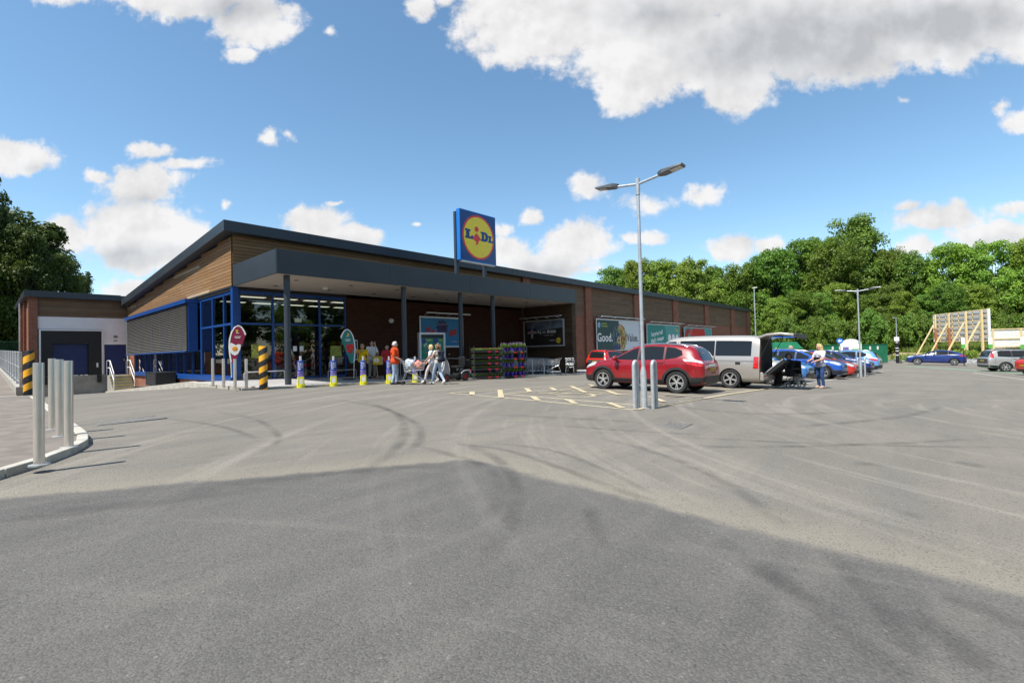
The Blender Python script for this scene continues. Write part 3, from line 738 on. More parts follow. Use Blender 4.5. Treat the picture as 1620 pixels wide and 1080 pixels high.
for i in range(5):
    for k in range(5):
        for q in range(14):
            x = 1.0+i*1.9+q*.11; sh.box(x, 4.6, .35+k*.4, x+.1, 4.9, .35+k*.4+R.uniform(.15,.33), R.randrange(5))
for i in range(11):
    for k in range(3):
        for q in range(8):
            y = 5.2+i*1.3+q*.13; sh.box(2.0, y, .35+k*.4, 2.3, y+.11, .35+k*.4+R.uniform(.15,.33), R.randrange(5))
part('stock_shelves', sh, [pmat('goods '+str(i), c, .6, var=.3, vscale=9) for i, c in enumerate([(.35,.05,.04),(.4,.32,.08),(.08,.2,.1),(.1,.14,.3),(.4,.38,.34)])])
# canopy
cn = MB(); CZ0, CZ1, CY0, CX1 = 4.43, 5.33, -4.53, 19.32
x = 0.0
while x < CX1-.01:
    x1 = min(x+4.83, CX1); cn.box(x+.003, CY0, CZ0, x1-.003, CY0+.06, CZ1); x = x1
cn.box(-.005, CY0+.064, CZ0, .055, -.06, CZ1); cn.box(CX1-.06, CY0+.064, CZ0, CX1, -.03, CZ1)
cn.box(.06, CY0+.07, 5.15, CX1-.065, -.06, 5.2)
part('canopy', cn, M_SLATE, bevel=.008)
sf = MB(); sf.box(.06, CY0+.065, CZ0+.012, CX1-.065, -.04, CZ0+.04); part('canopy_soffit', sf, M_SOFF)
dl = MB()
for i in range(8):
    for y in (-1.2, -3.2): dl.lathe([(.09, CZ0+.0), (.11, CZ0+.004), (.11, CZ0+.011)], 14, 0, Matrix.Translation((1.3+2.4*i, y, 0)))
part('downlight', dl, pmat('dark lamp glass', (.08,.08,.08), .2, var=0))
for x in (.51, 5.77, 9.26, 11.64):
    m2 = MB(); zb = gz(x, -4.17)+.05; m2.tube([(x,-4.17,zb),(x,-4.17,CZ0+.01)], .115, 20); part('column', m2, M_SLATED, smooth=40)
cm = MB(); cm.box(3.05, -2.05, CZ0-.09, 3.2, -1.9, CZ0+.011); part('camera_mount', cm, M_TRIM)
# end wall under the canopy, timber clad
ww = MB(); ww.box(18.93, -4.38, -.8, 19.32, -.26, CZ0+.005); part('wing_wall', ww, M_VOID)
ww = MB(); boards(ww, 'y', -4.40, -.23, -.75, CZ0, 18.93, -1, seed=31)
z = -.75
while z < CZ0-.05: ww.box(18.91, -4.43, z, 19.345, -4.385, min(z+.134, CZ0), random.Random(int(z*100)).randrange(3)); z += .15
part('timber_cladding', ww, M_TIM_SHADE)
# wall lamp and noticeboard
m2 = MB(); m2.ball((7.86,-.05,3.2), .17, 14, 0, (1,.45,.75)); part('wall_lamp', m2, M_TRIM, smooth=60)
nb = empty('notice_board', (5.62,-.02,1.6), 0, 'white framed notice board with dark panels on the brick beside the entrance', 'notice board')
m2 = MB(); m2.box(-.17,-.05,-.48,.17,0.0,.55); m2.build('frame', M_TRIM, nb); m2 = MB(); rect(m2,-.13,.08,.13,.5,-.053); rect(m2,-.13,-.43,.13,.0,-.053); m2.build('panel', pmat('notice panel', (.02,.06,.08), .3, var=.2), nb)
# low hoop rails before the glass
for (x0, x1, lab) in ((.1, 1.75, 'low white hoop rail before the glass beside the corner post'), (3.75, 5.2, 'low white hoop rail before the glass right of the entrance doors')):
    z0 = gz(x0, -.9)+H_W; e = empty('hoop_rail', (x0,-.9,z0), 0, lab, 'hoop rail')
    m2 = MB(); m2.tube([(0,0,-.02),(0,0,.3),(.04,0,.36),(x1-x0-.04,0,.36),(x1-x0,0,.3),(x1-x0,0,-.05)], .024, 8); m2.build('rail', M_GALV, e, smooth=60)
# ------------------------------------------------------------------ roof sign
SG = empty('roof_sign', (10.47,-4.25,5.2), 0, 'square blue sign with yellow disc and lettering on two posts above the canopy', 'shop sign')
M_SB = pmat('sign blue', (.004,.045,.20), .25, var=.06, vscale=2, coat=.3); M_SBE = pmat('sign blue edge', (.01,.16,.55), .3, var=.04)
M_SY = pmat('sign yellow', (.95,.72,.006), .25, var=.03, coat=.3); M_SR = pmat('sign red', (.80,.03,.02), .3, var=.03, coat=.3); M_SL = pmat('letter blue', (.012,.06,.24), .3, var=.05)
sz_ = 2.66; s0 = .91
m2 = MB(); m2.box(-sz_/2,-.13,s0,sz_/2,.13,s0+sz_); m2.build('sign_box', [M_SBE], SG, bevel=.02)
m2 = MB(); rect(m2,-sz_/2+.05,s0+.05,sz_/2-.05,s0+sz_-.05,-.134); m2.build('sign_face', M_SB, SG)
cz = s0+sz_/2; r0 = 1.17
m2 = MB(); disc(m2,(0,-.138,cz),r0,r0,64); dr = m2.build('disc_rim', M_SR, SG)
m2 = MB(); disc(m2,(0,-.142,cz),r0*.915,r0*.915,64); m2.build('disc', M_SY, SG)
def Lp(ox, oz, s):
    q = [(0,0),(.50,0),(.50,.17),(.40,.17),(.38,.1),(.27,.1),(.27,.34),(.34,.34),(.34,.43),(.0,.43),(.0,.34),(.07,.34),(.07,.09),(0,.09)]
    return [((ox+x*s)*r0, (oz+z*s)*r0) for x, z in q]
m2 = MB(); m2.prism(Lp(-.84,-.13,.98), -.150, -.142, Matrix.Translation((0,0,cz))); m2.build('letter', M_SL, SG)
m2 = MB(); q = [(0,0),(.33,0),(.43,.06),(.47,.16),(.47,.27),(.43,.37),(.33,.43),(0,.43),(0,.34),(.07,.34),(.07,.09),(0,.09)]
m2.prism([((.13+x)*r0,(-.13+z)*r0) for x,z in q], -.150, -.142, Matrix.Translation((0,0,cz)))
m2.build('letter', M_SL, SG)
m2 = MB(); m2.prism([((.13+x)*r0,(-.13+z)*r0) for x,z in [(.22,.1),(.28,.13),(.29,.215),(.28,.3),(.22,.33)]], -.153, -.150, Matrix.Translation((0,0,cz))); m2.build('letter_counter', M_SY, SG)
m2 = MB(); m2.prism(Lp(.60,-.13,.72), -.150, -.142, Matrix.Translation((0,0,cz))); m2.build('letter', M_SL, SG)
m2 = MB(); m2.prism([((-.13+x)*r0,(.02+z)*r0) for x,z in [(0,.16),(.26,-.07),(.11,-.22),(.08,-.33),(-.08,-.40),(-.02,-.26),(-.26,-.10)]], -.151, -.142, Matrix.Translation((0,0,cz)))
m2.build('letter', M_SR, SG); m2 = MB(); m2.prism([((-.12+.125*math.cos(k*PI/12))*r0, (.36+.125*math.sin(k*PI/12))*r0) for k in range(24)], -.150, -.142, Matrix.Translation((0,0,cz))); m2.build('letter_dot', M_SR, SG)
m2 = MB(); m2.box(-sz_/2+.12,-.1,s0-.06,sz_/2-.05,.1,s0-.002); m2.build('sign_tray', M_TRIM, SG)
for x in (-1.28, .75):
    m2 = MB(); m2.box(x-.09,.14,-.02,x+.09,.30,s0+sz_-.12 if x < 0 else s0+.4); m2.build('support_post', M_SLATED, SG)
# ------------------------------------------------------------------ posters
M_TEALD = pmat('print dark green', (.012,.055,.055), .5, var=.06); M_PWHITE = pmat('print pale grey', (.60,.64,.68), .5, var=.03); M_TEAL = pmat('print teal', (.02,.22,.20), .5, var=.06); M_TEAL2 = pmat('print light teal', (.09,.33,.32), .5, var=.05)
M_INK = pmat('print ink', (.015,.02,.025), .5, var=.05); M_LYEL = pmat('print yellow', (.75,.55,.02), .5, var=.05); M_FRM = pmat('poster frame aluminium', (.62,.64,.66), .4, .4, var=.06)
def board(name, loc, w, h, lab, face, rz=0.0, lamp=True, f=.09):
    e = empty(name, loc, rz, lab, 'poster')
    m2 = MB(); m2.box(-w/2,-.07,0,-w/2+f,.0,h); m2.box(w/2-f,-.07,0,w/2,.0,h); m2.box(-w/2+f,-.068,0,w/2-f,.0,f); m2.box(-w/2+f,-.068,h-f,w/2-f,.0,h); m2.build('frame', M_FRM, e)
    m2 = MB(); m2.box(-w/2+f,-.04,f,w/2-f,-.01,h-f); m2.build('panel', face, e)
    if lamp:
        m2 = MB(); m2.box(-w/2+.1,-.62,h+.14,w/2+.15,-.54,h+.2)
        for k in range(4): x = lerp(-w/2+.4, w/2-.4, k/3); m2.tube([(x,0,h+.08),(x,-.56,h+.17)], .02, 6)
        m2.build('lamp_bar', M_FRM, e)
    return e
def food_mat():
    m, t, b = newmat('print of food'); co = t.n('ShaderNodeTexCoord').outputs['Object']
    v = t.n('ShaderNodeTexVoronoi', ins={'Vector': co, 'Scale': 5.5}); r = t.n('ShaderNodeValToRGB', ins={0: t.n('ShaderNodeSeparateColor', ins={0: v.outputs['Color']}).outputs[0]})
    e = r.color_ramp.elements; r.color_ramp.interpolation = 'CONSTANT'
    cols = [(.05,.12,.02),(.45,.33,.08),(.30,.06,.02),(.52,.45,.22),(.12,.17,.03),(.38,.17,.05),(.50,.40,.28)]
    e[0].color = c4(cols[0]); e[1].color = c4(cols[1]); e[1].position = .15
    for i, c in enumerate(cols[2:]): q = e.new(.3+.14*i); q.color = c4(c)
    t.link(r.outputs[0], b.inputs['Base Color']); return m
def sea_mat():
    m, t, b = newmat('print of sea and land'); co = t.n('ShaderNodeTexCoord').outputs['Object']
    n = t.noise(co, 1.7, 5, .6)
    c = t.mix(t.ramp(n, .50, .56), (.012,.035,.16,1), (.10,.15,.06,1)); c = t.mix(t.ramp(t.noise(co, 2.6, 5), .6, .68), c, (.45,.5,.55,1))
    t.link(c, b.inputs['Base Color']); return m
x0, x1 = 28.62, 36.75
b1 = board('wall_poster', ((x0+x1)/2, -.23, 1.15), x1-x0, 2.88, 'large half green half white poster with a globe of food between Good and Value', M_PWHITE)
w = x1-x0
m2 = MB(); rect(m2,-w/2+.1,.1,-w/2+w*.49,2.78,-.044); m2.build('green_half', M_TEALD, b1)
m2 = MB(); disc(m2,(.02,-.048,1.18),1.38,1.3,48); m2.build('globe', sea_mat(), b1)
m2 = MB(); pts = [(.02+1.38*math.cos(a),1.18+1.3*math.sin(a)) for a in [math.radians(d) for d in range(-88,93,9)]] + [(-.25,2.2),(-.4,1.75),(.0,1.5),(-.45,1.1),(-.55,.75),(.1,.6),(.05,.2)]
tr = tessellate_polygon([[Vector((p[0],p[1],0)) for p in pts]]); m2.add([(p[0],-.052,p[1]) for p in pts],[tuple(reversed(q)) for q in tr]); m2.build('food_print', food_mat(), b1)
m2 = MB(); text(m2,'Good.',1.05,(-2.62,-.05,.87),0,.02,'CENTER',0,.98); m2.build('lettering', M_WH, b1)
m2 = MB(); text(m2,'Value.',1.05,(2.55,-.05,.87),0,.01,'CENTER',0,.9); m2.build('lettering', M_INK, b1)
m2 = MB(); disc(m2,(-w/2+.48,-.05,2.32),.22,.26,24); m2.build('badge', pmat('badge blue',(.25,.45,.6),.5,var=.05), b1)
m2 = MB()
for k, s in ((0,.95),(1,1.1)): m2.box(-w/2+.85,-.052,2.4-k*.22,-w/2+.85+s,-.045,2.49-k*.22)
m2.build('small_print', pmat('print lime',(.30,.38,.03),.5,var=.1), b1)
x0, x1 = 38.3, 46.6; w = x1-x0
b2 = board('wall_poster', ((x0+x1)/2, -.23, 1.05), w, 2.78, 'two tone teal poster with slanted white words and three white circles on the brick', M_TEAL2)
m2 = MB(); rr = [(-w/2+.1,.1),(.35,.1),(.62,.8),(.62,1.6),(.25,2.68),(-w/2+.1,2.68)]; m2.add([(a,-.045,c) for a,c in rr],[tuple(range(6))]); m2.build('dark_panel', M_TEAL, b2)
m2 = MB(); text(m2,'Surprise half',.62,(-1.7,-.05,1.62),.12,.02,'CENTER',0,.9); text(m2,"that's cheaper",.62,(-1.6,-.05,.98),.12,.02,'CENTER',0,.9); text(m2,'every day',.62,(-1.8,-.05,.34),.12,.02,'CENTER',0,.9)
m2.build('lettering', M_WH, b2)
for k in range(3):
    m2 = MB(); disc(m2,(1.45+1.02*k,-.05,1.3),.4,.46,28); m2.build('circle', M_WH, b2)
m2 = MB()
for k in range(4): m2.box(3.0+.2*k,-.052,2.25-.1*k,3.12+.2*k,-.045,2.45-.07*k)
m2.build('star_print', M_LYEL, b2)
x0, x1 = 48.0, 57.2; w = x1-x0
b3 = board('wall_poster', ((x0+x1)/2, -.23, .95), w, 2.75, 'teal poster with a big red price tag and red handle partly hidden by the van', M_TEAL2)
m2 = MB(); rr = [(-1.9,.1),(2.0,.1),(2.2,2.1),(1.9,2.6),(-1.9,2.6),(-2.2,2.2)]; m2.add([(a,-.045,c) for a,c in rr],[tuple(range(6))]); m2.build('red_panel', M_RED, b3)
m2 = MB(); m2.tube([(-3.2+1.0*math.cos(a),-.05,1.3+1.0*math.sin(a)) for a in [math.radians(d) for d in range(-20,200,16)]], .28, 4); m2.build('red_ring', pmat('print orange red',(.5,.05,.03),.5,var=.2), b3)
m2 = MB(); m2.add([(2.5,-.045,.3),(4.1,-.045,.3),(4.0,-.045,2.0),(3.3,-.045,1.2)],[(0,1,2,3)]); m2.build('print_patch', pmat('print orange',(.5,.12,.03),.5,var=.2), b3)
b4 = board('wall_poster', (11.45,-.02,1.69), 3.4, 1.85, 'blue poster with a purple burst and red packs on the shaded brick wall', pmat('print sky blue',(.02,.24,.52),.5,var=.1,vscale=.8))
m2 = MB()
import itertools
def burst(cx, cz, r, n, y, seed):
    R = random.Random(seed); return [(cx+r*(1.0 if i%2 else .8)*R.uniform(.9,1.1)*math.cos(2*PI*i/n), y, cz+r*(1.0 if i%2 else .8)*R.uniform(.9,1.1)*math.sin(2*PI*i/n)) for i in range(n)]
m2.add(burst(0,1.2,.5,22,-.045,1),[tuple(range(22))]); m2.build('purple_burst', pmat('print purple',(.03,.02,.12),.5,var=.5,vscale=6), b4)
m2 = MB(); text(m2,'CRUNCH',.2,(-.02,-.05,1.34),0,.01,'CENTER',0,.9); m2.build('lettering', pmat('print lilac',(.3,.3,.5),.5,var=.1), b4)
for (a, c) in ((-1.05,1.0),(-.72,.86),(.68,.85),(.98,.93)): m2 = MB(); m2.box(a-.14,-.055,c-.16,a+.14,-.045,c+.2); m2.build('red_pack', M_RED, b4)
m2 = MB(); m2.box(1.28,-.05,.2,1.58,-.045,.5,0); disc(m2,(1.43,-.053,.35),.13,.13,24,1); m2.box(1.33,-.056,.335,1.53,-.054,.365,0); m2.box(.7,-.05,.34,1.15,-.045,.37,2); m2.build('round_logo', [M_SL, M_LYEL, M_WH], b4)
b5 = board('wall_poster', (18.87,-2.05,1.62), 3.55, 1.85, 'dark landscape poster with a flag heart and Big on British on the end wall', pmat('print night field',(.03,.027,.022),.5,var=.5,vscale=1.2), -PI/2)
m2 = MB(); m2.add([(-1.5,-.045,1.72),(1.68,-.045,1.72),(1.68,-.045,1.25),(-.3,-.045,1.12),(-1.4,-.045,1.2)],[(4,3,2,1,0)][::1]); m2.f=[(0,4,3,2,1)]; m2.build('sky_print', pmat('print dusk sky',(.12,.15,.19),.5,var=.5,vscale=2), b5)
hp = [(0,-.42),(-.3,-.1),(-.42,.1),(-.4,.28),(-.25,.36),(-.1,.33),(0,.22),(.1,.33),(.25,.36),(.4,.28),(.42,.1),(.3,-.1)]
m2 = MB(); m2.prism([(-1.0+a,.95+c) for a,c in hp],-.052,-.045); m2.build('heart', pmat('print flag navy',(.02,.03,.1),.5,var=.1), b5)
m2 = MB(); m2.box(-1.4,-.056,.94,-.6,-.0525,1.08,1); m2.box(-1.07,-.056,.6,-.93,-.053,1.2,1); m2.box(-1.38,-.059,.975,-.62,-.0565,1.045,0); m2.box(-1.03,-.059,.6,-.97,-.0565,1.2,0)
m2.build('flag_cross', [M_RED, M_WH], b5)
m2 = MB(); text(m2,'Big on',.3,(-.15,-.05,.93),0,.0,'CENTER',0,.95); text(m2,'British',.31,(.72,-.05,.93),0,.02,'CENTER',0,.95); text(m2,"Proud to be so since",.1,(.45,-.05,.75),0,0,'CENTER'); m2.build('lettering', M_WH, b5)
m2 = MB(); disc(m2,(1.28,-.05,.4),.19,.19,26,0); m2.box(1.14,-.054,.38,1.42,-.052,.42,1); m2.box(.55,-.05,.4,1.0,-.046,.43,2); m2.build('round_logo', [M_LYEL, M_SL, M_WH], b5)
# ------------------------------------------------------------------ loading bay wing
bay = empty('loading_bay', (-2.55,21.7,-.88), 0, 'low flat roofed loading bay with dark dock shelter and white panels left of the shop', 'loading bay')
BY = 21.7
def bp_(name, mb, mat, **k): return mb.build(name, mat, bay, world=True, **k)
m2 = MB(); m2.box(-5.13,BY-.05,-1.0,-4.69,BY+.5,5.7); bp_('pillar', m2, M_BRICK, bevel=.008)
m2 = MB(); m2.box(-5.05,BY+.5,-1,-4.75,33,5.7)
bp_('wall', m2, M_BRICK)
for y in (25.2, 28.5): m2 = MB(); m2.box(-5.2,y,-1,-5.052,y+.45,5.68); bp_('pillar', m2, M_BRICK)
m2 = MB(); m2.box(-4.69,BY+.1,4.3,-.04,BY+.3,5.7); bp_('wall', m2, M_VOID)
m2 = MB(); boards(m2,'x',-4.69,-.06,4.44,5.72,BY+.1,-1,seed=51); bp_('timber_cladding', m2, M_TIMD)
m2 = MB(); m2.box(-4.69,BY+.06,3.6,-.04,BY+.3,4.42); m2.box(-1.40,BY+.06,2.56,-.04,BY+.3,3.598); m2.box(-.1,BY+.06,-.9,-.04,BY+.3,2.558); m2.box(-1.40,BY+.06,.36,-1.34,BY+.3,2.558); bp_('wall_panel', m2, M_WHITEP)
m2 = MB(); m2.box(-5.35,BY-.38,5.66,-.46,BY+.02,6.06); m2.box(-5.35,BY+.022,5.66,-.46,33.2,6.05); m2.box(-.455,BY-.38,5.66,.3,BY+.02,6.02); bp_('roof', m2, M_SLATE, bevel=.01)
m2 = MB(); m2.box(-4.64,BY-.06,.42,-4.55,BY+.2,3.57); m2.box(-1.49,BY-.06,.42,-1.41,BY+.2,3.57); m2.box(-4.55,BY-.058,3.48,-1.49,BY+.2,3.57); bp_('shelter_trim', m2, M_TRIM)
m2 = MB(); m2.box(-4.55,BY-.03,.42,-4.02,BY+.3,3.48); m2.box(-2.19,BY-.03,.42,-1.49,BY+.3,3.48); m2.box(-4.02,BY-.028,2.63,-2.19,BY+.3,3.48); bp_('dock_shelter', m2, M_BLACK)
m2 = MB()
for k in range(5): m2.box(-4.02,BY+.28,.45+k*.436,-2.19,BY+.33,.45+k*.436+.432)
bp_('dock_door', m2, M_NAVY)
m2 = MB(); m2.box(-1.33,BY+.08,.36,-.11,BY+.14,2.55); d = bp_('door', m2, M_NAVY, bevel=.01); m2 = MB(); m2.box(-.26,BY+.05,1.35,-.22,BY+.079,1.5); m2.build('handle', M_GALV, d, world=False); d.children[0].location = (-bay.location[0]*1,-bay.location[1],-bay.location[2])
m2 = MB(); m2.box(-4.69,BY-.02,-1.1,-1.2,BY+.3,.415); bp_('dock_wall', m2, M_CONC)
for x in (-4.45,-1.75): m2 = MB(); m2.box(x,BY-.16,-.1,x+.22,BY-.022,.4); bp_('dock_bumper', m2, M_BLACK)
m2 = MB(); m2.box(-1.78,BY-.05,.95,-1.68,BY-.032,1.25); bp_('control_box', m2, M_TRIM)
m2 = MB(); m2.ball((-.72,BY+.02,3.1), .13, 10, 0, (1,.5,.7)); m2.box(-.82,BY+.03,2.78,-.62,BY+.058,2.84); bp_('wall_lamp', m2, pmat('grey lamp',(.2,.2,.22),.4,var=.1))
m2 = MB(); m2.tube([(-5.35,26,-.5),(-5.35,26,5.6)], .05, 8); bp_('downpipe', m2, M_GALV)
# steps up to the staff door
st = empty('steps', (-.75,19.9,-.8), 0, 'concrete steps with yellow edges and white handrails up to the navy door', 'steps')
m2 = MB(); m3 = MB()
for k in range(5):
    z1 = -.62+.2*k+.0; y0 = 18.9+.3*k
    m2.box(-1.28, y0, -1.0, -.12, 21.66 if k == 4 else y0+.3, z1+.15); m3.box(-1.285, y0-.008, z1+.10, -.115, y0+.05, z1+.156)
m2.build('treads', M_CONC, st, world=True); m3.build('nosing', pmat('yellow nosing',(.55,.45,.08),.6,var=.2,vscale=20), st, world=True)
for x in (-1.25, -.16):
    m2 = MB()
    for zz in (.55, 1.05): m2.tube([(x,18.75,-.55+zz),(x,20.15,.33+zz),(x,21.5,.33+zz)], .026, 8)
    for y, z in ((18.75,-.8),(20.15,.2),(21.5,.2)): m2.tube([(x,y,z),(x,y,(-.55 if y<19 else .33)+1.05)], .026, 8)
    m2.build('handrail', M_TRIM, st, world=True, smooth=60)
gb = empty('equipment_cabinet', (-.62,9.4,sz(9.4)+.02), 0, 'black louvred metal cabinet beside the brick plinth of the glazed end', 'cabinet')
m2 = MB(); m2.box(-.45,-1.15,0,.45,1.15,.72); m2.build('case', M_BLACK, gb, bevel=.02)
m2 = MB()
for k in range(6): m2.box(-.458,-1.0,.12+k*.09,-.4505,.9,.165+k*.09)
m2.build('vents', pmat('cabinet vents',(.05,.05,.055),.5,var=.1), gb)
# ------------------------------------------------------------------ trees and the planted bank
import numpy as np
def leaf_mat(name, a, b2, trans=.42):
    m, t, b = newmat(name); nt = m.node_tree
    oi = t.n('ShaderNodeObjectInfo'); co = t.n('ShaderNodeTexCoord').outputs['Object']
    n = t.noise(co, .35, 4, .6); n2 = t.noise(co, 2.5, 3)
    f = t.math('ADD', t.math('MULTIPLY', n, .6), t.math('MULTIPLY', n2, .4))
    c = t.mix(t.ramp(f, .3, .68), c4(a), c4(b2))
    hs = t.n('ShaderNodeHueSaturation', ins={'Hue': t.math('MULTIPLY_ADD', oi.outputs['Random'], .035, .483), 'Saturation': 1.0, 'Value': t.math('MULTIPLY_ADD', oi.outputs['Random'], .35, .9), 'Color': c}).outputs[0]
    t.link(hs, b.inputs['Base Color']); b.inputs['Roughness'].default_value = .5; b.inputs['Specular IOR Level'].default_value = .3
    tl = t.n('ShaderNodeBsdfTranslucent', ins={0: hs})
    mx = t.n('ShaderNodeMixShader', ins={0: trans, 1: b.outputs[0], 2: tl.outputs[0]})
    t.link(mx.outputs[0], nt.nodes['Material Output'].inputs[0]); return m
M_LEAF = leaf_mat('broad leaves', (.092,.168,.024), (.195,.300,.042))
M_LEAFL = leaf_mat('light green leaves', (.155,.250,.032), (.285,.395,.055))
M_LEAFD = leaf_mat('dark leaves', (.040,.072,.014), (.100,.145,.024), .35)
M_BARK = pmat('bark', (.10,.08,.06), .9, var=.3, vscale=3, bump=.6, bscale=12)
def crown_mesh(name, seed, nclump, per, leaf, mat, flat=1.0, asp=.36):
    # unit crown: radius about 1 in plan, z from 0 to 1 (scaled per tree)
    R = np.random.default_rng(seed); V = []
    for i in range(nclump):
        a = R.uniform(0, 2*PI); h = R.beta(1.35, 1.05)*.93+.02
        prof = math.sqrt(max(.02, 1-((h-.42)/.60)**2)) if h > .42 else lerp(.72, 1.0, h/.42)
        rad = prof * R.uniform(.55, .92) * (1 if R.random() < .8 else R.uniform(.2, .8))
        c = np.array([rad*math.cos(a), rad*math.sin(a), h]); r = R.uniform(.15, .30)
        d = R.normal(size=(per, 3)); d /= np.linalg.norm(d, axis=1)[:, None]
        d[:, 2] = np.abs(d[:, 2])*np.where(R.random(per) < .80, 1, -1)
        rr = r*(R.random(per)**.30)[:, None]*R.uniform(.8, 1.12, per)[:, None]
        p = c + d*rr*np.array([1, 1, .78*asp*flat])
        nrm = d*.6 + R.normal(size=(per, 3))*.42 + np.array([-.12, 0, .55]); nrm /= np.linalg.norm(nrm, axis=1)[:, None]
        t = np.cross(nrm, R.normal(size=(per, 3))); t /= np.linalg.norm(t, axis=1)[:, None]; bt = np.cross(nrm, t)
        sz3 = np.array([1, 1, asp]); t = t*sz3; bt = bt*sz3
        s = (leaf*R.uniform(.6, 1.35, per))[:, None]
        q = np.stack([p - t*s, p - bt*s*.62, p + t*s, p + bt*s*.62], 1)
        V.append(q)
    V = np.concatenate(V).reshape(-1, 3); n = len(V)//4
    me = bpy.data.meshes.new(name); me.vertices.add(len(V)); me.vertices.foreach_set('co', V.ravel())
    me.loops.add(n*4); me.loops.foreach_set('vertex_index', np.arange(n*4)); me.polygons.add(n)
    me.polygons.foreach_set('loop_start', np.arange(n)*4); me.polygons.foreach_set('loop_total', np.full(n, 4))
    me.materials.append(mat); me.update(); me.validate(); return me
CR = [crown_mesh('crown', 11+i, 165, 230, .031, M_LEAF) for i in range(4)]
CRL = [crown_mesh('crown', 31+i, 150, 230, .032, M_LEAFL) for i in range(2)]
CRD = [crown_mesh('crown', 41+i, 140, 230, .034, M_LEAFD) for i in range(2)]
CRS = [crown_mesh('crown', 51+i, 60, 170, .055, M_LEAF, 1.1, .7) for i in range(3)]
def trunk_mesh(seed):
    R = random.Random(seed); mb = MB()
    mb.tube([(0,0,-.05),(.02,.01,.25),(.0,.03,.55),(.02,.0,.85)], .05, 8, 0, .012)
    for k in range(7):
        a = R.uniform(0, 2*PI); z = R.uniform(.22, .6); l = R.uniform(.45, .75)
        mb.tube([(0,0,z),(l*.5*math.cos(a),l*.5*math.sin(a),z+.14),(l*math.cos(a),l*math.sin(a),z+.32)], .02, 6, 0, .005)
    o = mb.build('trunk', M_BARK, smooth=60); me = o.data; bpy.data.objects.remove(o); return me
TK = [trunk_mesh(s) for s in (1,2)]
def zat(u, v, depth): d = ray(u, v); return CAM.z + d.z/d.dot(FWD)*depth
TN = [0]
def tree(name, p, zb, H, rad, meshes, label, group, cat='tree', crown0=.0):
    i = TN[0]; TN[0] += 1
    e = empty(name, (p.x, p.y, zb), (i*2.399) % 6.28, label, cat, group)
    c = bpy.data.objects.new('crown', meshes[i % len(meshes)]); COL.objects.link(c); c.parent = e
    c.scale = (rad, rad, H*(1-crown0)); c.location = (0, 0, H*crown0)
    t = bpy.data.objects.new('trunk', TK[i % 2]); COL.objects.link(t); t.parent = e; t.scale = (min(rad, H*.45), min(rad, H*.45), H*.92)
    return e
def tree_at(u, vtop, depth, halfpx, meshes, label, group, zb=-1.0, name='tree', cat='tree', c0=.0):
    p = far_at(u, depth); zt = zat(u, vtop, depth)
    # widths in pixels measured across the line of sight
    rad = halfpx/F_PX*depth/math.sqrt(1+((u-810)/F_PX)**2)
    return tree(name, p, zb, zt-zb, rad, meshes, label, group, cat, c0)
GW = 'tall trees of the wood behind the car park'
LW = ['tall broad dark green tree in the wood behind the car park']*2
for (u, v, d, h, ms, lab) in (
    (968,424,100,34,CR,'low green treetop just showing over the far roof edge beside the lamp post'),
    (1012,410,98,36,CRL,'yellow green treetop right behind the lamp post pole over the roof'),
    (1052,410,95,40,CRL,'bright yellow green tree over the shop roof right of the lamp post'),
    (1098,409,92,44,CRL,'brightest yellow green tree behind the far end of the shop roof'),
    (1140,420,98,40,CR,'small dark green treetop between the bright tree and the tall mass'),
    (1180,415,92,46,CR,'mid green tree above the far corner of the shop'),
    (1225,394,90,52,CR,'rounded green tree on the rising left side of the wood'),
    (1275,376,92,60,CR,'big rounded tree left of the highest crown of the wood'),
    (1352,345,96,66,CR,'highest tree of the wood with a rounded top above the row of cars'),
    (1330,380,84,62,CR,'full green tree standing in front of the highest crown'),
    (1412,392,92,46,CR,'lower tree in the dip right of the highest crown'),
    (1450,396,88,46,CR,'green tree in the dip of the wood behind the timber hoarding'),
    (1510,384,84,60,CRL,'wide light green tree behind the timber hoarding'),
    (1575,380,80,60,CRL,'light green tree near the right edge behind the white hoarding'),
    (1640,374,78,64,CRL,'light green tree cut by the right edge of the picture'),
    (1710,360,80,70,CR,'tall tree just beyond the right edge of the wood')):
    tree_at(u, v, d, h, ms, lab, GW, -1.2, 'broadleaf_tree')
R = random.Random(3)
MIDL = 'mid height leafy tree filling the lower front of the wood'
for k, u in enumerate(range(1130, 1760, 34)):
    v = 458 + R.uniform(-24, 18) - 10*(u > 1420); tree_at(u+R.uniform(-8,8), v, (R.uniform(90, 97) if u < 1225 else R.uniform(73, 80)), R.uniform(30, 42), CR if k % 3 else CRL, MIDL, 'mid height trees along the front of the wood', -1.3, 'broadleaf_tree')
for k, u in enumerate(range(960, 1800, 40)):
    tree_at(u, 440+R.uniform(-15,15), 112, 40, CR, 'dark tree deep inside the wood, mostly hidden by the front trees', 'trees deep in the wood', -1.2, 'broadleaf_tree')
SHL = 'dense green shrub at the foot of the wood behind the bank'
for k, u in enumerate(range(1190, 1740, 27)):
    dd = lerp(72, 64, (u-1190)/550) if u > 1235 else 86; tree_at(u+R.uniform(-6,6), 508+R.uniform(-18,10), dd+R.uniform(-2,3), R.uniform(20, 30), CRS, SHL, 'shrubs at the foot of the wood', -1.0, 'shrub', 'shrub')
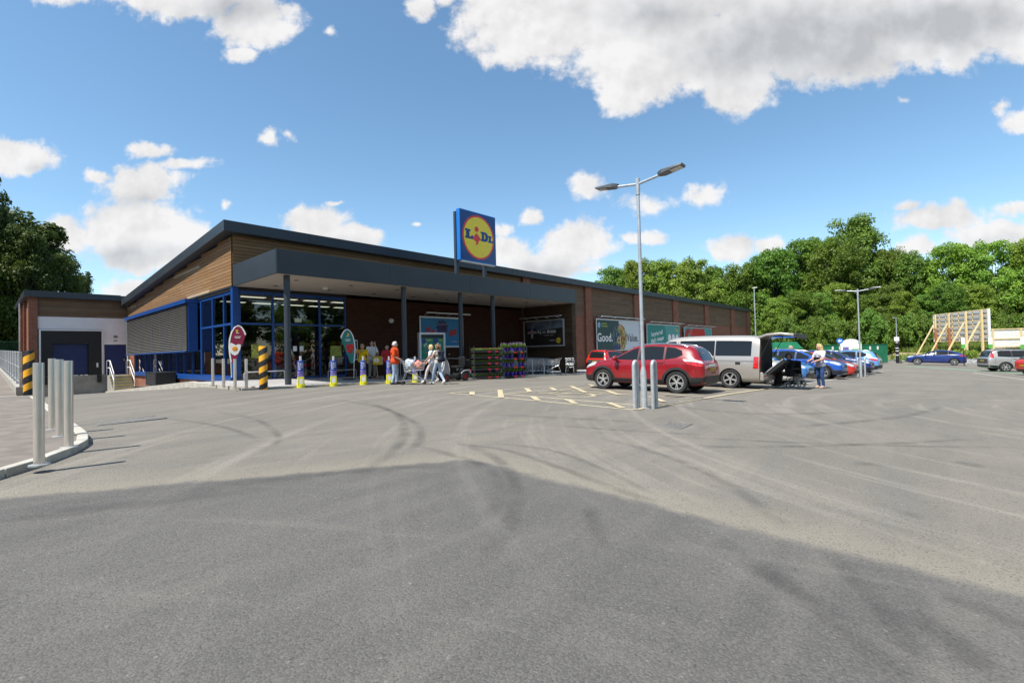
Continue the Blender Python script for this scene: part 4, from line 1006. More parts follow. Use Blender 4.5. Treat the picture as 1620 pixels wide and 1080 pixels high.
# dark trees on the left, beyond the loading bay
for (u, v, d, h, lab) in ((-45,262,44,85,'tall dark tree at the left edge of the picture beyond the loading bay'),(38,350,45,60,'dark tree sloping down towards the loading bay roof at the left'),(100,402,49,40,'smaller dark tree behind the loading bay roof'),(132,428,52,22,'lowest dark treetop at the right end of the left trees'),(-140,280,48,90,'dark tree just outside the left edge')):
    tree_at(u, v, d, h, CRD, lab, 'dark trees behind the loading bay', .3, 'dark_tree')
for k, (u, v, d) in enumerate(((0,470,50),(50,480,48),(95,485,53),(-60,450,46))):
    tree_at(u, v, d, 40, CRD, 'dark low tree filling the gap behind the loading bay', 'dark trees behind the loading bay', .2, 'dark_tree')
# trees behind the camera, seen mirrored in the shop glass
for k in range(12):
    a = -3.5 + k*.275; rr = 46 + 5*(k % 3)
    x, y = CAM.x + rr*math.cos(a), CAM.y + rr*math.sin(a)
    tree('broadleaf_tree', Vector((x, y, 0)), gz(x,y)-.2, 15+2.5*(k % 4), 7.5, CR, 'tree across the road behind the viewpoint, seen only mirrored in the shop glass', 'trees mirrored in the glass')
for (x, y, h) in ((-8,47,15),(-13,43,17),(-19,47,18),(-25,40,16),(-5,56,19)):
    tree('dark_tree', Vector((x,y,0)), .3, h, 6.5, CRD, 'dark tree behind the yard, seen only mirrored in the side glazing', 'trees mirrored in the side glazing')
for (x, y, h) in ((-33,30,14),(-41,20,16),(-46,8,15),(-50,-5,17)):
    tree('dark_tree', Vector((x,y,0)), .4, h, 7.5, CRD, 'dark tree of the row beyond the far left footway, outside the picture', 'dark trees beyond the left footway')
# ---- bank on the right: rocks, bare soil, rough grass
KB = [(110,14),(90,-4),(80,-11.5),(70,-18.8),(64,-23.2),(58,-27.7),(52,-32),(40,-41),(25,-52)]
KB = smooth(KB, 1)
def offs(d):
    out = []; n = len(KB)
    for i, p in enumerate(KB):
        a = Vector(KB[max(i-1,0)]); c = Vector(KB[min(i+1,n-1)]); t = (c-a).normalized(); q = Vector((-t.y, t.x))
        out.append((p[0]+q.x*d, p[1]+q.y*d))
    return out
PROF = [(0,.1),(.9,.35),(2.2,.75),(4.0,1.0),(6.0,1.35),(8.0,1.75),(12,2.2),(30,3.0),(70,4)]
def bank(name, d0, d1, mat, kind, label, st=.8, amp=.08):
    ds = lines(d0, d1, st); rows = [offs(d) for d in ds]; mb = MB(); R = random.Random(9); n = len(KB)
    dense = []
    for r in rows:
        q = []
        for a, b in zip(r, r[1:]):
            k = max(2, int(math.hypot(a[0]-b[0], a[1]-b[1])/1.2)); q.append((a, b))
        dense.append(q)
    M = 6
    for i, d in enumerate(ds):
        r = rows[i]
        for j in range(n-1):
            for k in range(M):
                x = lerp(r[j][0], r[j+1][0], k/M); y = lerp(r[j][1], r[j+1][1], k/M)
                mb.v.append((x, y, gz(x, y) + interp(PROF, d) + (R.uniform(-amp, amp) if 0 < i < len(ds)-1 else 0)))
    w = (n-1)*M
    for i in range(len(ds)-1):
        for j in range(w-1): mb.f.append((i*w+j, i*w+j+1, (i+1)*w+j+1, (i+1)*w+j)); mb.m.append(0)
    o = mb.build(name, mat, smooth=60, fixn=True); return tag(o, label, kind=kind)
def side(d):   # sign so that the bank lies away from the camera
    return d
if (Vector(offs(5)[6])-CAM.xy).length < (Vector(KB[6])-CAM.xy).length:
    KB = KB[::-1]
M_ROCK = pmat('grey rock chips', (.23,.23,.23), .9, var=.55, vscale=2.6, bump=1.0, bscale=5)
M_SOIL = pmat('dry sandy soil', (.36,.27,.17), .95, var=.25, vscale=.9, bump=.5, bscale=6)
M_GRASSB = pmat('rough grass', (.12,.155,.03), .9, var=.4, vscale=.8, bump=.8, bscale=9)
bank('gravel_bank', .1, 2.3, M_ROCK, 'structure', 'bank of grey rock chips behind the far kerb', .35, .09)
bank('soil_bank', 2.3, 5.6, M_SOIL, 'structure', 'bare sandy soil above the rock chips', .6, .06)
bank('grass_bank', 5.6, 60, M_GRASSB, 'structure', 'rough grass at the foot of the wood', 3.0, .1)
strip3d('far_kerb', [(p[0],p[1],0) for p in smooth(KB,1)], .25, .1, M_KERB, gz, label='pale kerb at the far edge of the car park')
def tufts(name, n, d0, d1, h, mat, kind, label, seed, w=.03):
    R = random.Random(seed); mb = MB()
    for i in range(n):
        j = R.randrange(len(KB)-1); d = R.uniform(d0, d1); o1 = offs_c(d); t = R.random()
        x = lerp(o1[j][0], o1[j+1][0], t); y = lerp(o1[j][1], o1[j+1][1], t); z = gz(x, y)+interp(PROF, d)-.03
        for k in range(5):
            a = R.uniform(0, 2*PI); l = h*R.uniform(.5, 1.2); bx, by = R.uniform(-.2,.2), R.uniform(-.2,.2)
            c, s = math.cos(a)*w*2, math.sin(a)*w*2; ex, ey = R.uniform(-.3,.3)*l, R.uniform(-.3,.3)*l
            mb.add([(x+bx-c,y+by-s,z),(x+bx+c,y+by+s,z),(x+bx+ex,y+by+ey,z+l)], [(0,1,2)])
    o = mb.build(name, mat); return tag(o, label, kind=kind)
_oc = {}
def offs_c(d):
    k = round(d, 1)
    if k not in _oc: _oc[k] = offs(k)
    return _oc[k]
M_GBLADE = leaf_mat('grass blades', (.12,.17,.03), (.22,.27,.06), .3)
tufts('grass', 4200, 5.4, 12, .7, M_GBLADE, 'stuff', 'rough green grass growing on top of the bank', 4, .05)
# young plants on the rocks
def plant_mesh(seed, n, s, mat):
    R = random.Random(seed); mb = MB()
    for i in range(n):
        a = R.uniform(0, 2*PI); r = s*R.random()**.5; z = s*R.uniform(.1, 1.1); c = Vector((r*math.cos(a), r*math.sin(a), z)); nn = Vector((R.gauss(0,1), R.gauss(0,1), R.gauss(.5,1))).normalized(); t = nn.orthogonal().normalized(); b = nn.cross(t); l = s*R.uniform(.12,.25)
        mb.add([c-t*l, c-b*l*.5, c+t*l, c+b*l*.5], [(0,1,2,3)])
    o = mb.build('leaves', mat); me = o.data; bpy.data.objects.remove(o); return me
PMs = [plant_mesh(i, 130, .6, M_LEAFL) for i in range(2)]
R = random.Random(12)
for k, (u, v) in enumerate(((1405,569),(1411,572),(1530,571),(1536,566),(1541,573),(1548,569),(1385,571),(1528,560),(1470,570),(1440,570),(1600,574))):
    dep = lerp(61, 47.5, (u-1400)/200); p = far_at(u, dep); q = Vector((p.x, p.y))
    best = min((abs((Vector(o_)-q).length), d, o_) for d in (.6,1.0,1.5,2.0) for o_ in smooth(offs(d),2))
    x, y = best[2]; e = empty('young_plant', (x, y, gz(x,y)+interp(PROF,best[1])), k*1.3, 'young leafy green plant growing among the grey rock chips of the bank', 'plant', 'young plants on the rock bank')
    c = bpy.data.objects.new('leaves', PMs[k%2]); COL.objects.link(c); c.parent = e; s = R.uniform(.8,1.5); c.scale = (s,s,s)
# ------------------------------------------------------------------ vehicles
def paint(name, col, flake=.0, rough=.28, metal=0.0):
    m, t, b = newmat(name)
    co = t.n('ShaderNodeTexCoord').outputs['Object']
    s = t.n('ShaderNodeSeparateXYZ', ins={0: co})
    d = t.math('MULTIPLY', t.math('SUBTRACT', 1.0, t.ramp(s.outputs[2], .2, .75)), t.ramp(t.noise(co, 3.5, 6, .7), .35, .7))
    t.link(t.mix(t.math('MULTIPLY', d, .22), c4(col), (.2,.17,.14,1)), b.inputs['Base Color'])
    b.inputs['Roughness'].default_value = rough; b.inputs['Metallic'].default_value = metal; b.inputs['Coat Weight'].default_value = .8; b.inputs['Coat Roughness'].default_value = .05
    return m
M_CGLASS, _t, _b = newmat('car glass'); _b.inputs['Base Color'].default_value = (.012,.015,.017,1); _b.inputs['Roughness'].default_value = .03; _b.inputs['Specular IOR Level'].default_value = .4
M_PLAST = pmat('black plastic', (.022,.023,.025), .55, var=.2, vscale=5, dirt=.12)
M_TYR = pmat('tyre rubber', (.022,.022,.023), .8, var=.2, vscale=8, dirt=.15)
M_ALLOY = pmat('alloy wheel', (.60,.60,.59), .3, .6, var=.05)
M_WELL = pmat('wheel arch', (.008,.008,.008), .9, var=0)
M_CHROME = pmat('chrome', (.75,.75,.76), .12, 1.0, var=0)
M_HEAD = pmat('headlamp', (.62,.66,.70), .08, .3, .8, var=.25, vscale=14, coat=1.0)
M_TAIL = pmat('tail lamp', (.52,.012,.012), .12, 0, .6, var=.35, vscale=10, coat=1.0)
M_TAILW = pmat('clear tail lamp', (.75,.70,.68), .12, 0, .6, var=.2, vscale=14, coat=1.0)
M_PLY = pmat('yellow number plate', (.62,.42,.03), .5, var=.08); M_PLW = pmat('white number plate', (.75,.75,.72), .5, var=.05)
M_SEAM = pmat('panel gap', (.006,.006,.006), .9, var=0)
def subsurf_mesh(me, lv):
    o = bpy.data.objects.new('tmp', me); COL.objects.link(o)
    m = o.modifiers.new('s', 'SUBSURF'); m.levels = lv; m.render_levels = lv
    dg = bpy.context.evaluated_depsgraph_get(); r = bpy.data.meshes.new_from_object(o.evaluated_get(dg)); bpy.data.objects.remove(o); return r
def bool_cut(me, cut):
    o = bpy.data.objects.new('tmp', me); COL.objects.link(o); c = bpy.data.objects.new('cut', cut); COL.objects.link(c)
    m = o.modifiers.new('b', 'BOOLEAN'); m.operation = 'DIFFERENCE'; m.object = c; m.solver = 'EXACT'
    dg = bpy.context.evaluated_depsgraph_get(); r = bpy.data.meshes.new_from_object(o.evaluated_get(dg)); bpy.data.objects.remove(o); bpy.data.objects.remove(c); return r
def car_shell(st, cutx, R, wr, lv=3):
    """st: stations (x, zbottom, halfwidth, zbelt, roof halfwidth, zroof)"""
    vs = []; fs = []; n = 0
    for (x, zb, w, zl, r, zr) in st:
        wt = lerp(w*.955, r, .8)
        half = [(0, zb), (w*.80, zb), (w*.965, zb+.09*(zl-zb)+.02), (w*1.0, lerp(zb, zl, .42)), (w*.992, lerp(zb, zl, .78)), (w*.955, zl), (lerp(w*.955, r, .45), lerp(zl, zr, .42)), (lerp(w*.955, r, .86), lerp(zl, zr, .80)), (r*.88, lerp(zl, zr, .965)), (r*.5, zr), (0, zr+.004)]
        ring = half + [(-y, z) for y, z in half[-2:0:-1]]
        n = len(ring); vs += [(x, y, z) for y, z in ring]
    k = len(st)
    for i in range(k-1):
        for j in range(n): fs.append((i*n+j, i*n+(j+1) % n, (i+1)*n+(j+1) % n, (i+1)*n+j))
    for base, rev in ((0, 1), ((k-1)*n, 0)):
        c = [vs[base+j] for j in range(n)]; cz = sum(p[2] for p in c)/n; vs.append((c[0][0], 0, cz)); ci = len(vs)-1
        for j in range(n): f = (base+j, base+(j+1) % n, ci); fs.append(f if not rev else f[::-1])
    me = bpy.data.meshes.new('shell'); me.from_pydata(vs, [], fs)
    me = subsurf_mesh(me, lv)
    bm = bmesh.new(); bm.from_mesh(me); bmesh.ops.recalc_face_normals(bm, faces=bm.faces); bm.to_mesh(me)
    bvh = BVHTree.FromBMesh(bm); bm.free()
    me.materials.append(M_PLAST); me.materials.append(M_WELL)
    cm = MB()
    for x in cutx:
        for s in (-1, 1):
            M = Matrix.Translation((x, s*(wr-.16), R*.97)) @ Matrix.Rotation(PI/2, 4, 'X')
            cm.lathe([(R*1.17, -.21), (R*1.17, .45 if s < 0 else .21)] if False else [(R*1.17, -.30), (R*1.17, .30)], 36, 1, M)
    cme = bpy.data.meshes.new('c'); cme.from_pydata(cm.v, [], cm.f); cme.materials.append(M_PLAST); cme.materials.append(M_WELL); cme.polygons.foreach_set('material_index', [1]*len(cm.f))
    bm = bmesh.new(); bm.from_mesh(cme); bmesh.ops.recalc_face_normals(bm, faces=bm.faces); bm.to_mesh(cme); bm.free()
    me = bool_cut(me, cme)
    me.polygons.foreach_set('use_smooth', [True]*len(me.polygons))
    try: me.set_sharp_from_angle(angle=math.radians(38))
    except Exception: pass
    return me, bvh
def fill(poly, step):
    """triangulated fine fill of a 2-D polygon"""
    bm = bmesh.new(); vs = [bm.verts.new((p[0], p[1], 0)) for p in poly]; bm.faces.new(vs)
    x0, x1 = min(p[0] for p in poly), max(p[0] for p in poly); y0, y1 = min(p[1] for p in poly), max(p[1] for p in poly)
    for a, n in ((0, int((x1-x0)/step)), (1, int((y1-y0)/step))):
        for k in range(1, n+1):
            c = (x0 + (x1-x0)*k/(n+1)) if a == 0 else (y0 + (y1-y0)*k/(n+1))
            bmesh.ops.bisect_plane(bm, geom=bm.verts[:]+bm.edges[:]+bm.faces[:], plane_co=(c,0,0) if a == 0 else (0,c,0), plane_no=(1,0,0) if a == 0 else (0,1,0))
    bmesh.ops.triangulate(bm, faces=bm.faces)
    bm.verts.index_update(); r = [tuple(v.co[:2]) for v in bm.verts], [tuple(v.index for v in f.verts) for f in bm.faces]; bm.free(); return r
def decal(mb, bvh, poly, view, step=.09, off=.004, mi=0, side=1):
    """project a polygon on the shell. view: 'S' side (x,z), 'F' front (y,z), 'B' back (y,z), 'T' top (x,y), or an angle in degrees about z from +x"""
    vs, fs = fill(poly, step); out = []; ok = []
    for a, b in vs:
        if view == 'S': o, d = Vector((a, side*3, b)), Vector((0, -side, 0))
        elif view == 'F': o, d = Vector((5, a, b)), Vector((-1, 0, 0))
        elif view == 'B': o, d = Vector((-5, a, b)), Vector((1, 0, 0))
        elif view == 'T': o, d = Vector((a, b, 5)), Vector((0, 0, -1))
        else:
            an = math.radians(view)*1.0; dd = Vector((math.cos(an), side*math.sin(an), 0)); t = Vector((-dd.y, dd.x, 0))*side; t = -t if dd.x > 0 else t
            o = dd*6 + t*a + Vector((0,0,b)); d = -dd
        h = bvh.ray_cast(o, d)
        if h[0] is None: out.append(None); continue
        n = h[1]; n = n if n.dot(d) < 0 else -n
        out.append(h[0] + (n*.5 - d*.5).normalized()*off)
    keep = [f for f in fs if all(out[i] is not None for i in f)]
    mb.add([v if v is not None else (0,0,0) for v in out], [f for f in keep], mi); return mb
def seam(mb, bvh, pts, w=.008, side=1, view='S', off=.002):
    for p, q in zip(pts, pts[1:]):
        dx, dz = q[0]-p[0], q[1]-p[1]; L = math.hypot(dx, dz); nx, nz = -dz/L*w/2, dx/L*w/2
        decal(mb, bvh, [(p[0]+nx,p[1]+nz),(p[0]-nx,p[1]-nz),(q[0]-nx,q[1]-nz),(q[0]+nx,q[1]+nz)], view, .09, off, 0, side)
_wheel = {}
def wheel_meshes(R, w, spokes, style=0):
    k = (R, w, spokes, style)
    if k in _wheel: return _wheel[k]
    rr = R*.68
    mb = MB(); mb.lathe([(rr, -w*.45), (R*.93, -w*.5), (R, -w*.36), (R, w*.36), (R*.93, w*.5), (rr, w*.45), (rr*.98, w*.2), (rr*.98, -w*.2), (rr, -w*.45)], 36, 0, Matrix.Rotation(PI/2, 4, 'X'), False)
    a = mb.build('tyre', M_TYR, smooth=35); ta = a.data; bpy.data.objects.remove(a)
    mb = MB(); M = Matrix.Rotation(PI/2, 4, 'X')
    mb.lathe([(rr*.99, w*.46), (rr*.99, w*.40), (rr*.90, w*.38), (rr*.90, w*.45), (rr*.99, w*.46)], 36, 0, M, False)
    mb.lathe([(0.0, w*.37), (rr*.2, w*.36), (rr*.22, w*.2)], 20, 0, M)
    mb.lathe([(0.0, w*.08), (rr*.95, w*.10)], 24, 1, M)
    for s in range(spokes):
        for q in ((-1, 1) if style == 0 else (0,)):
            an = 2*PI*s/spokes + q*.16
            r0, r1 = rr*.15, rr*.92; wi, wo = (.055, .05) if style == 0 else (.10, .14)
            c, sn = math.cos(an), math.sin(an)
            P = []
            for (r, ww, d) in ((r0, wi*rr*2, w*.37), (r1, wo*rr*2, w*.42)):
                for t in (-.5, .5):
                    for dd in (0, -.04): P.append((c*r - sn*ww*t, -(d+dd), sn*r + c*ww*t))
            mb.add(P, [(0,2,6,4),(1,5,7,3),(0,4,5,1),(2,3,7,6),(0,1,3,2),(4,6,7,5)], 0)
    b = mb.build('rim', [M_ALLOY, M_WELL], smooth=30, fixn=True); tb = b.data; bpy.data.objects.remove(b)
    _wheel[k] = (ta, tb); return _wheel[k]
SHELLS = {}
def car(name, label, kind, S, col, p, hd, group='cars parked in the car park', cat='car', plate_back=True, pitch=None, both=True):
    """p: ground point under the middle of the car, hd: heading angle of its nose in the site plan"""
    x0, y0 = p[0], p[1]; dx, dy = math.cos(hd), math.sin(hd)
    WB = S['wb']; zf = gz(x0+dx*WB/2, y0+dy*WB/2); zr = gz(x0-dx*WB/2, y0-dy*WB/2); zl = gz(x0-dy*.8, y0+dx*.8); zri = gz(x0+dy*.8, y0-dx*.8)
    e = empty(name, (x0, y0, (zf+zr)/2), 0, label, cat, group)
    F = Vector((dx*WB, dy*WB, zf-zr)).normalized(); Lf = Vector((-dy*1.6, dx*1.6, zl-zri)).normalized(); U = F.cross(Lf).normalized(); Lf = U.cross(F)
    e.rotation_euler = Matrix(((F.x, Lf.x, U.x), (F.y, Lf.y, U.y), (F.z, Lf.z, U.z))).to_euler()
    if kind not in SHELLS:
        me, bvh = car_shell(S['st'], S['ax'], S['R'], S['hw']); SHELLS[kind] = {'me': me, 'bvh': bvh, 'parts': car_parts(S, bvh)}
    sh = SHELLS[kind]
    b = bpy.data.objects.new('body', sh['me']); COL.objects.link(b); b.parent = e
    b.material_slots[0].link = 'OBJECT'; b.material_slots[0].material = col
    for nm, me, mats, sub in sh['parts']:
        o = bpy.data.objects.new(nm, me); COL.objects.link(o); o.parent = e
        if mats == 'BODY': o.material_slots[0].link = 'OBJECT'; o.material_slots[0].material = col
        for nm2, me2 in sub: q = bpy.data.objects.new(nm2, me2); COL.objects.link(q); q.parent = o
    ta, tb = wheel_meshes(S['R'], S['tw'], S['sp'], S['ws'])
    for x in S['ax']:
        for s in (-1, 1):
            w = bpy.data.objects.new('wheel', ta); COL.objects.link(w); w.parent = e; w.location = (x, s*(S['hw']-S['tw']/2-.005), S['R'])
            # rim mesh faces -y; turn it round on the left side
            w.rotation_euler = (0, x*1.7, PI if s > 0 else 0)
            r = bpy.data.objects.new('rim', tb); COL.objects.link(r); r.parent = w
    return e
def car_parts(S, bvh):
    out = []
    def fin(nm, mb, mat, sub=(), body=False, smooth=False):
        if not mb.f: return
        o = mb.build(nm, mat, smooth=smooth, fixn=False); me = o.data; bpy.data.objects.remove(o)
        if smooth is False: me.polygons.foreach_set('use_smooth', [True]*len(me.polygons))
        out.append((nm, me, 'BODY' if body else None, list(sub)))
    for s in (-1, 1):
        for poly in S['side_win']:
            m = MB(); decal(m, bvh, poly, 'S', .08, .004, 0, s); fin('side_window', m, M_CGLASS)
        if len(S['side_win']) > 2 and S.get('pillars', True):
            for wa, wb in zip(S['side_win'], S['side_win'][1:]):
                xa = min(p[0] for p in wa); xb = max(p[0] for p in wb); za = max(min(p[1] for p in wa), min(p[1] for p in wb)); zb = min(max(p[1] for p in wa), max(p[1] for p in wb))-.015
                m = MB(); decal(m, bvh, [(xb+.004,za),(xa-.004,za),(xa-.004,zb),(xb+.004,zb)], 'S', .06, .0035, 0, s); fin('pillar_trim', m, M_PLAST)
        m = MB()
        for ln in S['seams']: seam(m, bvh, ln, .011, s)
        fin('door_seam', m, M_SEAM)
        if S.get('clad'):
            m = MB(); 
            for poly in S['clad']: decal(m, bvh, poly, 'S', .07, .006, 0, s)
            fin('lower_cladding', m, M_PLAST)
        if S.get('archlip'):
            m = MB()
            for x in S['ax']:
                P = [(x+S['R']*k*math.cos(a), S['R']*.97+S['R']*k*math.sin(a)) for k, rng in ((1.175, range(-8, 189, 7)), (1.40, range(188, -9, -7))) for a in [math.radians(d) for d in rng]]
                n = len(P)//2
                for i in range(n-1): decal(m, bvh, [P[i], P[i+1], P[-2-i], P[-1-i]], 'S', .2, .008, 0, s)
            fin('arch_trim', m, M_PLAST if S['archlip'] == 1 else M_ARCHBODY, body=False)
        for (x, z) in S['handles']:
            m = MB(); y = bvh.ray_cast(Vector((x, s*3, z)), Vector((0,-s,0)))[0].y; m.box(x-.10, y-.012*s*0, z-.014, x+.10, y+.03*s, z+.014); fin('door_handle', m, S.get('hmat', M_PLAST), body=S.get('hbody', True), smooth=30)
        x, z = S['mirror']; h = bvh.ray_cast(Vector((x, s*3, z-.06)), Vector((0,-s,0)))[0]
        m = MB(); m.ball((x-.02, h.y+s*.17, z+.02), .12, 12, 0, (.75,1.05,.72)); m.box(x-.03, h.y-.02*s, z-.05, x+.03, h.y+.12*s, z-.015); fin('door_mirror', m, M_PLAST, body=True, smooth=60)
        for poly, view in S['head']: m = MB(); decal(m, bvh, poly, view, .05, .006, 0, s); fin('headlight', m, M_HEAD)
        for poly, view, mt in S['tail']: m = MB(); decal(m, bvh, poly, view, .05, .006, 0, s); fin('taillight', m, mt)
        if S.get('rail'):
            pts = []
            for x in S['rail']:
                h = bvh.ray_cast(Vector((x, s*S['raily'], 4)), Vector((0,0,-1)))[0]; pts.append((x, s*S['raily'], h.z+(.045 if x not in (S['rail'][0], S['rail'][-1]) else .0)))
            m = MB(); m.tube(pts, .02, 8); fin('roof_rail', m, M_CHROME if S.get('railc') else M_PLAST, smooth=60)
    for poly, view, nm in S['ends']: m = MB(); decal(m, bvh, poly, view, .08, .005); fin(nm, m, M_CGLASS)
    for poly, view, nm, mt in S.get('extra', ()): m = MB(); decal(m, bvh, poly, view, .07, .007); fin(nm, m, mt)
    # plates with dark characters
    for (z, view, mt) in S['plates']:
        m = MB(); d = 1 if view == 'F' else -1; h = bvh.ray_cast(Vector((5*d, 0, z)), Vector((-d,0,0)))[0]; X = h.x + d*.012
        m.add([(X,-.26*d,z-.056),(X,.26*d,z-.056),(X,.26*d,z+.056),(X,-.26*d,z+.056)], [(0,1,2,3)])
        k = MB()
        for i in range(7):
            y = -.21+.06*i+(.03 if i > 3 else 0); X2 = X+d*.003
            a, b = y-.018, y+.018; k.add([(X2,d*a,z-.035),(X2,d*b,z-.035),(X2,d*b,z-.012),(X2,d*a,z-.012)], [(0,1,2,3)]); k.add([(X2,d*(a if i%2 else b-.012),z-.012),(X2,d*(a+.012 if i%2 else b),z-.012),(X2,d*(a+.012 if i%2 else b),z+.035),(X2,d*(a if i%2 else b-.012),z+.035)], [(0,1,2,3)]); k.add([(X2,d*a,z+.022),(X2,d*b,z+.022),(X2,d*b,z+.035),(X2,d*a,z+.035)], [(0,1,2,3)])
        o = k.build('plate_characters', M_INK); km = o.data; bpy.data.objects.remove(o)
        fin('number_plate', m, mt, [('plate_characters', km)])
    return out
M_ARCHBODY = M_PLAST
def glass_front(zc, zr, wc, wr_): return [(-wc,zc),(wc,zc),(wr_,zr),(-wr_,zr)]
SUV = dict(wb=2.63, ax=(1.30,-1.33), R=.345, tw=.225, hw=.895, sp=5, ws=0, archlip=1,
  st=[(2.16,.42,.50,.64,.40,.67),(2.13,.26,.66,.70,.55,.76),(2.02,.22,.80,.80,.66,.87),(1.7,.21,.87,.90,.74,.965),(1.3,.21,.895,.95,.77,1.03),(1.0,.21,.90,.975,.78,1.075),(.86,.21,.90,.985,.77,1.12),(.35,.21,.90,1.0,.66,1.44),(.10,.21,.90,1.005,.62,1.545),(-.4,.21,.90,1.02,.61,1.60),(-1.0,.21,.90,1.05,.60,1.59),(-1.5,.21,.90,1.085,.585,1.54),(-1.80,.22,.885,1.07,.575,1.47),(-1.98,.24,.86,1.03,.60,1.20),(-2.08,.27,.82,.96,.62,1.03),(-2.15,.30,.76,.86,.58,.92),(-2.17,.42,.66,.74,.5,.80)],
  side_win=[[(.98,1.045),(.02,1.03),(.03,1.44),(.25,1.385),(.50,1.255),(.80,1.10)],[(-.05,1.03),(-.88,1.06),(-.86,1.475),(-.4,1.49),(-.04,1.46)],[(-.95,1.065),(-1.30,1.115),(-1.50,1.21),(-1.44,1.35),(-1.2,1.44),(-.93,1.47)]],
  seams=[[(.95,1.02),(.98,.7),(.90,.42)],[(-.015,1.02),(-.02,.7),(0,.42)],[(-.92,1.05),(-.98,.85),(-1.15,.74)],[(.92,.40),(-.85,.40)],[(1.0,1.0),(1.6,.93)],[(-1.62,1.0),(-1.75,.62)]],
  clad=[[(1.68,.24),(.9,.24),(.95,.38),(.90,.40)][1:]+[(-.92,.40),(-.93,.24)],[(2.2,.22),(1.72,.22),(1.70,.52),(1.85,.47),(2.2,.5)],[(-2.2,.26),(-1.74,.24),(-1.72,.50),(-1.95,.52),(-2.2,.52)]],
  handles=[(.12,.93),(-.80,.96)], mirror=(.78,1.06), rail=(.35,.2,-.4,-1.0,-1.45,-1.6), raily=.56, railc=1,
  head=[([(.66,.84),(.98,.72),(1.10,.76),(1.06,.86),(.80,.93),(.62,.93)],48)], tail=[([(.60,1.0),(.66,.92),(.90,.85),(1.08,.87),(1.04,.94),(.85,.99)],132,M_TAIL),([(.56,1.08),(.60,1.01),(.85,1.0),(1.05,.95),(1.12,.95),(1.08,1.01),(.85,1.07)],132,M_TAILW)],
  ends=[(glass_front(1.13,1.49,.70,.52),'F','windscreen'),([(-.58,1.05),(.58,1.05),(.64,1.12),(.46,1.44),(-.46,1.44),(-.64,1.12)],'B','rear_window')],
  extra=[([(-.74,.24),(.74,.24),(.78,.52),(.6,.56),(-.6,.56),(-.78,.52)],'B','rear_bumper',M_PLAST),([(-.70,.24),(.70,.24),(.66,.44),(-.66,.44)],'F','front_grille',M_PLAST),([(-.35,.60),(.35,.60),(.35,.74),(-.35,.74)],'F','front_grille',M_PLAST),([(-.30,.885),(.30,.885),(.30,.915),(-.30,.915)],'B','tailgate_trim',M_CHROME)],
  plates=[(.76,'B',M_PLY),(.50,'F',M_PLW)])
HATCH = dict(wb=2.58, ax=(1.27,-1.31), R=.315, tw=.205, hw=.88, sp=5, ws=0, archlip=0,
  st=[(2.10,.36,.50,.55,.40,.58),(2.06,.22,.66,.62,.55,.67),(1.95,.17,.78,.72,.66,.78),(1.6,.16,.85,.83,.73,.885),(1.25,.16,.875,.885,.76,.95),(1.0,.16,.885,.91,.77,1.0),(.85,.16,.885,.92,.76,1.04),(.30,.16,.885,.935,.64,1.34),(.0,.16,.885,.94,.60,1.43),(-.5,.16,.885,.955,.58,1.475),(-1.0,.16,.885,.985,.57,1.455),(-1.45,.16,.88,1.01,.56,1.38),(-1.75,.18,.86,1.0,.56,1.24),(-1.92,.22,.83,.95,.60,1.02),(-2.02,.26,.78,.87,.6,.92),(-2.08,.38,.66,.72,.5,.76)],
  side_win=[[(.95,.985),(.02,.965),(.03,1.32),(.24,1.265),(.50,1.145),(.78,1.03)],[(-.05,.965),(-.90,.99),(-.88,1.36),(-.4,1.375),(-.04,1.345)],[(-.97,1.0),(-1.25,1.04),(-1.42,1.11),(-1.2,1.29),(-.95,1.345)]],
  seams=[[(.95,.96),(.98,.65),(.90,.3)],[(-.015,.96),(-.02,.65),(0,.3)],[(-.93,.98),(-1.0,.8),(-1.1,.70)],[(1.0,.94),(1.6,.86)]],
  handles=[(.12,.86),(-.82,.89)], mirror=(.76,1.0),
  head=[([(.58,.76),(.92,.62),(1.04,.66),(1.0,.75),(.72,.82),(.55,.83)],46)], tail=[([(.58,.98),(.62,.86),(.92,.78),(1.04,.82),(1.0,.95),(.8,1.0)],135,M_TAIL)],
  ends=[(glass_front(1.06,1.385,.70,.50),'F','windscreen'),([(-.56,1.0),(.56,1.0),(.62,1.06),(.46,1.3),(-.46,1.3),(-.62,1.06)],'B','rear_window')],
  extra=[([(-.60,.22),(.60,.22),(.66,.36),(.5,.44),(-.5,.44),(-.66,.36)],'F','front_grille',M_PLAST),([(-.42,.54),(.42,.54),(.36,.64),(-.36,.64)],'F','front_grille',M_PLAST),([(-.62,.24),(.62,.24),(.58,.38),(-.58,.38)],'B','rear_bumper',M_PLAST)],
  plates=[(.62,'B',M_PLY),(.47,'F',M_PLW)])
import copy
ESTATE = copy.deepcopy(HATCH) if False else dict(HATCH)
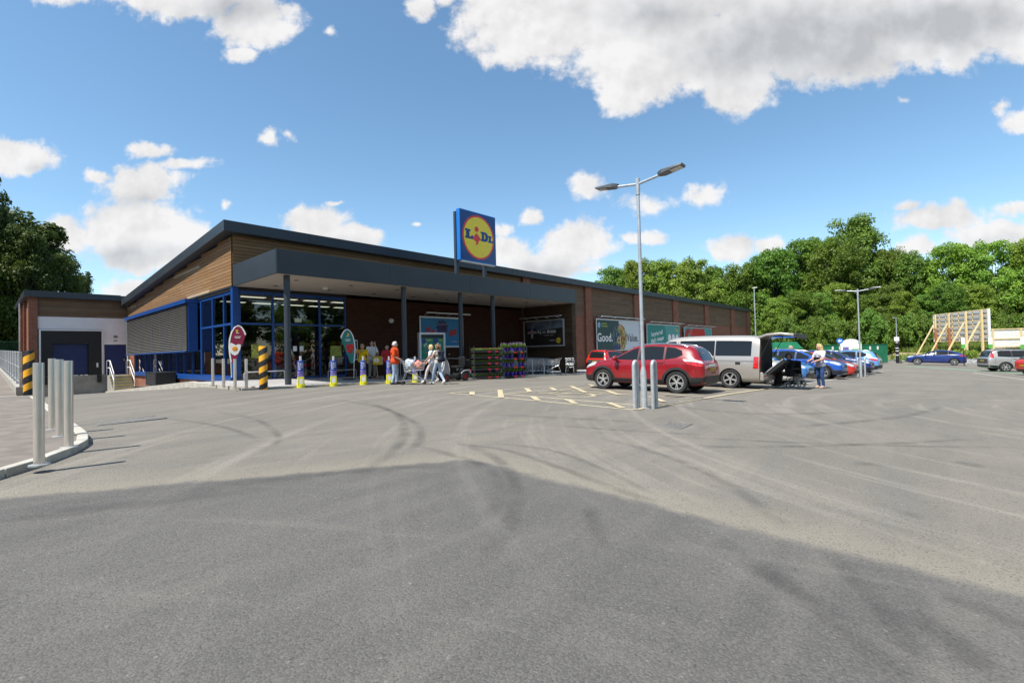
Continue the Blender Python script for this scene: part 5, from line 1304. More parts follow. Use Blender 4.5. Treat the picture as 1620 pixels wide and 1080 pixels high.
COUPE = dict(SUV); COUPE.update(wb=2.87, ax=(1.45,-1.42), R=.37, hw=.93, ws=0, archlip=0, clad=None, railc=0, rail=None, hbody=True,
  st=[(2.36,.42,.5,.66,.4,.69),(2.32,.26,.68,.74,.56,.80),(2.2,.22,.82,.84,.68,.92),(1.8,.21,.90,.94,.77,1.0),(1.4,.21,.925,.985,.79,1.06),(1.05,.21,.935,1.0,.80,1.11),(.85,.21,.935,1.01,.78,1.16),(.30,.21,.935,1.02,.66,1.46),(.0,.21,.935,1.03,.62,1.55),(-.45,.21,.935,1.04,.60,1.595),(-1.0,.21,.935,1.07,.575,1.55),(-1.5,.21,.935,1.10,.56,1.42),(-1.95,.22,.92,1.11,.60,1.25),(-2.2,.24,.88,1.06,.64,1.12),(-2.32,.28,.82,.92,.6,.98),(-2.37,.42,.7,.76,.5,.82)],
  side_win=[[(.98,1.075),(.02,1.06),(.03,1.44),(.22,1.395),(.48,1.27),(.78,1.13)],[(-.05,1.06),(-.95,1.09),(-.95,1.44),(-.5,1.485),(-.04,1.47)],[(-1.0,1.095),(-1.55,1.15),(-1.62,1.19),(-1.3,1.34),(-1.0,1.425)]],
  head=[([(.74,.88),(1.10,.76),(1.24,.80),(1.2,.9),(.90,.96),(.72,.96)],48)], tail=[([(.72,1.06),(.76,.98),(1.2,.93),(1.26,.97),(1.22,1.02),(.9,1.06)],132,M_TAIL)],
  ends=[(glass_front(1.18,1.52,.72,.52),'F','windscreen'),([(-.56,1.16),(.56,1.16),(.48,1.4),(-.48,1.4)],'B','rear_window')],
  seams=[[(.98,1.04),(1.0,.7),(.92,.32)],[(-.015,1.04),(-.02,.7),(0,.32)],[(-.98,1.08),(-1.05,.85),(-1.2,.76)]], handles=[(.12,.95),(-.85,.98)], mirror=(.80,1.10), plates=[(.6,'B',M_PLY),(.5,'F',M_PLW)],
  extra=[([(-.74,.24),(.74,.24),(.78,.46),(-.78,.46)],'B','rear_bumper',M_PLAST),([(-.70,.24),(.70,.24),(.66,.44),(-.66,.44)],'F','front_grille',M_PLAST),([(-.40,.60),(.40,.60),(.36,.78),(-.36,.78)],'F','front_grille',M_PLAST)])
BOXSUV = dict(SUV); BOXSUV.update(wb=2.62, ax=(1.33,-1.30), R=.35, hw=.89, ws=1, sp=6, archlip=0, railc=0, rail=(.3,.15,-.4,-1.2,-1.85,-2.0), raily=.6, clad=[[(-2.3,.26),(-1.74,.24),(-1.72,.45),(-2.3,.5)]],
  st=[(2.24,.42,.6,.74,.5,.76),(2.2,.28,.74,.84,.62,.88),(2.05,.24,.84,.94,.72,.98),(1.6,.23,.88,1.0,.78,1.04),(1.2,.23,.885,1.02,.79,1.08),(.98,.23,.89,1.03,.79,1.12),(.45,.23,.89,1.04,.70,1.48),(.2,.23,.89,1.045,.68,1.60),(-.4,.23,.89,1.05,.67,1.66),(-1.2,.23,.89,1.06,.665,1.67),(-1.85,.23,.89,1.06,.655,1.64),(-2.02,.24,.885,1.05,.65,1.50),(-2.16,.26,.87,1.0,.68,1.10),(-2.24,.30,.84,.92,.68,.97),(-2.26,.42,.76,.8,.6,.84)],
  side_win=[[(1.0,1.085),(.02,1.075),(.03,1.53),(.28,1.455),(.52,1.335),(.86,1.15)],[(-.05,1.075),(-.90,1.08),(-.90,1.56),(-.04,1.555)],[(-.97,1.08),(-1.72,1.11),(-1.70,1.50),(-1.5,1.55),(-.97,1.56)]],
  seams=[[(1.0,1.05),(1.0,.7),(.92,.4)],[(-.015,1.05),(-.02,.7),(0,.4)],[(-.93,1.07),(-1.0,.85),(-1.1,.78)],[(-1.85,1.05),(-1.9,.6)]], handles=[(.12,.97),(-.80,.98)], mirror=(.82,1.12),
  head=[([(.72,.82),(1.06,.80),(1.10,.94),(.72,.97)],48)], tail=[([(.93,1.02),(1.13,1.02),(1.16,1.54),(1.06,1.54)],130,M_TAIL)],
  ends=[(glass_front(1.15,1.56,.74,.60),'F','windscreen'),([(-.60,1.06),(.60,1.06),(.56,1.54),(-.56,1.54)],'B','rear_window')],
  extra=[([(-.78,.28),(.78,.28),(.80,.48),(-.80,.48)],'B','rear_bumper',M_PLAST),([(-.72,.62),(.72,.62),(.66,.95),(-.66,.95)],'B','tailgate_panel',pmat('dark tailgate',(.06,.06,.065),.3,var=.1))], plates=[(.80,'B',M_PLY),(.5,'F',M_PLW)])
P_RED = paint('metallic red paint', (.25,.004,.009), rough=.3); P_RED2 = paint('bright red paint', (.55,.018,.010)); P_BLUE = paint('bright blue paint', (.012,.085,.42)); P_LBLUE = paint('pale blue paint', (.12,.30,.60)); P_WHITE = paint('white car paint', (.78,.78,.77)); P_NAVY = paint('navy paint', (.008,.02,.085)); P_DBLUE = paint('deep blue paint', (.008,.030,.17)); P_SILV = paint('silver paint', (.46,.46,.45), metal=.4); P_BLACK = paint('black paint', (.012,.012,.014)); P_SKY = paint('sky blue paint', (.03,.18,.50))
N = PI/2
car('parked_car', 'metallic red crossover car nearest the camera behind the lamp post and steel hoops', 'suv', SUV, P_RED, (8.33,-14.82), N+.02)
def place(S, u_depth, hd): return u_depth
car('parked_car', 'bright red car parked by the trolleys, half hidden behind the red crossover', 'boxsuv', BOXSUV, P_RED2, (24.4,-4.1-.0), 0.0)
car('parked_car', 'black car just showing over the bonnet of the red crossover', 'hatch', HATCH, P_BLACK, (30.2,-6.0), 0.0)
ROW = 'cars parked in the far row of bays'
NR = -N-.07
car('parked_car', 'white car parked nose out behind the folded ramp of the van', 'hatch', HATCH, P_WHITE, (15.9,-15.9), NR, ROW)
car('parked_car', 'blue hatchback with its long roof seen above the woman in the wheelchair', 'hatch', HATCH, P_SKY, (18.6,-15.9), NR, ROW)
car('parked_car', 'bright blue crossover parked nose out behind the blonde woman', 'suv', SUV, P_BLUE, (23.4,-16.6), NR, ROW)
car('parked_car', 'red car squeezed between the blue cars with its bonnet showing', 'hatch', HATCH, P_RED2, (26.1,-16.9), NR, ROW)
car('parked_car', 'navy hatchback parked nose out behind the second lamp post', 'hatch', HATCH, P_NAVY, (28.9,-16.9), NR+.03, ROW)
car('parked_car', 'dark blue crossover parked nose out beside the navy hatchback', 'suv', SUV, P_DBLUE, (31.6,-17.1), NR, ROW)
car('parked_car', 'pale blue crossover parked tail out at the end of the row', 'suv', SUV, P_LBLUE, (34.4,-17.3), N-.07, ROW)
def at_depth(u, d): p = far_at(u, d); return (p.x, p.y)
car('parked_car', 'deep blue coupe crossover standing alone side on before the timber hoarding', 'coupe', COUPE, P_DBLUE, at_depth(1479, 50), N)
wq = at_depth(1590, 34.5); hs = -1.22; sp = (wq[0]+1.3*math.cos(hs)-.89*math.sin(hs), wq[1]+1.3*math.sin(hs)+.89*math.cos(hs)); car('parked_car', 'silver boxy estate car with its tail to the left at the right edge', 'boxsuv', BOXSUV, P_SILV, sp, hs)
car('parked_car', 'red car cut off by the right edge of the picture', 'hatch', HATCH, P_RED2, (at_depth(1617, 30)[0]+2.05*math.cos(-1.1), at_depth(1617, 30)[1]+2.05*math.sin(-1.1)), -1.1)
# ---- the beige van with its tailgate up
VAN = dict(pillars=False, wb=3.0, ax=(1.66,-1.34), R=.345, tw=.22, hw=.945, sp=5, ws=1, archlip=0, hbody=True,
  st=[(2.56,.40,.62,.74,.5,.78),(2.52,.28,.80,.90,.66,.96),(2.38,.22,.89,1.0,.74,1.09),(2.0,.21,.94,1.07,.78,1.22),(1.75,.21,.95,1.09,.78,1.34),(1.2,.21,.95,1.10,.76,1.78),(.95,.21,.95,1.10,.75,1.91),(.3,.21,.95,1.10,.75,1.965),(-.8,.21,.95,1.10,.75,1.97),(-1.8,.21,.95,1.10,.745,1.96),(-2.15,.21,.95,1.10,.74,1.94),(-2.27,.22,.95,1.10,.73,1.90),(-2.32,.23,.948,1.10,.73,1.88),(-2.34,.24,.945,1.10,.72,1.86)],
  side_win=[[(1.70,1.20),(.72,1.20),(.74,1.74),(1.06,1.73),(1.38,1.52)],[(.58,1.19),(-.76,1.19),(-.76,1.76),(.58,1.76)],[(-.80,1.19),(-2.05,1.19),(-2.06,1.74),(-.80,1.76)]],
  seams=[[(.66,1.78),(.66,.40)],[(-.78,1.19),(-.78,.95),(-.86,.40)],[(2.0,1.02),(-2.28,1.02)],[(2.0,.98),(-2.28,.98)][:2],[(1.62,1.15),(1.3,.8)]], handles=[(.80,1.0),(.48,1.0)], mirror=(1.45,1.28),
  head=[([(1.0,.82),(1.30,.82),(1.28,1.0),(1.02,1.02)],48)], tail=[([(2.0,.74),(2.26,.74),(2.24,1.16),(2.02,1.16)],97,M_TAIL)],
  ends=[(glass_front(1.34,1.82,.76,.62),'F','windscreen')],
  extra=[([(-.78,.40),(.78,.40),(.74,1.80),(-.74,1.80)],'B','tailgate_shade_patch',M_WELL),([(-.45,.60),(.45,.60),(.45,.78),(-.45,.78)],'F','front_grille',M_PLAST)], plates=[(.42,'F',M_PLW)])  # black patch on the closed tail paints the shaded inside of the van
P_BEIGE = paint('beige silver paint', (.43,.40,.36), metal=.4, rough=.32)
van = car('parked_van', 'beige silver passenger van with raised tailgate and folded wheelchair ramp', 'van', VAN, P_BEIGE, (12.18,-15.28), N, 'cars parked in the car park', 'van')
m2 = MB(); 
sec = []
tg = [(-2.30,1.90),(-2.55,1.99),(-3.0,2.02),(-3.4,1.97)]
vs = []; 
for (x, z) in tg:
    for y in (-.86,.86): vs += [(x,y,z),(x,y,z-.09)]
fs = []
for i in range(3):
    a = i*4; b = a+4; fs += [(a,a+2,b+2,b),(a+1,b+1,b+3,a+3),(a,b,b+1,a+1),(a+2,a+3,b+3,b+2)]
fs += [(0,1,3,2),(12,14,15,13)]
m2.add(vs, fs, 0); tgo = m2.build('tailgate', P_BEIGE, van, smooth=40, fixn=True, bevel=.02)
m2 = MB(); m2.box(-3.30,-.70,1.885,-2.65,.70,1.90); m2.build('tailgate_window', M_CGLASS, tgo)
m2 = MB(); m2.box(-3.5,-.84,1.83,-3.405,.84,1.99); m2.build('tailgate_sill', M_PLAST, tgo, bevel=.02)
for s in (-1,1):
    m2 = MB(); m2.tube([(-2.36,s*.84,1.15),(-2.72,s*.86,1.92)], .013, 8); m2.build('gas_strut', M_BLACK, van)
m2 = MB(); m2.box(-2.47,-.92,.30,-2.335,.92,.56); m2.box(-2.45,-.93,.50,-2.34,-.80,.62); m2.box(-2.45,.80,.50,-2.34,.93,.62); m2.build('rear_bumper', P_BEIGE, van, bevel=.05)
for ya in (.45,-.88): m2 = MB(); m2.box(-2.475,ya,.44,-2.471,ya+.43,.49); m2.build('reflector', M_TAIL, van)
# open tail: dark lining framing the flat black patch that imitates the shaded interior
m2 = MB(); m2.box(-2.36,-.80,.56,-2.345,-.74,1.84); m2.box(-2.36,.74,.56,-2.345,.80,1.84); m2.box(-2.36,-.739,1.78,-2.345,.739,1.84); m2.build('door_seal', M_BLACK, van)
m2 = MB()
for s in (-.42,.42):
    m2.bar((-2.40,s,.50),(-2.98,s,1.02),.05,.14)
m2.bar((-2.42,0,.50),(-2.96,0,.99),.80,.03); m2.bar((-2.96,0,1.0),(-2.75,0,1.10),.78,.03); m2.build('ramp', M_BLACK, van)
m2 = MB(); m2.bar((-2.40,.455,.575),(-2.98,.455,1.095),.02,.03); m2.build('ramp_edge', M_GALV, van)
h = SHELLS['van']['bvh'].ray_cast(Vector((-1.62,3,.93)), Vector((0,-1,0)))[0]
m2 = MB(); m2.box(-1.70,h.y-.02,.80,-1.52,h.y+.006,.97); m2.build('fuel_flap', M_PLAST, van, bevel=.01)
# ------------------------------------------------------------------ street furniture
M_STEEL = pmat('brushed stainless steel', (.74,.70,.64), .28, .72, .5, var=.05, vscale=3)
M_ZINC = pmat('zinc painted steel', (.46,.50,.53), .40, .35, .5, var=.12, vscale=9)
def bollard(name, u, v, r, h, lab, group, zoff=0.0, flange=True):
    p = G(u, v, zoff); e = empty(name, (p.x, p.y, gz(p.x,p.y)+zoff), random.random(), lab, 'bollard', group)
    m = MB(); m.lathe([(r, -.01), (r, h-.012), (r*.96, h), (0, h)], 32); m.build('post', M_STEEL, e, smooth=40)
    if flange: m = MB(); m.lathe([(r*1.9, -.01), (r*1.9, .008), (r*1.05, .012)], 28); m.build('base_plate', M_GALV, e, smooth=30)
    return e
for (u, v, lab) in ((62,735,'nearest stainless steel bollard on the footway, alone at the left'),(83,679,'farthest stainless steel bollard, behind the other three on the footway'),(95,690,'middle stainless steel bollard in the trio near the kerb'),(109,707,'stainless steel bollard right beside the curve of the white kerb')):
    bollard('steel_bollard', u, v, .049, 1.16, lab, 'thick steel bollards on the left footway', .085)
for (u, v, lab) in ((337,611,'slim steel bollard farthest left before the glazed shop corner'),(354,613,'slim steel bollard second from the left before the glazed corner'),(372,615,'slim steel bollard standing in front of the red egg flag'),(390,614,'slim steel bollard next to the yellow and black striped post')):
    bollard('slim_bollard', u, v, .048, 1.0, lab, 'slim steel bollards before the shop corner', .07, False)
def stripe_mat():
    m, t, b = newmat('black and yellow stripes'); co = t.n('ShaderNodeTexCoord').outputs['Object']; s = t.n('ShaderNodeSeparateXYZ', ins={0: co})
    a = t.math('MULTIPLY', t.n('ShaderNodeMath', operation='ARCTAN2', ins={0: s.outputs[1], 1: s.outputs[0]}).outputs[0], .40/(2*PI))
    f = t.n('ShaderNodeMath', operation='FRACT', ins={0: t.math('DIVIDE', t.math('SUBTRACT', t.math('ADD', s.outputs[2], 2.0), a), .40)}).outputs[0]
    c = t.mix(t.math('GREATER_THAN', f, .5), (.75,.36,.012,1), (.012,.012,.012,1))
    n = t.noise(co, 6, 6, .7); t.link(t.mix(t.math('MULTIPLY', t.ramp(n, .5, .75), .3), c, (.2,.17,.13,1)), b.inputs['Base Color']); b.inputs['Roughness'].default_value = .45; return m
M_STR = stripe_mat()
for (x, y, h, r, lab) in ((-6.25,-2.75,1.35,.12,'black and yellow striped guard post at the end of the white railing'),(G(417,616).x,G(417,616).y,1.5,.135,'tall black and yellow striped guard post before the shop entrance')):
    e = empty('striped_post', (x,y,gz(min(x,-6.42) if x < -5 else x,y)), PI*.3, lab, 'guard post', 'black and yellow striped guard posts')
    m = MB(); m.lathe([(r,-.05),(r,h-.02),(r*.93,h),(0,h+.005)], 36); m.build('sleeve', M_STR, e, smooth=40)
# retaining wall with railing
rw = empty('retaining_wall', (-6.4, 8, .4), 0, 'low pale concrete wall along the loading yard under the railing', 'wall')
m = MB(); yy = lines(-2.45, 20.5, 2)
for a, b in zip(yy, yy[1:]):
    z0, z1 = gz(-6.5,a)+.30, gz(-6.5,b)+.30
    m.add([(-6.5,a,-1.2),(-6.3,a,-1.2),(-6.3,b,-1.2),(-6.5,b,-1.2),(-6.5,a,z0),(-6.3,a,z0),(-6.3,b,z1),(-6.5,b,z1)],[(4,5,6,7),(0,4,7,3),(1,2,6,5),(0,1,5,4),(3,7,6,2)])
m.build('wall', M_CONC, rw, world=True)
ra = empty('railing', (-6.4,-2.4,gz(-6.5,-2.4)+.3), 0, 'pale galvanised railing with close uprights running back from the striped post', 'railing')
zt = lambda y: gz(-6.5, y)+.30
m = MB(); m2 = MB()
for hh in (.12,.55,1.0): m.tube([(-6.4,y,zt(y)+hh) for y in lines(-2.4,20.3,3)], .022, 6)
for y in lines(-2.4,20.3,1.9): m.box(-6.43,y-.03,zt(y)-.02,-6.37,y+.03,zt(y)+1.03)
for y in lines(-2.3,20.2,.16): m2.tube([(-6.4,y,zt(y)+.12),(-6.4,y,zt(y)+1.0)], .009, 5)
m.build('rails', M_GALV, ra, world=True); m2.build('uprights', M_GALV, ra, world=True)
gf = empty('mesh_fence', (-11,23.5,.9), 0, 'dark green mesh fence at the far left behind the railing', 'fence')
M_GRNP = pmat('green powder coat', (.012,.10,.055), .45, var=.12, vscale=3)
m = MB()
for k in range(8): m.box(-20+2.5*k-.04,23.46,.2,-20+2.5*k+.04,23.54,2.9)
m.build('posts', M_GRNP, gf, world=True)
m = MB()
for k in range(30): m.tube([(-20,23.5,.6+.076*k),(-5.4,23.5,.6+.076*k)], .008, 4)
for k in range(146): m.tube([(-20+.1*k,23.5,.6),(-20+.1*k,23.5,2.85)], .005, 4)
m.build('mesh', M_GRNP, gf, world=True)
# lamp posts with guard hoops
def lamp_post(p, H, lab, rz=0.0, arms=1.05, name='lamp_post'):
    e = empty(name, (p[0], p[1], gz(p[0],p[1])), rz, lab, 'lamp post', 'twin arm lamp posts of the car park')
    m = MB(); m.lathe([(.12,-.02),(.12,.012),(.075,.016),(.072,.85),(.045,.98),(.042,1.0)], 24); m.build('base_sleeve', M_ZINC, e, smooth=30)
    m = MB(); m.tube([(0,0,.98),(0,0,H-.32)], .044, 16, 0, .038); m.lathe([(.05,H-.36),(.05,H+.03),(0,H+.04)], 16); m.build('pole', M_ZINC, e, smooth=40)
    for s in (-1,1):
        m = MB(); m.tube([(0,s*.03,H-.1),(0,s*.55,H-.03)], .03, 12); m.build('arm', M_ZINC, e, smooth=40)
        T = Matrix.Translation((0,s*.52,H-.02)) @ Matrix.Rotation(s*math.radians(7), 4, 'X')
        m = MB(); m.add([(-.05,0,-.03),(.05,0,-.03),(.05,0,.05),(-.05,0,.05),(-.13,s*.12,-.035),(.13,s*.12,-.035),(.12,s*.12,.055),(-.12,s*.12,.055),(-.13,s*.58,-.02),(.13,s*.58,-.02),(.11,s*.6,.02),(-.11,s*.6,.02)],
              [(0,1,2,3),(0,4,5,1),(1,5,6,2),(2,6,7,3),(3,7,4,0),(4,8,9,5),(5,9,10,6),(6,10,11,7),(7,11,8,4),(8,11,10,9)], 0, T)
        hd = m.build('lamp_head', pmat('dark lamp housing',(.09,.10,.11),.4,.2,var=.1), e, fixn=True)
        m = MB(); m.add([(-.10,s*.30,-.036),(.10,s*.30,-.036),(.10,s*.55,-.027),(-.10,s*.55,-.027)], [(0,1,2,3)], 0, T); m.build('lens', pmat('lamp lens',(.55,.55,.50),.15,var=.2,vscale=40), hd)
    return e
def hoops(p, lab, d=.21):
    for k, s in enumerate((-1,1)):
        x, y = p[0]-.14+.0*s, p[1]; x, y = p[0] + s*.155 , p[1] - s*.155
        e = empty('guard_hoop', (x-.1, y, gz(x,y)), .05, lab[k], 'guard hoop', 'steel guard hoops at the lamp posts')
        m = MB(); P = [(0,0,-.05),(0,0,.99)] + [(.1-.1*math.cos(a),0,1.0+.11*math.sin(a)) for a in [PI*i/10 for i in range(1,10)]] + [(.2,0,.99),(.2,0,-.05)]
        m.tube(P, .042, 14); m.build('hoop', M_ZINC, e, smooth=60)
L1 = (3.24,-17.17); lamp_post(L1, 5.42, 'tall grey twin arm lamp post in front of the red crossover')
hoops((3.26,-17.2), ('steel hoop on the left of the near lamp post','steel hoop on the right of the near lamp post'))
p = far_at(1360, 28.3); lamp_post((p.x,p.y), zat(1360,458,28.3)-gz(p.x,p.y), 'grey twin arm lamp post farther along the row among the blue cars'); hoops((p.x,p.y-.05), ('steel hoop on the left of the far lamp post','steel hoop on the right of the far lamp post'))
p = far_at(1196, 74); e = empty('lamp_post', (p.x,p.y,-1.3), 0, 'slender single lamp pole standing behind the far corner of the shop', 'lamp post'); hh = zat(1196,455,74)+1.3
m = MB(); m.tube([(0,0,0),(0,0,hh)], .09, 10, 0, .06); m.build('pole', M_ZINC, e, smooth=60); m = MB(); m.box(-.1,-.45,hh-.05,.1,.2,hh+.06); m.build('lamp_head', M_TRIM, e)
p = far_at(1419, 58); z0 = gz(p.x,p.y); e = empty('meter_post', (p.x,p.y,z0), 0, 'black post with white bands and a white box under a thin grey pole', 'post')
zz = lambda v: zat(1419, v, 58)-z0
m = MB(); m.lathe([(.17,-.1),(.17,zz(540))], 20); m.build('black_sleeve', M_BLACK, e, smooth=40)
m = MB()
for v in (541.5, 550.5, 555, 561.5): m.lathe([(.175,zz(v)-.05),(.175,zz(v)+.05)], 20)
m.build('white_bands', M_TRIM, e, smooth=40)
m = MB(); m.box(-.24,-.24,zz(540)+.03,.24,.24,zz(533)); m.build('meter_box', M_TRIM, e, bevel=.03)
m = MB(); m.tube([(0,0,zz(533)),(0,0,zz(503)),(-.15,.17,zz(502.4)),(-.28,.3,zz(502.6))], .05, 8); m.build('pole', M_ZINC, e, smooth=60)
# wrapped bollards before the entrance
M_WRAP = pmat('wrap blue', (.015,.055,.30), .4, var=.08); M_WRAPL = pmat('wrap violet print', (.16,.13,.36), .45, var=.7, vscale=16); M_WY = pmat('wrap lime yellow', (.72,.68,.03), .45, var=.06)
wb = None
for (u, v, lab) in ((476,612,'blue advert bollard with yellow foot nearest the shop corner column'),(528,609.5,'blue advert bollard with yellow foot in front of the entrance doors'),(575,607,'blue advert bollard in front of the woman in yellow'),(616,605.5,'blue advert bollard half hidden by the man in orange'),(657,604,'blue advert bollard behind the loaded trolley')):
    p = on_y(u, v, -5.0); p.z = gz(p.x, p.y); hd = math.atan2(CAM.y-p.y, CAM.x-p.x)+PI/2
    if wb is None:
        wb = e = empty('advert_bollard', p, hd, lab, 'bollard', 'wrapped advert bollards along the walkway')
        m = MB(); m.lathe([(.045,0),(.045,1.12),(.035,1.15),(0,1.15)], 18); m.build('steel_post', M_STEEL, e, smooth=40)
        m = MB(); m.lathe([(.115,.02),(.115,.97),(.10,.985),(.046,.985)], 28); m.build('wrap', M_WRAP, e, smooth=40)
        m = MB(); m.lathe([(.117,.34),(.117,.60)], 28, 0, None, False); m.build('violet_band', M_WRAPL, e, smooth=40)
        m = MB(); m.lathe([(.145,0),(.145,.12),(.12,.14),(.12,.36),(.116,.37)], 28); m.box(-.1,-.13,.1,.1,-.11,.40); m.build('yellow_foot', M_WY, e, smooth=40)
        m = MB(); rect(m,-.06,.15,.06,.33,-.1335); m.build('panel', M_TRIM, e)
        m = MB()
        def curved(s, size, z):
            vs, fs = text_geo(s, size, .02, 'LEFT'); w = max(a[0] for a in vs)
            k = min(1.0, .19/w); m.add([(.119*math.sin((a[0]*k-.095)/.119), -.119*math.cos((a[0]*k-.095)/.119), z+a[2]) for a in vs], fs)
        curved('Big savings', .075, .87); curved('on fresh', .075, .80); curved('fruit and', .075, .73); curved('veg', .075, .66); 
        m.build('lettering', M_WH, e)
    else: e = dup(wb, p, hd, lab)
# feather flags
def feather(p, H, col, lab, mir, kind):
    hd = math.atan2(CAM.y-p.y, CAM.x-p.x)+PI/2
    e = empty('feather_flag', p, hd, lab, 'flag')
    m = MB(); m.box(-.28,-.2,0,.28,.2,.04); m.build('base', M_BLACK, e, bevel=.015)
    k = -1 if mir else 1
    S = lambda x, z: (k*x*H/2.2, z*H/2.2)
    L = [(-.22,.72),(-.26,1.0),(-.28,1.3),(-.26,1.62),(-.19,1.90),(-.08,2.09),(.04,2.16),(.15,2.11),(.25,1.96),(.31,1.80)]
    m = MB(); m.tube([(k*-.20*H/2.2,0,.03)]+[(S(a,b)[0],0,S(a,b)[1]) for a,b in L], .016, 8); m.build('pole', pmat('flag pole white',(.7,.7,.7),.4,var=.05), e, smooth=60)
    C = catmull(L, 5); poly = [S(a,b) for a,b in C] + [S(-.07,.70),S(-.20,.69)]
    m = MB(); m.prism(poly, -.012, -.002); m.build('sail', col, e)
    rim = [S(a,b) for a,b in C]; inn = [S(a*.86+.0,(b-1.3)*.965+1.3-.01) for a,b in C]
    m = MB(); n = len(rim); m.add([(a,-.016,b) for a,b in rim]+[(a,-.016,b) for a,b in inn], [(i,i+1,n+i+1,n+i) for i in range(n-1)]); m.build('white_edge', M_WH, e)
    m = MB(); cx, cz = S(.0,1.94); m.box(cx-.04,-.022,cz-.045,cx+.04,-.013,cz+.045); m.build('logo', M_LYEL, e)
    m = MB()
    for w, z in ((.24,1.72),(.19,1.665),(.12,1.855)): a, b = S(.02,z); m.box(a-w/2,-.02,b-.012,a+w/2,-.013,b+.012)
    m.build('small_print', M_WH, e)
    if kind == 'egg':
        m = MB(); hp2 = [(-.26,1.42),(-.20,1.48),(-.12,1.43),(-.05,1.38),(.04,1.42),(.13,1.40),(.10,1.22),(.03,1.05),(-.08,.97),(-.18,1.03),(-.25,1.14)]
        m.prism([S(a,b) for a,b in hp2], -.020, -.0125); m.build('egg_white', M_WH, e); m = MB(); c = S(-.08,1.24); m.ball((c[0],-.02,c[1]), .105, 16, 0, (1,.12,1)); m.build('yolk', pmat('egg yolk orange',(.75,.28,.01),.35,var=.1), e, smooth=60)
    else:
        for (a, b, r) in ((-.08,1.46,.09),(.04,1.42,.10),(-.05,1.32,.10),(.03,1.26,.08),(-.13,1.36,.08),(-.06,1.20,.08)): m = MB(); c = S(a-.03,b); m.ball((c[0],-.015,c[1]), r*H/2.2, 14, 0, (1,.10,1)); m.build('tomato', pmat('tomato print',(.5,.02,.02),.3,var=.3,vscale=12), e, smooth=60)
    return e
p = G(376, 604); feather(Vector((p.x,p.y,gz(p.x,p.y)+.07)), zat(376,513,(p-CAM).dot(FWD))-p.z-.07, pmat('flag burgundy',(.24,.008,.045),.6,var=.06), 'burgundy feather flag with a fried egg print by the glazed corner', False, 'egg')
p = on_y(552, 596, -2.6); p.z = gz(p.x,p.y)+.07; feather(p, zat(552,519,(p-CAM).dot(FWD))-p.z, pmat('flag teal',(.02,.20,.19),.6,var=.06), 'teal feather flag with a tomato print right of the entrance doors', True, 'tom')
# poster case on legs
p = on_y(683, 560, -3.3); lb = empty('poster_case', (p.x,-3.3,gz(p.x,-3.3)+.07), -.12, 'silver framed upright poster case with a green leaflet display behind the walking women', 'poster case')
w_ = 1.52; dpt = (p-CAM).dot(FWD); z0 = zat(683,571,dpt)-lb.location[2]; z1 = zat(683,526,dpt)-lb.location[2]
m = MB(); m.box(-w_/2,-.12,z0,-w_/2+.1,.06,z1); m.box(w_/2-.1,-.12,z0,w_/2,.06,z1); m.box(-w_/2+.1,-.118,z0,w_/2-.1,.06,z0+.1); m.box(-w_/2+.1,-.118,z1-.1,w_/2-.1,.06,z1); m.build('frame', M_FRM, lb)
m = MB(); m.box(-w_/2+.1,-.05,z0+.1,w_/2-.1,.04,z1-.1); m.build('panel', pmat('leaflet green',(.02,.21,.15),.5,var=.15,vscale=4), lb)
m = MB(); m.box(-w_/2+.1,-.058,z1-.28,w_/2-.1,-.051,z1-.1); m.build('header', M_INK, lb)
R = random.Random(8); m = MB()
for i in range(46): x, z = R.uniform(-.62,.55), R.uniform(z0+.15, z1-.58); a, b = R.uniform(.03,.09), R.uniform(.03,.10); m.box(x,-.06-.0002*i,z,x+a,-.051,z+b,R.randrange(4))
for x in (-.35,.4): m.box(x,-.07,z1-.42,x+.36,-.051,z1-.36,2)
m.build('leaflet_print', [M_PWHITE, M_WH, pmat('print lime2',(.35,.42,.05),.5,var=.2), M_TEALD], lb)
m = MB(); disc(m,(-.48,-.075,z1-.42),.12,.13,24); m.build('price_disc', M_SL, lb); m = MB(); disc(m,(.22,-.075,z1-.42),.12,.13,24); m.build('price_disc', M_SL, lb)
m = MB()
for s in (-1,1): m.box(s*.7-.03,-.05,-.02,s*.7+.03,.02,z0); m.box(s*.7-.05,-.3,-.02,s*.7+.05,.3,.02)
m.build('legs', M_GALV, lb)
# barrier rail along the wall
e = empty('barrier_rail', (8.5,-.75,gz(8.5,-.75)), 0, 'long grey barrier rail on posts along the shaded brick wall', 'barrier')
m = MB(); m.tube([(x,-.75,gz(x,-.75)+1.0) for x in (5.6,8,10,12.6)], .03, 8)
for x in (5.6,7.9,10.2,12.5): m.tube([(x,-.75,gz(x,-.75)),(x,-.75,gz(x,-.75)+1.0)], .03, 8)
m.build('rail', M_GALV, e, world=True, smooth=60)
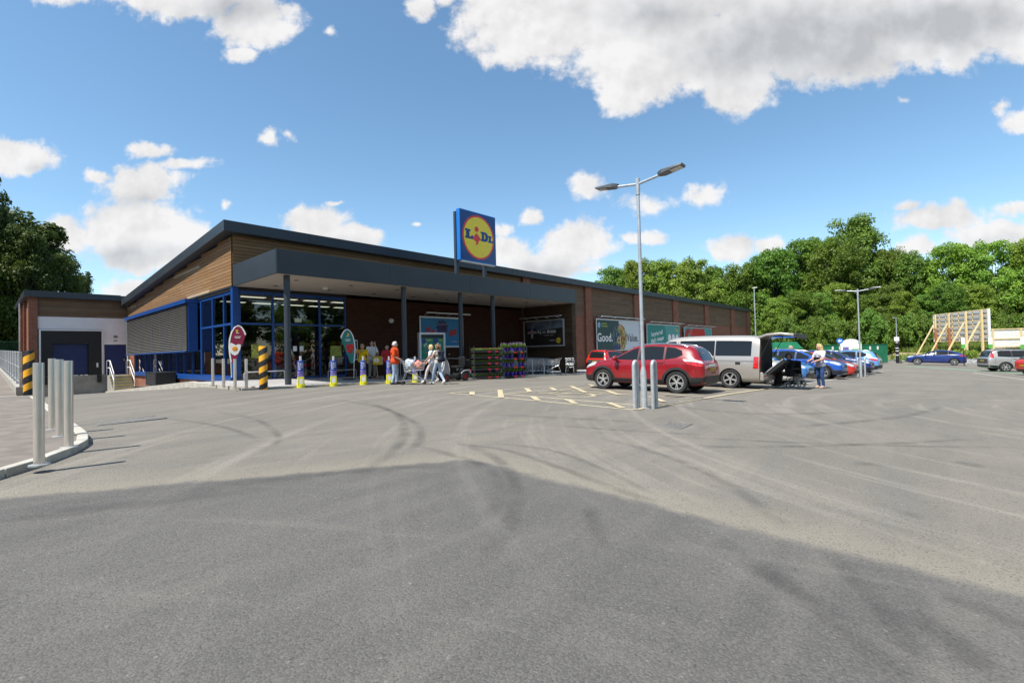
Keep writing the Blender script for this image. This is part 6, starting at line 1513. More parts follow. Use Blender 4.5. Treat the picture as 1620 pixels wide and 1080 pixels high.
# ---- shopping trolleys
M_WIRE = pmat('trolley wire', (.58,.60,.62), .3, .8, .5, var=.05); M_CAST = pmat('castor rubber', (.03,.03,.03), .7, var=.1); M_TRED = pmat('trolley handle', (.06,.07,.09), .4, var=.1)
def trolley_root(label, group):
    e = empty('shopping_trolley', (0,0,0), 0, label, 'trolley', group)
    r = .0065; m = MB()
    T = [(-.42,.27,.98),(.46,.20,.86),(.46,-.20,.86),(-.42,-.27,.98)]; B = [(-.36,.22,.56),(.40,.17,.60),(.40,-.17,.60),(-.36,-.22,.56)]
    for Q in (T, B): m.tube(Q+[Q[0]], .009, 5)
    for (i, j, n) in ((0,1,11),(2,3,11),(1,2,5),(3,0,6)):
        for k in range(n+1):
            t = k/n; a = Vector(T[i]).lerp(Vector(T[j]), t); b = Vector(B[i]).lerp(Vector(B[j]), t); m.tube([a,b], r*.72, 4, cap=False)
    for h in (.25,.5,.75): q = [Vector(T[i]).lerp(Vector(B[i]), h) for i in range(4)]; m.tube(q+[q[0]], r*.8, 4, cap=False)
    for k in range(1,6): t = k/6; m.tube([Vector(B[0]).lerp(Vector(B[3]),t), Vector(B[1]).lerp(Vector(B[2]),t)], r*.72, 4, cap=False)
    for k in range(1,8): t = k/8; m.tube([Vector(B[0]).lerp(Vector(B[1]),t), Vector(B[3]).lerp(Vector(B[2]),t)], r*.72, 4, cap=False)
    m.build('basket', M_WIRE, e, smooth=60)
    m = MB()
    for s in (-1,1):
        m.tube([(-.52,s*.25,1.02),(-.40,s*.24,.86),(-.30,s*.22,.55),(-.44,s*.25,.16)], .013, 8)
        m.tube([(-.30,s*.22,.54),(.05,s*.20,.42),(.44,s*.18,.16)], .013, 8)
        m.tube([(-.44,s*.25,.18),(.44,s*.18,.18)], .011, 8)
    m.tube([(.05,.2,.42),(.05,-.2,.42)], .011, 8); m.tube([(-.3,.22,.55),(-.3,-.22,.55)], .011, 8)
    m.build('chassis', M_WIRE, e, smooth=60)
    m = MB(); m.tube([(-.52,-.27,1.02),(-.52,.27,1.02)], .018, 10); m.build('handle', M_TRED, e, smooth=60)
    for x in (-.44,.44):
        for s in (-1,1):
            m = MB(); yq = s*(.25 if x < 0 else .18); m.lathe([(.02,-.016),(.058,-.016),(.062,0),(.058,.016),(.02,.016)], 16, 0, Matrix.Translation((x,yq,.062)) @ Matrix.Rotation(PI/2,4,'X')); m.box(x-.012,yq-.024,.06,x+.012,yq+.024,.17); m.build('castor', M_CAST, e, smooth=40)
    return e
H1 = math.atan2(RGT.y, RGT.x)
tp = G(655, 608); th = H1+.10
T0 = trolley_root('wire shopping trolley filled with bags pushed by the man in orange', None)
T0.location = (tp.x, tp.y, gz(tp.x,tp.y)); T0.rotation_euler = (0,0,th)
def bag(name, base, c, sx, sy, sz3, mat, lab, seed):
    R = random.Random(seed); bm = bmesh.new(); bmesh.ops.create_icosphere(bm, subdivisions=3, radius=1)
    for v in bm.verts:
        n = v.co.normalized(); k = 1+.16*math.sin(5*n.x+seed)*math.sin(4*n.z+2*seed)+.10*math.sin(9*n.y+3*n.z)
        v.co = Vector((n.x*sx*k, n.y*sy*k, n.z*sz3*k*(1.0 if n.z < 0 else 1.15)+sz3))
    me = bpy.data.meshes.new(name); bm.to_mesh(me); bm.free(); me.materials.append(mat); me.polygons.foreach_set('use_smooth', [True]*len(me.polygons))
    o = bpy.data.objects.new(name, me); COL.objects.link(o); M = T0.matrix_basis @ Vector(c); o.location = M; o.rotation_euler = (0,0,th); return tag(o, lab, 'bag')
bag('carrier_bag', 0, (-.16,0,.60), .20,.17,.21, pmat('white blue carrier bag',(.55,.62,.70),.35,var=.5,vscale=7), 'white and blue carrier bag in the trolley basket nearest the handle', 1)
bag('carrier_bag', 0, (.20,0,.61), .19,.15,.17, pmat('red orange carrier bag',(.70,.22,.14),.35,var=.6,vscale=9), 'red and orange carrier bag at the front of the trolley basket', 2)
GT = 'shopping trolleys parked in the trolley bay'
k = 0
for (x0, y, n, lab) in ((13.3,-3.55,13,'wire trolley nested in the front row of the trolley bay'),(13.6,-2.55,12,'wire trolley nested in the shaded back row of the trolley bay')):
    for i in range(n):
        x = x0+.34*i; dup(T0, (x, y, gz(x,y)+.07), 0.02*math.sin(i*7), lab, GT)
for (u, v, hd, lab) in ((876,592.5,2.2,'loose wire trolley standing with its handle towards the car park'),(903,591.5,.45,'rightmost wire trolley at the end of the dark wing wall')):
    p = on_y(u, v, -4.75 if u < 890 else -4.9); dup(T0, (p.x, p.y, gz(p.x,p.y)+.07), hd, lab, GT)
e0 = None
for (u, lab) in ((826,'grey hoop of the trolley bay beside the flower racks'),(843,'second upright hoop of the trolley bay'),(861,'third upright hoop of the trolley bay in front of the trolleys'),(874,'last upright hoop of the trolley bay before the loose trolley')):
    p = on_y(u, 595, -4.62); z = gz(p.x,-4.62)+.07; e = empty('bay_hoop', (p.x,-4.62,z), PI/2, lab, 'rail', 'galvanised hoops of the trolley bay')
    m = MB(); m.tube([(0,0,-.03),(0,0,.88),(.05,0,.93),(2.0,0,.93),(2.05,0,.88),(2.05,0,-.05)], .026, 8); m.build('hoop', M_GALV, e, smooth=60)
# ---- flower racks
M_RACK = pmat('rack steel', (.06,.065,.075), .45, .3, var=.1); M_POT = pmat('purple plastic pot', (.055,.025,.32), .35, var=.2, vscale=5); M_TAG = pmat('red price tag', (.6,.02,.03), .5, var=.1); M_TRAY = pmat('black tray', (.015,.015,.016), .6, var=.1)
M_STEM = leaf_mat('potted leaves', (.10,.17,.03), (.24,.33,.08), .3); M_FLW = pmat('purple flower spikes', (.30,.16,.45), .6, var=.3, vscale=30); M_FLR = pmat('mixed small flowers', (.55,.10,.14), .6, var=.5, vscale=60)
def rack(u, v, y, Wd, shelves, lab, rz):
    p = on_y(u, v, y); e = empty('flower_rack', (p.x, y, gz(p.x,y)+(.07 if y > -4.8 else 0)), rz, lab, 'plant rack')
    m = MB(); Ht = shelves[-1]+.28
    for x in (-Wd/2+.02, Wd/2-.02):
        for yy in (-.24,.24): m.box(x-.018,yy-.018,.1,x+.018,yy+.018,Ht)
    m.build('frame', M_RACK, e)
    for i, z in enumerate(shelves):
        m = MB(); m.box(-Wd/2,-.28,z-.03,Wd/2,.28,z); s = m.build('shelf', M_RACK, e)
        m = MB()
        for x in (.0,.42) if Wd > 1.4 else (-.1,.3): m.box(x-.08,-.292,z-.05,x+.08,-.282,z+.015)
        m.build('price_tag', M_TAG, s)
    for x in (-Wd/2+.1, Wd/2-.1):
        for yy in (-.2,.2): m = MB(); m.lathe([(.02,-.02),(.055,-.02),(.055,.02),(.02,.02)], 14, 0, Matrix.Translation((x,yy,.055)) @ Matrix.Rotation(PI/2,4,'X')); m.build('castor', M_GALV, e, smooth=40)
    return e
def tufty(mb, c, r, h, n, R, w=.012, mi=0):
    for i in range(n):
        a = R.uniform(0,2*PI); q = r*R.random()**.5; bx, by = c[0]+q*.4*math.cos(a), c[1]+q*.4*math.sin(a); tx, ty = c[0]+q*1.25*math.cos(a), c[1]+q*1.25*math.sin(a); l = h*R.uniform(.5,1.1)
        t = R.uniform(0,PI); dx, dy = w*math.cos(t), w*math.sin(t)
        mb.add([(bx-dx,by-dy,c[2]),(bx+dx,by+dy,c[2]),(tx+dx,ty+dy,c[2]+l*.7),(tx,ty,c[2]+l),(tx-dx,ty-dy,c[2]+l*.7)], [(0,1,2,3,4)], mi)
R = random.Random(21)
m = MB(); m.box(-.27,-.2,0,.27,.2,.06); tray0 = m.build('plant_tray', M_TRAY)
m = MB(); 
for i in range(4):
    for j in range(3): tufty(m, (-.2+.135*i,-.13+.13*j,.04), .075, .14, 26, R, .014)
fol = m.build('leaves', M_STEM, tray0); m = MB()
for i in range(26): m.ball((R.uniform(-.24,.24),R.uniform(-.18,.18),R.uniform(.1,.17)), .014, 6)
m.build('flowers', M_FLR, tray0)
m = MB(); m.lathe([(.075,0),(.10,.19),(.108,.19),(.108,.215),(.095,.215),(.09,.19),(0,.185)], 18); pot0 = m.build('flower_pot', M_POT, smooth=40)
m = MB(); tufty(m, (0,0,.18), .13, .30, 170, R, .010); m.build('leaves', M_STEM, pot0)
m = MB()
for i in range(9): a = R.uniform(0,2*PI); q = .12*R.random()**.5; x, y = q*math.cos(a), q*math.sin(a); h = R.uniform(.36,.50); m.tube([(x*.6,y*.6,.2),(x,y,h)], .003, 4, 0, .003); m.tube([(x,y,h-.07),(x*1.03,y*1.03,h+.04)], .010, 5, 0, .004)
m.build('flower_spikes', M_FLW, pot0)
S1 = [.12,.52,.82,1.12,1.42]; S2 = [.12,.60,1.05,1.40]
SN = ['bottom','second','third','fourth','top']
r1 = rack(771, 601, -5.05, 1.75, S1, 'dark five shelf rack of small bedding plants right of the mobility scooter', -.30)
r2 = rack(812, 599, -5.1, 1.55, S2, 'dark rack of purple pots of lavender next to the bedding plant rack', -.30)
def put(src, e, x, y, z, lab, grp, cat, s=1.0, rz=0):
    M = Matrix.Translation(e.location) @ Matrix.Rotation(e.rotation_euler[2],4,'Z'); q = M @ Vector((x,y,z)); o = dup(src, q, e.rotation_euler[2]+rz, lab, grp); o['category'] = cat; o.scale = (s,s,s); return o
for i, z in enumerate(S1):
    for k in range(3): put(tray0, r1, -.57+.57*k, 0, z, 'black tray of small bedding plants on the %s shelf of the left rack' % SN[i], 'trays of bedding plants on the left rack', 'plant tray')
for i, z in enumerate(S2):
    n = 6
    for k in range(n):
        if i in (1,2) and k == 3: continue
        put(pot0, r2, -.64+1.28*k/(n-1), -.10+.06*(k%2), z, 'purple pot of lavender on the %s shelf of the right rack' % (SN[i] if i < 3 else 'top'), 'purple pots of lavender on the right rack', 'flower pot', R.uniform(.92,1.1), R.uniform(0,6))
for i in range(4): put(pot0, r2, -.45+.3*i, .15, S2[0], 'purple pot of lavender at the back of the bottom shelf of the right rack', 'purple pots of lavender on the right rack', 'flower pot', 1.0, i)
for o in (tray0, pot0):
    for c in list(o.children): bpy.data.objects.remove(c)
    bpy.data.objects.remove(o)
# ------------------------------------------------------------------ far right: hoarding, fence, containers, signs
M_PINE = wood_mat('new pine', (.68,.53,.28), (.78,.64,.36), .05); M_PINE2 = wood_mat('orange stained pine', (.34,.13,.05), (.42,.17,.07), .1); M_PLYB = pmat('grey board back', (.50,.52,.53), .7, var=.15, vscale=1.2)
A = far_at(1480, 62); B = far_at(1566, 52.5); d = (B-A); Lh = d.length; ang = math.atan2(d.y, d.x)
hb = empty('timber_hoarding', (A.x, A.y, 0), ang, 'tall timber framed hoarding seen from behind with leaning props', 'hoarding')
# local: x along, y: +y side is away from / towards camera
cs = 1 if (Matrix.Rotation(-ang,4,'Z') @ (CAM-A)).y > 0 else -1
z0, z1 = 1.15, 4.75
m = MB(); m.box(0,-.03*cs-.03,z0,Lh,-.03*cs+.03,z1); m.build('board', M_PLYB, hb)
m = MB(); m.box(-.06,-.14,z0,-.002,.10,z1); m.box(Lh+.002,-.14,z0,Lh+.10,.10,z1); m.build('white_edge', M_TRIM, hb)
m = MB()
for k in range(9): m.box(Lh*k/8-.04+(.05 if k==0 else -.05 if k==8 else 0),cs*.04,z0,Lh*k/8+.04+(.05 if k==0 else -.05 if k==8 else 0),cs*.10,z1)
for i in range(7): z = lerp(z0+.05,z1-.05,i/6); m.box(0,cs*.105,z-.045,Lh,cs*.16,z+.045)
m.build('studs', M_PINE, hb)
for i, x in enumerate((Lh*.06, Lh*.34, Lh*.66, Lh*.93)):
    m = MB(); m.box(x-.10,cs*.165,-1.0,x+.10,cs*.33,(2.9 if i < 2 else z1-.05)); m.build('post', M_PINE2 if i < 2 else M_PINE, hb)
    if i < 2: m = MB(); m.box(x-.10,cs*.165,2.902,x+.10,cs*.30,z1-.05); m.build('post_top', M_PINE, hb)
    m = MB(); m.bar((x,cs*.42,3.4),(x,cs*2.4,-.5),.16,.10); m.build('prop', M_PINE, hb)
A = far_at(1568, 51.5); B = far_at(1760, 50); d = (B-A); Lf = d.length; ang = math.atan2(d.y, d.x)
wf = empty('white_fence', (A.x,A.y,0), ang, 'white panel fence in a pine frame right of the timber hoarding', 'fence')
cs = 1 if (Matrix.Rotation(-ang,4,'Z') @ (CAM-A)).y > 0 else -1
m = MB(); m.box(0,-.02,.3,Lf,.02,2.45); m.build('panels', M_TRIM, wf)
m = MB()
for z in (.5,1.38,2.42): m.box(0,cs*.022,z-.06,Lf,cs*.08,z+.06)
m.build('rails', M_PINE, wf)
for k in range(5): m = MB(); x = .1+Lf*k/4.2; m.box(x-.07,cs*.085,-.6,x+.07,cs*.2,2.5); m.build('post', M_PINE, wf)
def signpost(u, d, v0, v1, vb, lab):
    p = far_at(u, d); zb = zat(u, vb, d); e = empty('charging_sign', (p.x,p.y,zb), math.atan2(CAM.y-p.y,CAM.x-p.x)+PI/2, lab, 'sign', 'white and green charging bay signs')
    a, b = zat(u, v1, d)-zb, zat(u, v0, d)-zb
    m = MB(); m.tube([(0,0,-.3),(0,0,b)], .035, 8); m.build('post', M_BLACK, e, smooth=60)
    m = MB(); m.box(-.14,-.05,lerp(a,b,.38),.14,-.036,b); m.build('white_panel', M_TRIM, e)
    m = MB(); m.box(-.14,-.05,a,.14,-.036,lerp(a,b,.38)-.002); m.build('green_panel', pmat('sign green',(.10,.38,.06),.5,var=.08), e)
    return e
signpost(1524,47,534,551,574,'slim white and green sign in front of the hoarding props')
signpost(1567,45,534,551,576,'white and green sign where the hoarding meets the white fence')
signpost(1618,42,533,552,577,'white and green sign at the right edge of the picture')
p = far_at(1526, 53.5); zb = zat(1526, 572, 53.5); e = empty('small_notice', (p.x,p.y,zb), math.atan2(CAM.y-p.y,CAM.x-p.x)+PI/2, 'small white pointed notice with a dark symbol behind the blue coupe', 'sign')
m = MB(); m.prism([(-.28,.55),(.28,.55),(.28,.95),(.1,1.1),(-.28,.9)],-.02,.0); m.build('plate', M_TRIM, e); m = MB(); m.prism([(.08*math.cos(k),.78+.08*math.sin(k)) for k in [PI*i/8 for i in range(16)]],-.026,-.0205); m.build('symbol', M_INK, e); m = MB(); m.tube([(0,.02,-.2),(0,.02,.7)],.03,8); m.build('post', M_BLACK, e)
M_BIN = pmat('green steel', (.012,.16,.075), .45, .1, .5, var=.12, vscale=1.5, dirt=.15)
def bank_bin(u0, u1, d, vt, lab, hip=False):
    a = far_at(u0, d); b = far_at(u1, d); c = (a+b)/2; w = (b-a).length; zt = zat((u0+u1)/2, vt, d); zb = gz(c.x,c.y); H = zt-zb
    e = empty('recycling_container', (c.x,c.y,zb), math.atan2(b.y-a.y,b.x-a.x), lab, 'container', 'green recycling containers beyond the cars')
    m = MB(); m.box(-w/2,-.75,.08,w/2,.75,H*(.72 if hip else .97)); m.build('tank', M_BIN, e, bevel=.03)
    m = MB()
    if hip:
        z = H*.72+.002; m.add([(-w/2-.05,-.8,z),(w/2+.05,-.8,z),(w/2+.05,.8,z),(-w/2-.05,.8,z),(-w/2+.35,-.4,H),(w/2-.35,-.4,H),(w/2-.35,.4,H),(-w/2+.35,.4,H)],[(0,3,2,1),(4,5,6,7),(0,1,5,4),(1,2,6,5),(2,3,7,6),(3,0,4,7)])
    else: m.box(-w/2-.04,-.79,H*.97+.002,w/2+.04,.79,H)
    m.build('lid', M_BIN, e)
    m = MB()
    if not hip:
        for x in (-w*.3,w*.05): m.box(x-.1,-.765,H*.72,x+.1,-.753,H*.9)
        m.build('label_plate', M_PLW, e)
bank_bin(1218,1262,50,541,'green container with a sloped lid behind the couple walking', True)
bank_bin(1304,1336,57,545,'flat topped green container left of the white arched sign')
bank_bin(1362,1396,57,544.5,'flat topped green container right of the white arched sign')
p = far_at(1346, 54); zb = gz(p.x,p.y); H = zat(1346,536,54)-zb; e = empty('arched_sign', (p.x,p.y,zb), math.atan2(CAM.y-p.y,CAM.x-p.x)+PI/2, 'white arch topped board with green corner between the green containers', 'sign')
w = .98; m = MB(); m.prism([(-w,.6),(w,.6),(w,H-.35)]+[(w*.75*math.cos(a),H-.35+.35*math.sin(a)) for a in [PI*i/10 for i in range(11)]]+[(-w,H-.35)],-.04,.0); m.build('board', M_TRIM, e)
m = MB(); m.box(.1,-.052,H*.48,w-.02,-.042,H*.6); m.box(w-.3,-.052,H-.55,w-.02,-.042,H-.38); m.build('green_print', pmat('sign green',(.10,.38,.06),.5,var=.08), e)
m = MB(); m.box(-.75,-.05,H*.55,-.2,-.042,H*.68); m.build('purple_print', M_WRAPL, e); m = MB(); m.box(-w+.1,-.02,-.1,-w+.2,.02,.7); m.box(w-.2,-.02,-.1,w-.1,.02,.7); m.build('legs', M_GALV, e)
p = far_at(1329, 52); zb = gz(p.x,p.y); H = zat(1329,539,52)-zb; e = empty('blue_sign', (p.x,p.y,zb), math.atan2(CAM.y-p.y,CAM.x-p.x)+PI/2, 'round blue sign with a white arrow above the green container', 'sign')
m = MB(); m.prism([(.31*math.cos(a),H+.31*math.sin(a)) for a in [PI*i/14 for i in range(28)]],-.03,-.01); m.build('disc', pmat('road sign blue',(.02,.16,.50),.4,var=.05), e)
m = MB(); m.prism([(-.2,H),(0,H+.18),(0,H+.06),(.18,H+.06),(.18,H-.06),(0,H-.06),(0,H-.18)],-.036,-.031); m.build('arrow', M_TRIM, e); m = MB(); m.tube([(0,.02,0),(0,.02,H+.2)],.03,8); m.build('post', M_GALV, e)
# ------------------------------------------------------------------ people and their chairs
def capsule(mb, p, q, r1, r2=None, n=12):
    r2 = r1 if r2 is None else r2; p = Vector(p); q = Vector(q); d = q-p
    if d.length < 1e-5: mb.ball(p, r1, n); return
    d.normalize(); u = d.orthogonal().normalized(); w = d.cross(u); rings = []
    for k in range(0, 4): a = PI/2*k/3; rings.append((p - d*r1*math.cos(a), r1*math.sin(a)))
    for k in range(0, 4): a = PI/2*k/3; rings.append((q + d*r2*math.sin(a), r2*math.cos(a)))
    vs = []
    for c, r in rings:
        r = max(r, .0008)
        for j in range(n): t = 2*PI*j/n; vs.append(c + (u*math.cos(t)+w*math.sin(t))*r)
    k = len(rings); fs = [(i*n+j, i*n+(j+1)%n, (i+1)*n+(j+1)%n, (i+1)*n+j) for i in range(k-1) for j in range(n)] + [tuple(range(n-1,-1,-1)), tuple(range((k-1)*n,k*n))]
    mb.add(vs, fs)
def fuse(mb, vox, name, mat, parent, it=4):
    me = bpy.data.meshes.new(name); me.from_pydata(mb.v, [], mb.f)
    bm = bmesh.new(); bm.from_mesh(me); bmesh.ops.recalc_face_normals(bm, faces=bm.faces); bm.to_mesh(me); bm.free()
    o = bpy.data.objects.new('t', me); COL.objects.link(o)
    m = o.modifiers.new('r', 'REMESH'); m.mode = 'VOXEL'; m.voxel_size = vox
    s = o.modifiers.new('s', 'SMOOTH'); s.factor = .5; s.iterations = it
    dg = bpy.context.evaluated_depsgraph_get(); r = bpy.data.meshes.new_from_object(o.evaluated_get(dg)); bpy.data.objects.remove(o)
    r.materials.clear(); r.materials.append(mat); r.polygons.foreach_set('use_smooth', [True]*len(r.polygons))
    q = bpy.data.objects.new(name, r); COL.objects.link(q); q.parent = parent; return q
M_SKIN = pmat('skin', (.52,.30,.21), .5, 0, .4, var=.08, vscale=12); M_EYE = pmat('dark eyes', (.02,.015,.012), .2, var=0); M_LIP = pmat('lips', (.36,.12,.10), .5, var=0)
def cloth(name, c, var=.15, vs=9): return pmat('cloth '+name, c, .85, 0, .2, var=var, vscale=vs, bump=.5, bscale=22)
STAND = dict(knee=((.02,.10,.50),(.02,-.10,.50)), ankle=((-.02,.115,.085),(-.02,-.115,.085)))
WALK = dict(knee=((.20,.085,.52),(.0,-.085,.50)), ankle=((.30,.08,.09),(-.26,-.08,.17)), toe=((.45,.08,.05),(-.15,-.08,.035)))
WALK2 = dict(knee=((.12,.085,.51),(.05,-.085,.50)), ankle=((.16,.08,.085),(-.20,-.08,.14)), toe=((.32,.08,.03),(-.08,-.08,.035)))
SIT = dict(knee=((.44,.12,.56),(.44,-.12,.56)), ankle=((.50,.11,.16),(.50,-.11,.16)))
HANG = ((-.01,.245,1.12),(.05,.255,.87))
def person(label, loc, rz, legs, armL, armR, top, bottom, shoes, hair, H=1.72, girth=1.0, sleeve=.75, head_turn=0.0, seated=False, skirt=False, group=None, skin=None, longsl=False, glasses=False, hem=True):
    k = H/1.72; e = empty('person', loc, rz, label, 'person', group); e.scale = (k,k,k)
    dz = -.36 if seated else 0.0; g = girth
    O = lambda p, z=dz: (p[0], p[1], p[2]+z)
    hips = [O((0,.09*g,.92)), O((0,-.09*g,.92))]; sh = [O((-.01,.185*g,1.40)), O((-.01,-.185*g,1.40))]
    if seated: knees, ank = legs['knee'], legs['ankle']
    else: knees, ank = legs['knee'], legs['ankle']
    toes = legs.get('toe') or [(a[0]+.16, a[1]*1.08, .035 + (a[2]-.085)) for a in ank]
    arms = [armL, armR]
    def R_(p):
        c, s = math.cos(head_turn), math.sin(head_turn); return (p[0]*c-p[1]*s+.02, p[0]*s+p[1]*c, p[2]+dz)
    def torso(mb, i):
        capsule(mb, O((-.0,-.09*g,1.31)), O((-.0,.09*g,1.31)), .108*g+i); capsule(mb, O((-.01,-.14*g,1.38)), O((-.01,.14*g,1.38)), .062+i)
        capsule(mb, O((.01,-.055*g,1.10)), O((.01,.055*g,1.10)), .108*g+i); capsule(mb, O((0,-.06*g,.97)), O((0,.06*g,.97)), .118*g+i)
        capsule(mb, O((0,0,1.36)), O((.01,0,1.0)), .112*g+i)
    b = MB()
    if not seated or True: torso(b, 0)
    capsule(b, O((-.01,0,1.42)), R_((-.005,0,1.52)), .054, .05)
    c = R_((0,0,1.60)); b.ball((0,0,0), .1, 14); nv = len(b.v)
    # head ellipsoid, jaw, nose, ears, brow
    cnt = 14*(14//2+2)
    st = len(b.v)-cnt
    for i in range(st, len(b.v)): v = b.v[i]; b.v[i] = R_((v[0]*.98, v[1]*.78, 1.605+v[2]*1.14))
    capsule(b, R_((.035,-.012,1.53)), R_((.035,.012,1.53)), .048); capsule(b, R_((.092,0,1.615)), R_((.112,0,1.578)), .011, .015)
    for s in (-1,1): capsule(b, R_((-.005,s*.080,1.625)), R_((-.005,s*.082,1.58)), .017, .012)
    capsule(b, R_((.083,-.035,1.638)), R_((.083,.035,1.638)), .012)
    for i in range(2):
        s = 1 if i == 0 else -1
        el, wr = arms[i]; el, wr = O(el), O(wr)
        capsule(b, sh[i], el, .052*g**.5, .042); capsule(b, el, wr, .042, .029)
        d = (Vector(wr)-Vector(el)).normalized(); up = Vector((0,0,1)); sd = d.cross(up); sd = sd.normalized() if sd.length > .1 else Vector((0,1,0)); pn = sd.cross(d)
        W = Vector(wr)
        for t in (-.5,.5): capsule(b, W+d*.02+sd*.018*t, W+d*.085+sd*.055*t, .021, .017)
        for f, (o, L) in enumerate(((-.036,.062),(-.012,.074),(.012,.070),(.037,.054))):
            p0 = W+d*.088+sd*o; p1 = p0+(d*.9-pn*.35+sd*o*2).normalized()*L*.55; p2 = p1+(d*.55-pn*.85+sd*o*2).normalized()*L*.55
            capsule(b, p0, p1, .0105, .0098, 8); capsule(b, p1, p2, .0098, .0085, 8)
        th = W+d*.03+sd*.035*s; capsule(b, th, th+(d*.6+sd*.75*s-pn*.3).normalized()*.042, .013, .011, 8); t2 = th+(d*.6+sd*.75*s-pn*.3).normalized()*.042; capsule(b, t2, t2+(d*.95+sd*.2*s-pn*.3).normalized()*.03, .011, .009, 8)
        hp, kn, an, to = hips[i], knees[i], ank[i], toes[i]
        capsule(b, hp, kn, .086*g, .056); capsule(b, kn, an, .056, .037); capsule(b, an, to, .036, .026)
    fuse(b, .0085, 'body', skin or M_SKIN, e, 3)
    for s in (-1,1):
        m = MB(); m.ball(R_((.088,s*.031,1.612)), .009, 8); m.build('eye', M_EYE, e, smooth=60)
    m = MB(); capsule(m, R_((.083,-.02,1.548)), R_((.083,.02,1.548)), .008, .008, 8); m.build('mouth', M_LIP, e, smooth=60)
    if glasses: 
        m = MB()
        for s in (-1,1): m.ball(R_((.098,s*.033,1.612)), .026, 10, 0, (.35,1,.8))
        m.build('glasses', M_EYE, e, smooth=60)
    # top
    m = MB(); torso(m, .016)
    if hem: capsule(m, O((0,-.07*g,.93)), O((0,.07*g,.93)), .125*g+.012)
    for i in range(2):
        el, wr = arms[i]; S, E_ = Vector(sh[i]), Vector(O(el)); 
        if longsl: capsule(m, S, E_, .066, .056); capsule(m, E_, E_.lerp(Vector(O(wr)), .92), .056, .042)
        elif sleeve > 0: capsule(m, S, S.lerp(E_, sleeve), .070, .066)
    fuse(m, .012, 'top', top, e, 5)
    # trousers
    m = MB(); capsule(m, O((0,-.065*g,.93)), O((0,.065*g,.93)), .120*g+.010); capsule(m, O((0,-.05*g,1.0)), O((0,.05*g,1.0)), .112*g+.006)
    for i in range(2):
        hp, kn, an = Vector(hips[i]), Vector(knees[i]), Vector(ank[i])
        capsule(m, hp, kn, .098*g, .070); capsule(m, kn, kn.lerp(an, .95), .070, .052)
    if skirt: capsule(m, Vector(knees[0]), Vector(knees[1]), .10); capsule(m, (Vector(knees[0])+Vector(knees[1]))/2, (Vector(ank[0])+Vector(ank[1]))/2+Vector((0,0,.05)), .16, .14)
    fuse(m, .012, 'trousers' if not skirt else 'skirt', bottom, e, 5)
    for i in range(2):
        m = MB(); a, t = Vector(ank[i]), Vector(toes[i]); dn = Vector((0,0,-.03)) if not legs.get('toe') else Vector((0,0,-.02))
        h = a - (t-a)*.28; capsule(m, Vector((h.x,h.y,a.z-.035)), Vector((t.x,t.y,t.z+.002)), .045, .036); capsule(m, a+Vector((0,0,-.005)), Vector((t.x,t.y,t.z)).lerp(a,.5)+Vector((0,0,.0)), .045, .04)
        fuse(m, .010, 'shoe', shoes, e, 3)
    # hair
    col, style = hair; m = MB()
    cap = ((-.022,0,1.640,.098),(-.045,.03,1.605,.078),(-.045,-.03,1.605,.078),(.012,.025,1.682,.060),(.012,-.025,1.682,.060))
    for x, y, z, r in cap: m.ball(R_((x,y,z)), r if style != 'short' else r*.96, 12)
    if style == 'long':
        for y in (-.06,-.02,.02,.06): capsule(m, R_((-.055,y,1.60)), R_((-.075,y*1.3,1.40)), .05, .04)
        for s in (-1,1): capsule(m, R_((.01,s*.078,1.63)), R_((-.01,s*.085,1.46)), .035, .03)
    if style == 'bob':
        for s in (-1,1): capsule(m, R_((.005,s*.082,1.64)), R_((-.005,s*.086,1.54)), .04, .035)
        capsule(m, R_((-.06,-.05,1.56)), R_((-.06,.05,1.56)), .055)
    if style == 'tail':
        capsule(m, R_((-.09,0,1.66)), R_((-.15,0,1.60)), .035, .035); capsule(m, R_((-.15,0,1.60)), R_((-.16,0,1.38)), .036, .018)
    fuse(m, .012, 'hair', col, e, 3); return e
HR = lambda n, c: pmat('hair '+n, c, .55, 0, .4, var=.3, vscale=40)
H_GREY, H_BLOND, H_BROWN, H_DARK, H_SANDY = HR('grey',(.50,.48,.46)), HR('blonde',(.62,.45,.20)), HR('brown',(.14,.075,.035)), HR('dark',(.025,.016,.012)), HR('sandy',(.42,.29,.15))
J_LIGHT = cloth('pale denim', (.36,.46,.58), .3, 6); J_BLUE = cloth('blue denim', (.035,.075,.19), .35, 7); C_ORANGE = cloth('orange', (.62,.075,.018)); C_WHITE = cloth('white', (.76,.75,.77), .05); C_BLACK = cloth('black', (.014,.014,.016)); C_YEL = cloth('yellow', (.72,.47,.01)); C_CREAM = cloth('cream', (.62,.55,.46)); C_PINK = cloth('pale grey pink', (.58,.52,.54)); C_STONE = cloth('stone', (.35,.32,.28)); C_RED = cloth('red', (.42,.03,.04)); C_LILAC = cloth('lilac white', (.62,.60,.70), .06)
S_BLACK = pmat('black shoes', (.02,.02,.02), .5, var=.1); S_WHITE = pmat('white trainers', (.75,.75,.75), .5, var=.05)
def ground_at(u, v): p = G(u, v); return Vector((p.x, p.y, gz(p.x,p.y)))
HL = H1 + PI      # facing the left of the picture
hd = Vector((math.cos(th), math.sin(th)))
mp = Vector((tp.x,tp.y)) - hd*.76
person('grey haired man in an orange polo shirt and pale jeans pushing the loaded trolley', (mp.x,mp.y,gz(mp.x,mp.y)), th+.03, dict(knee=((.06,.10,.50),(-.02,-.10,.50)), ankle=((.04,.11,.085),(-.10,-.11,.085))), ((.0,.30,1.13),(.19,.23,1.02)), ((.0,-.30,1.13),(.19,-.23,1.02)), C_ORANGE, J_LIGHT, S_BLACK, (H_GREY,'short'), 1.76, 1.32, .85, .5)
HA = math.atan2(FWD.y*.75-RGT.y*.65, FWD.x*.75-RGT.x*.65)
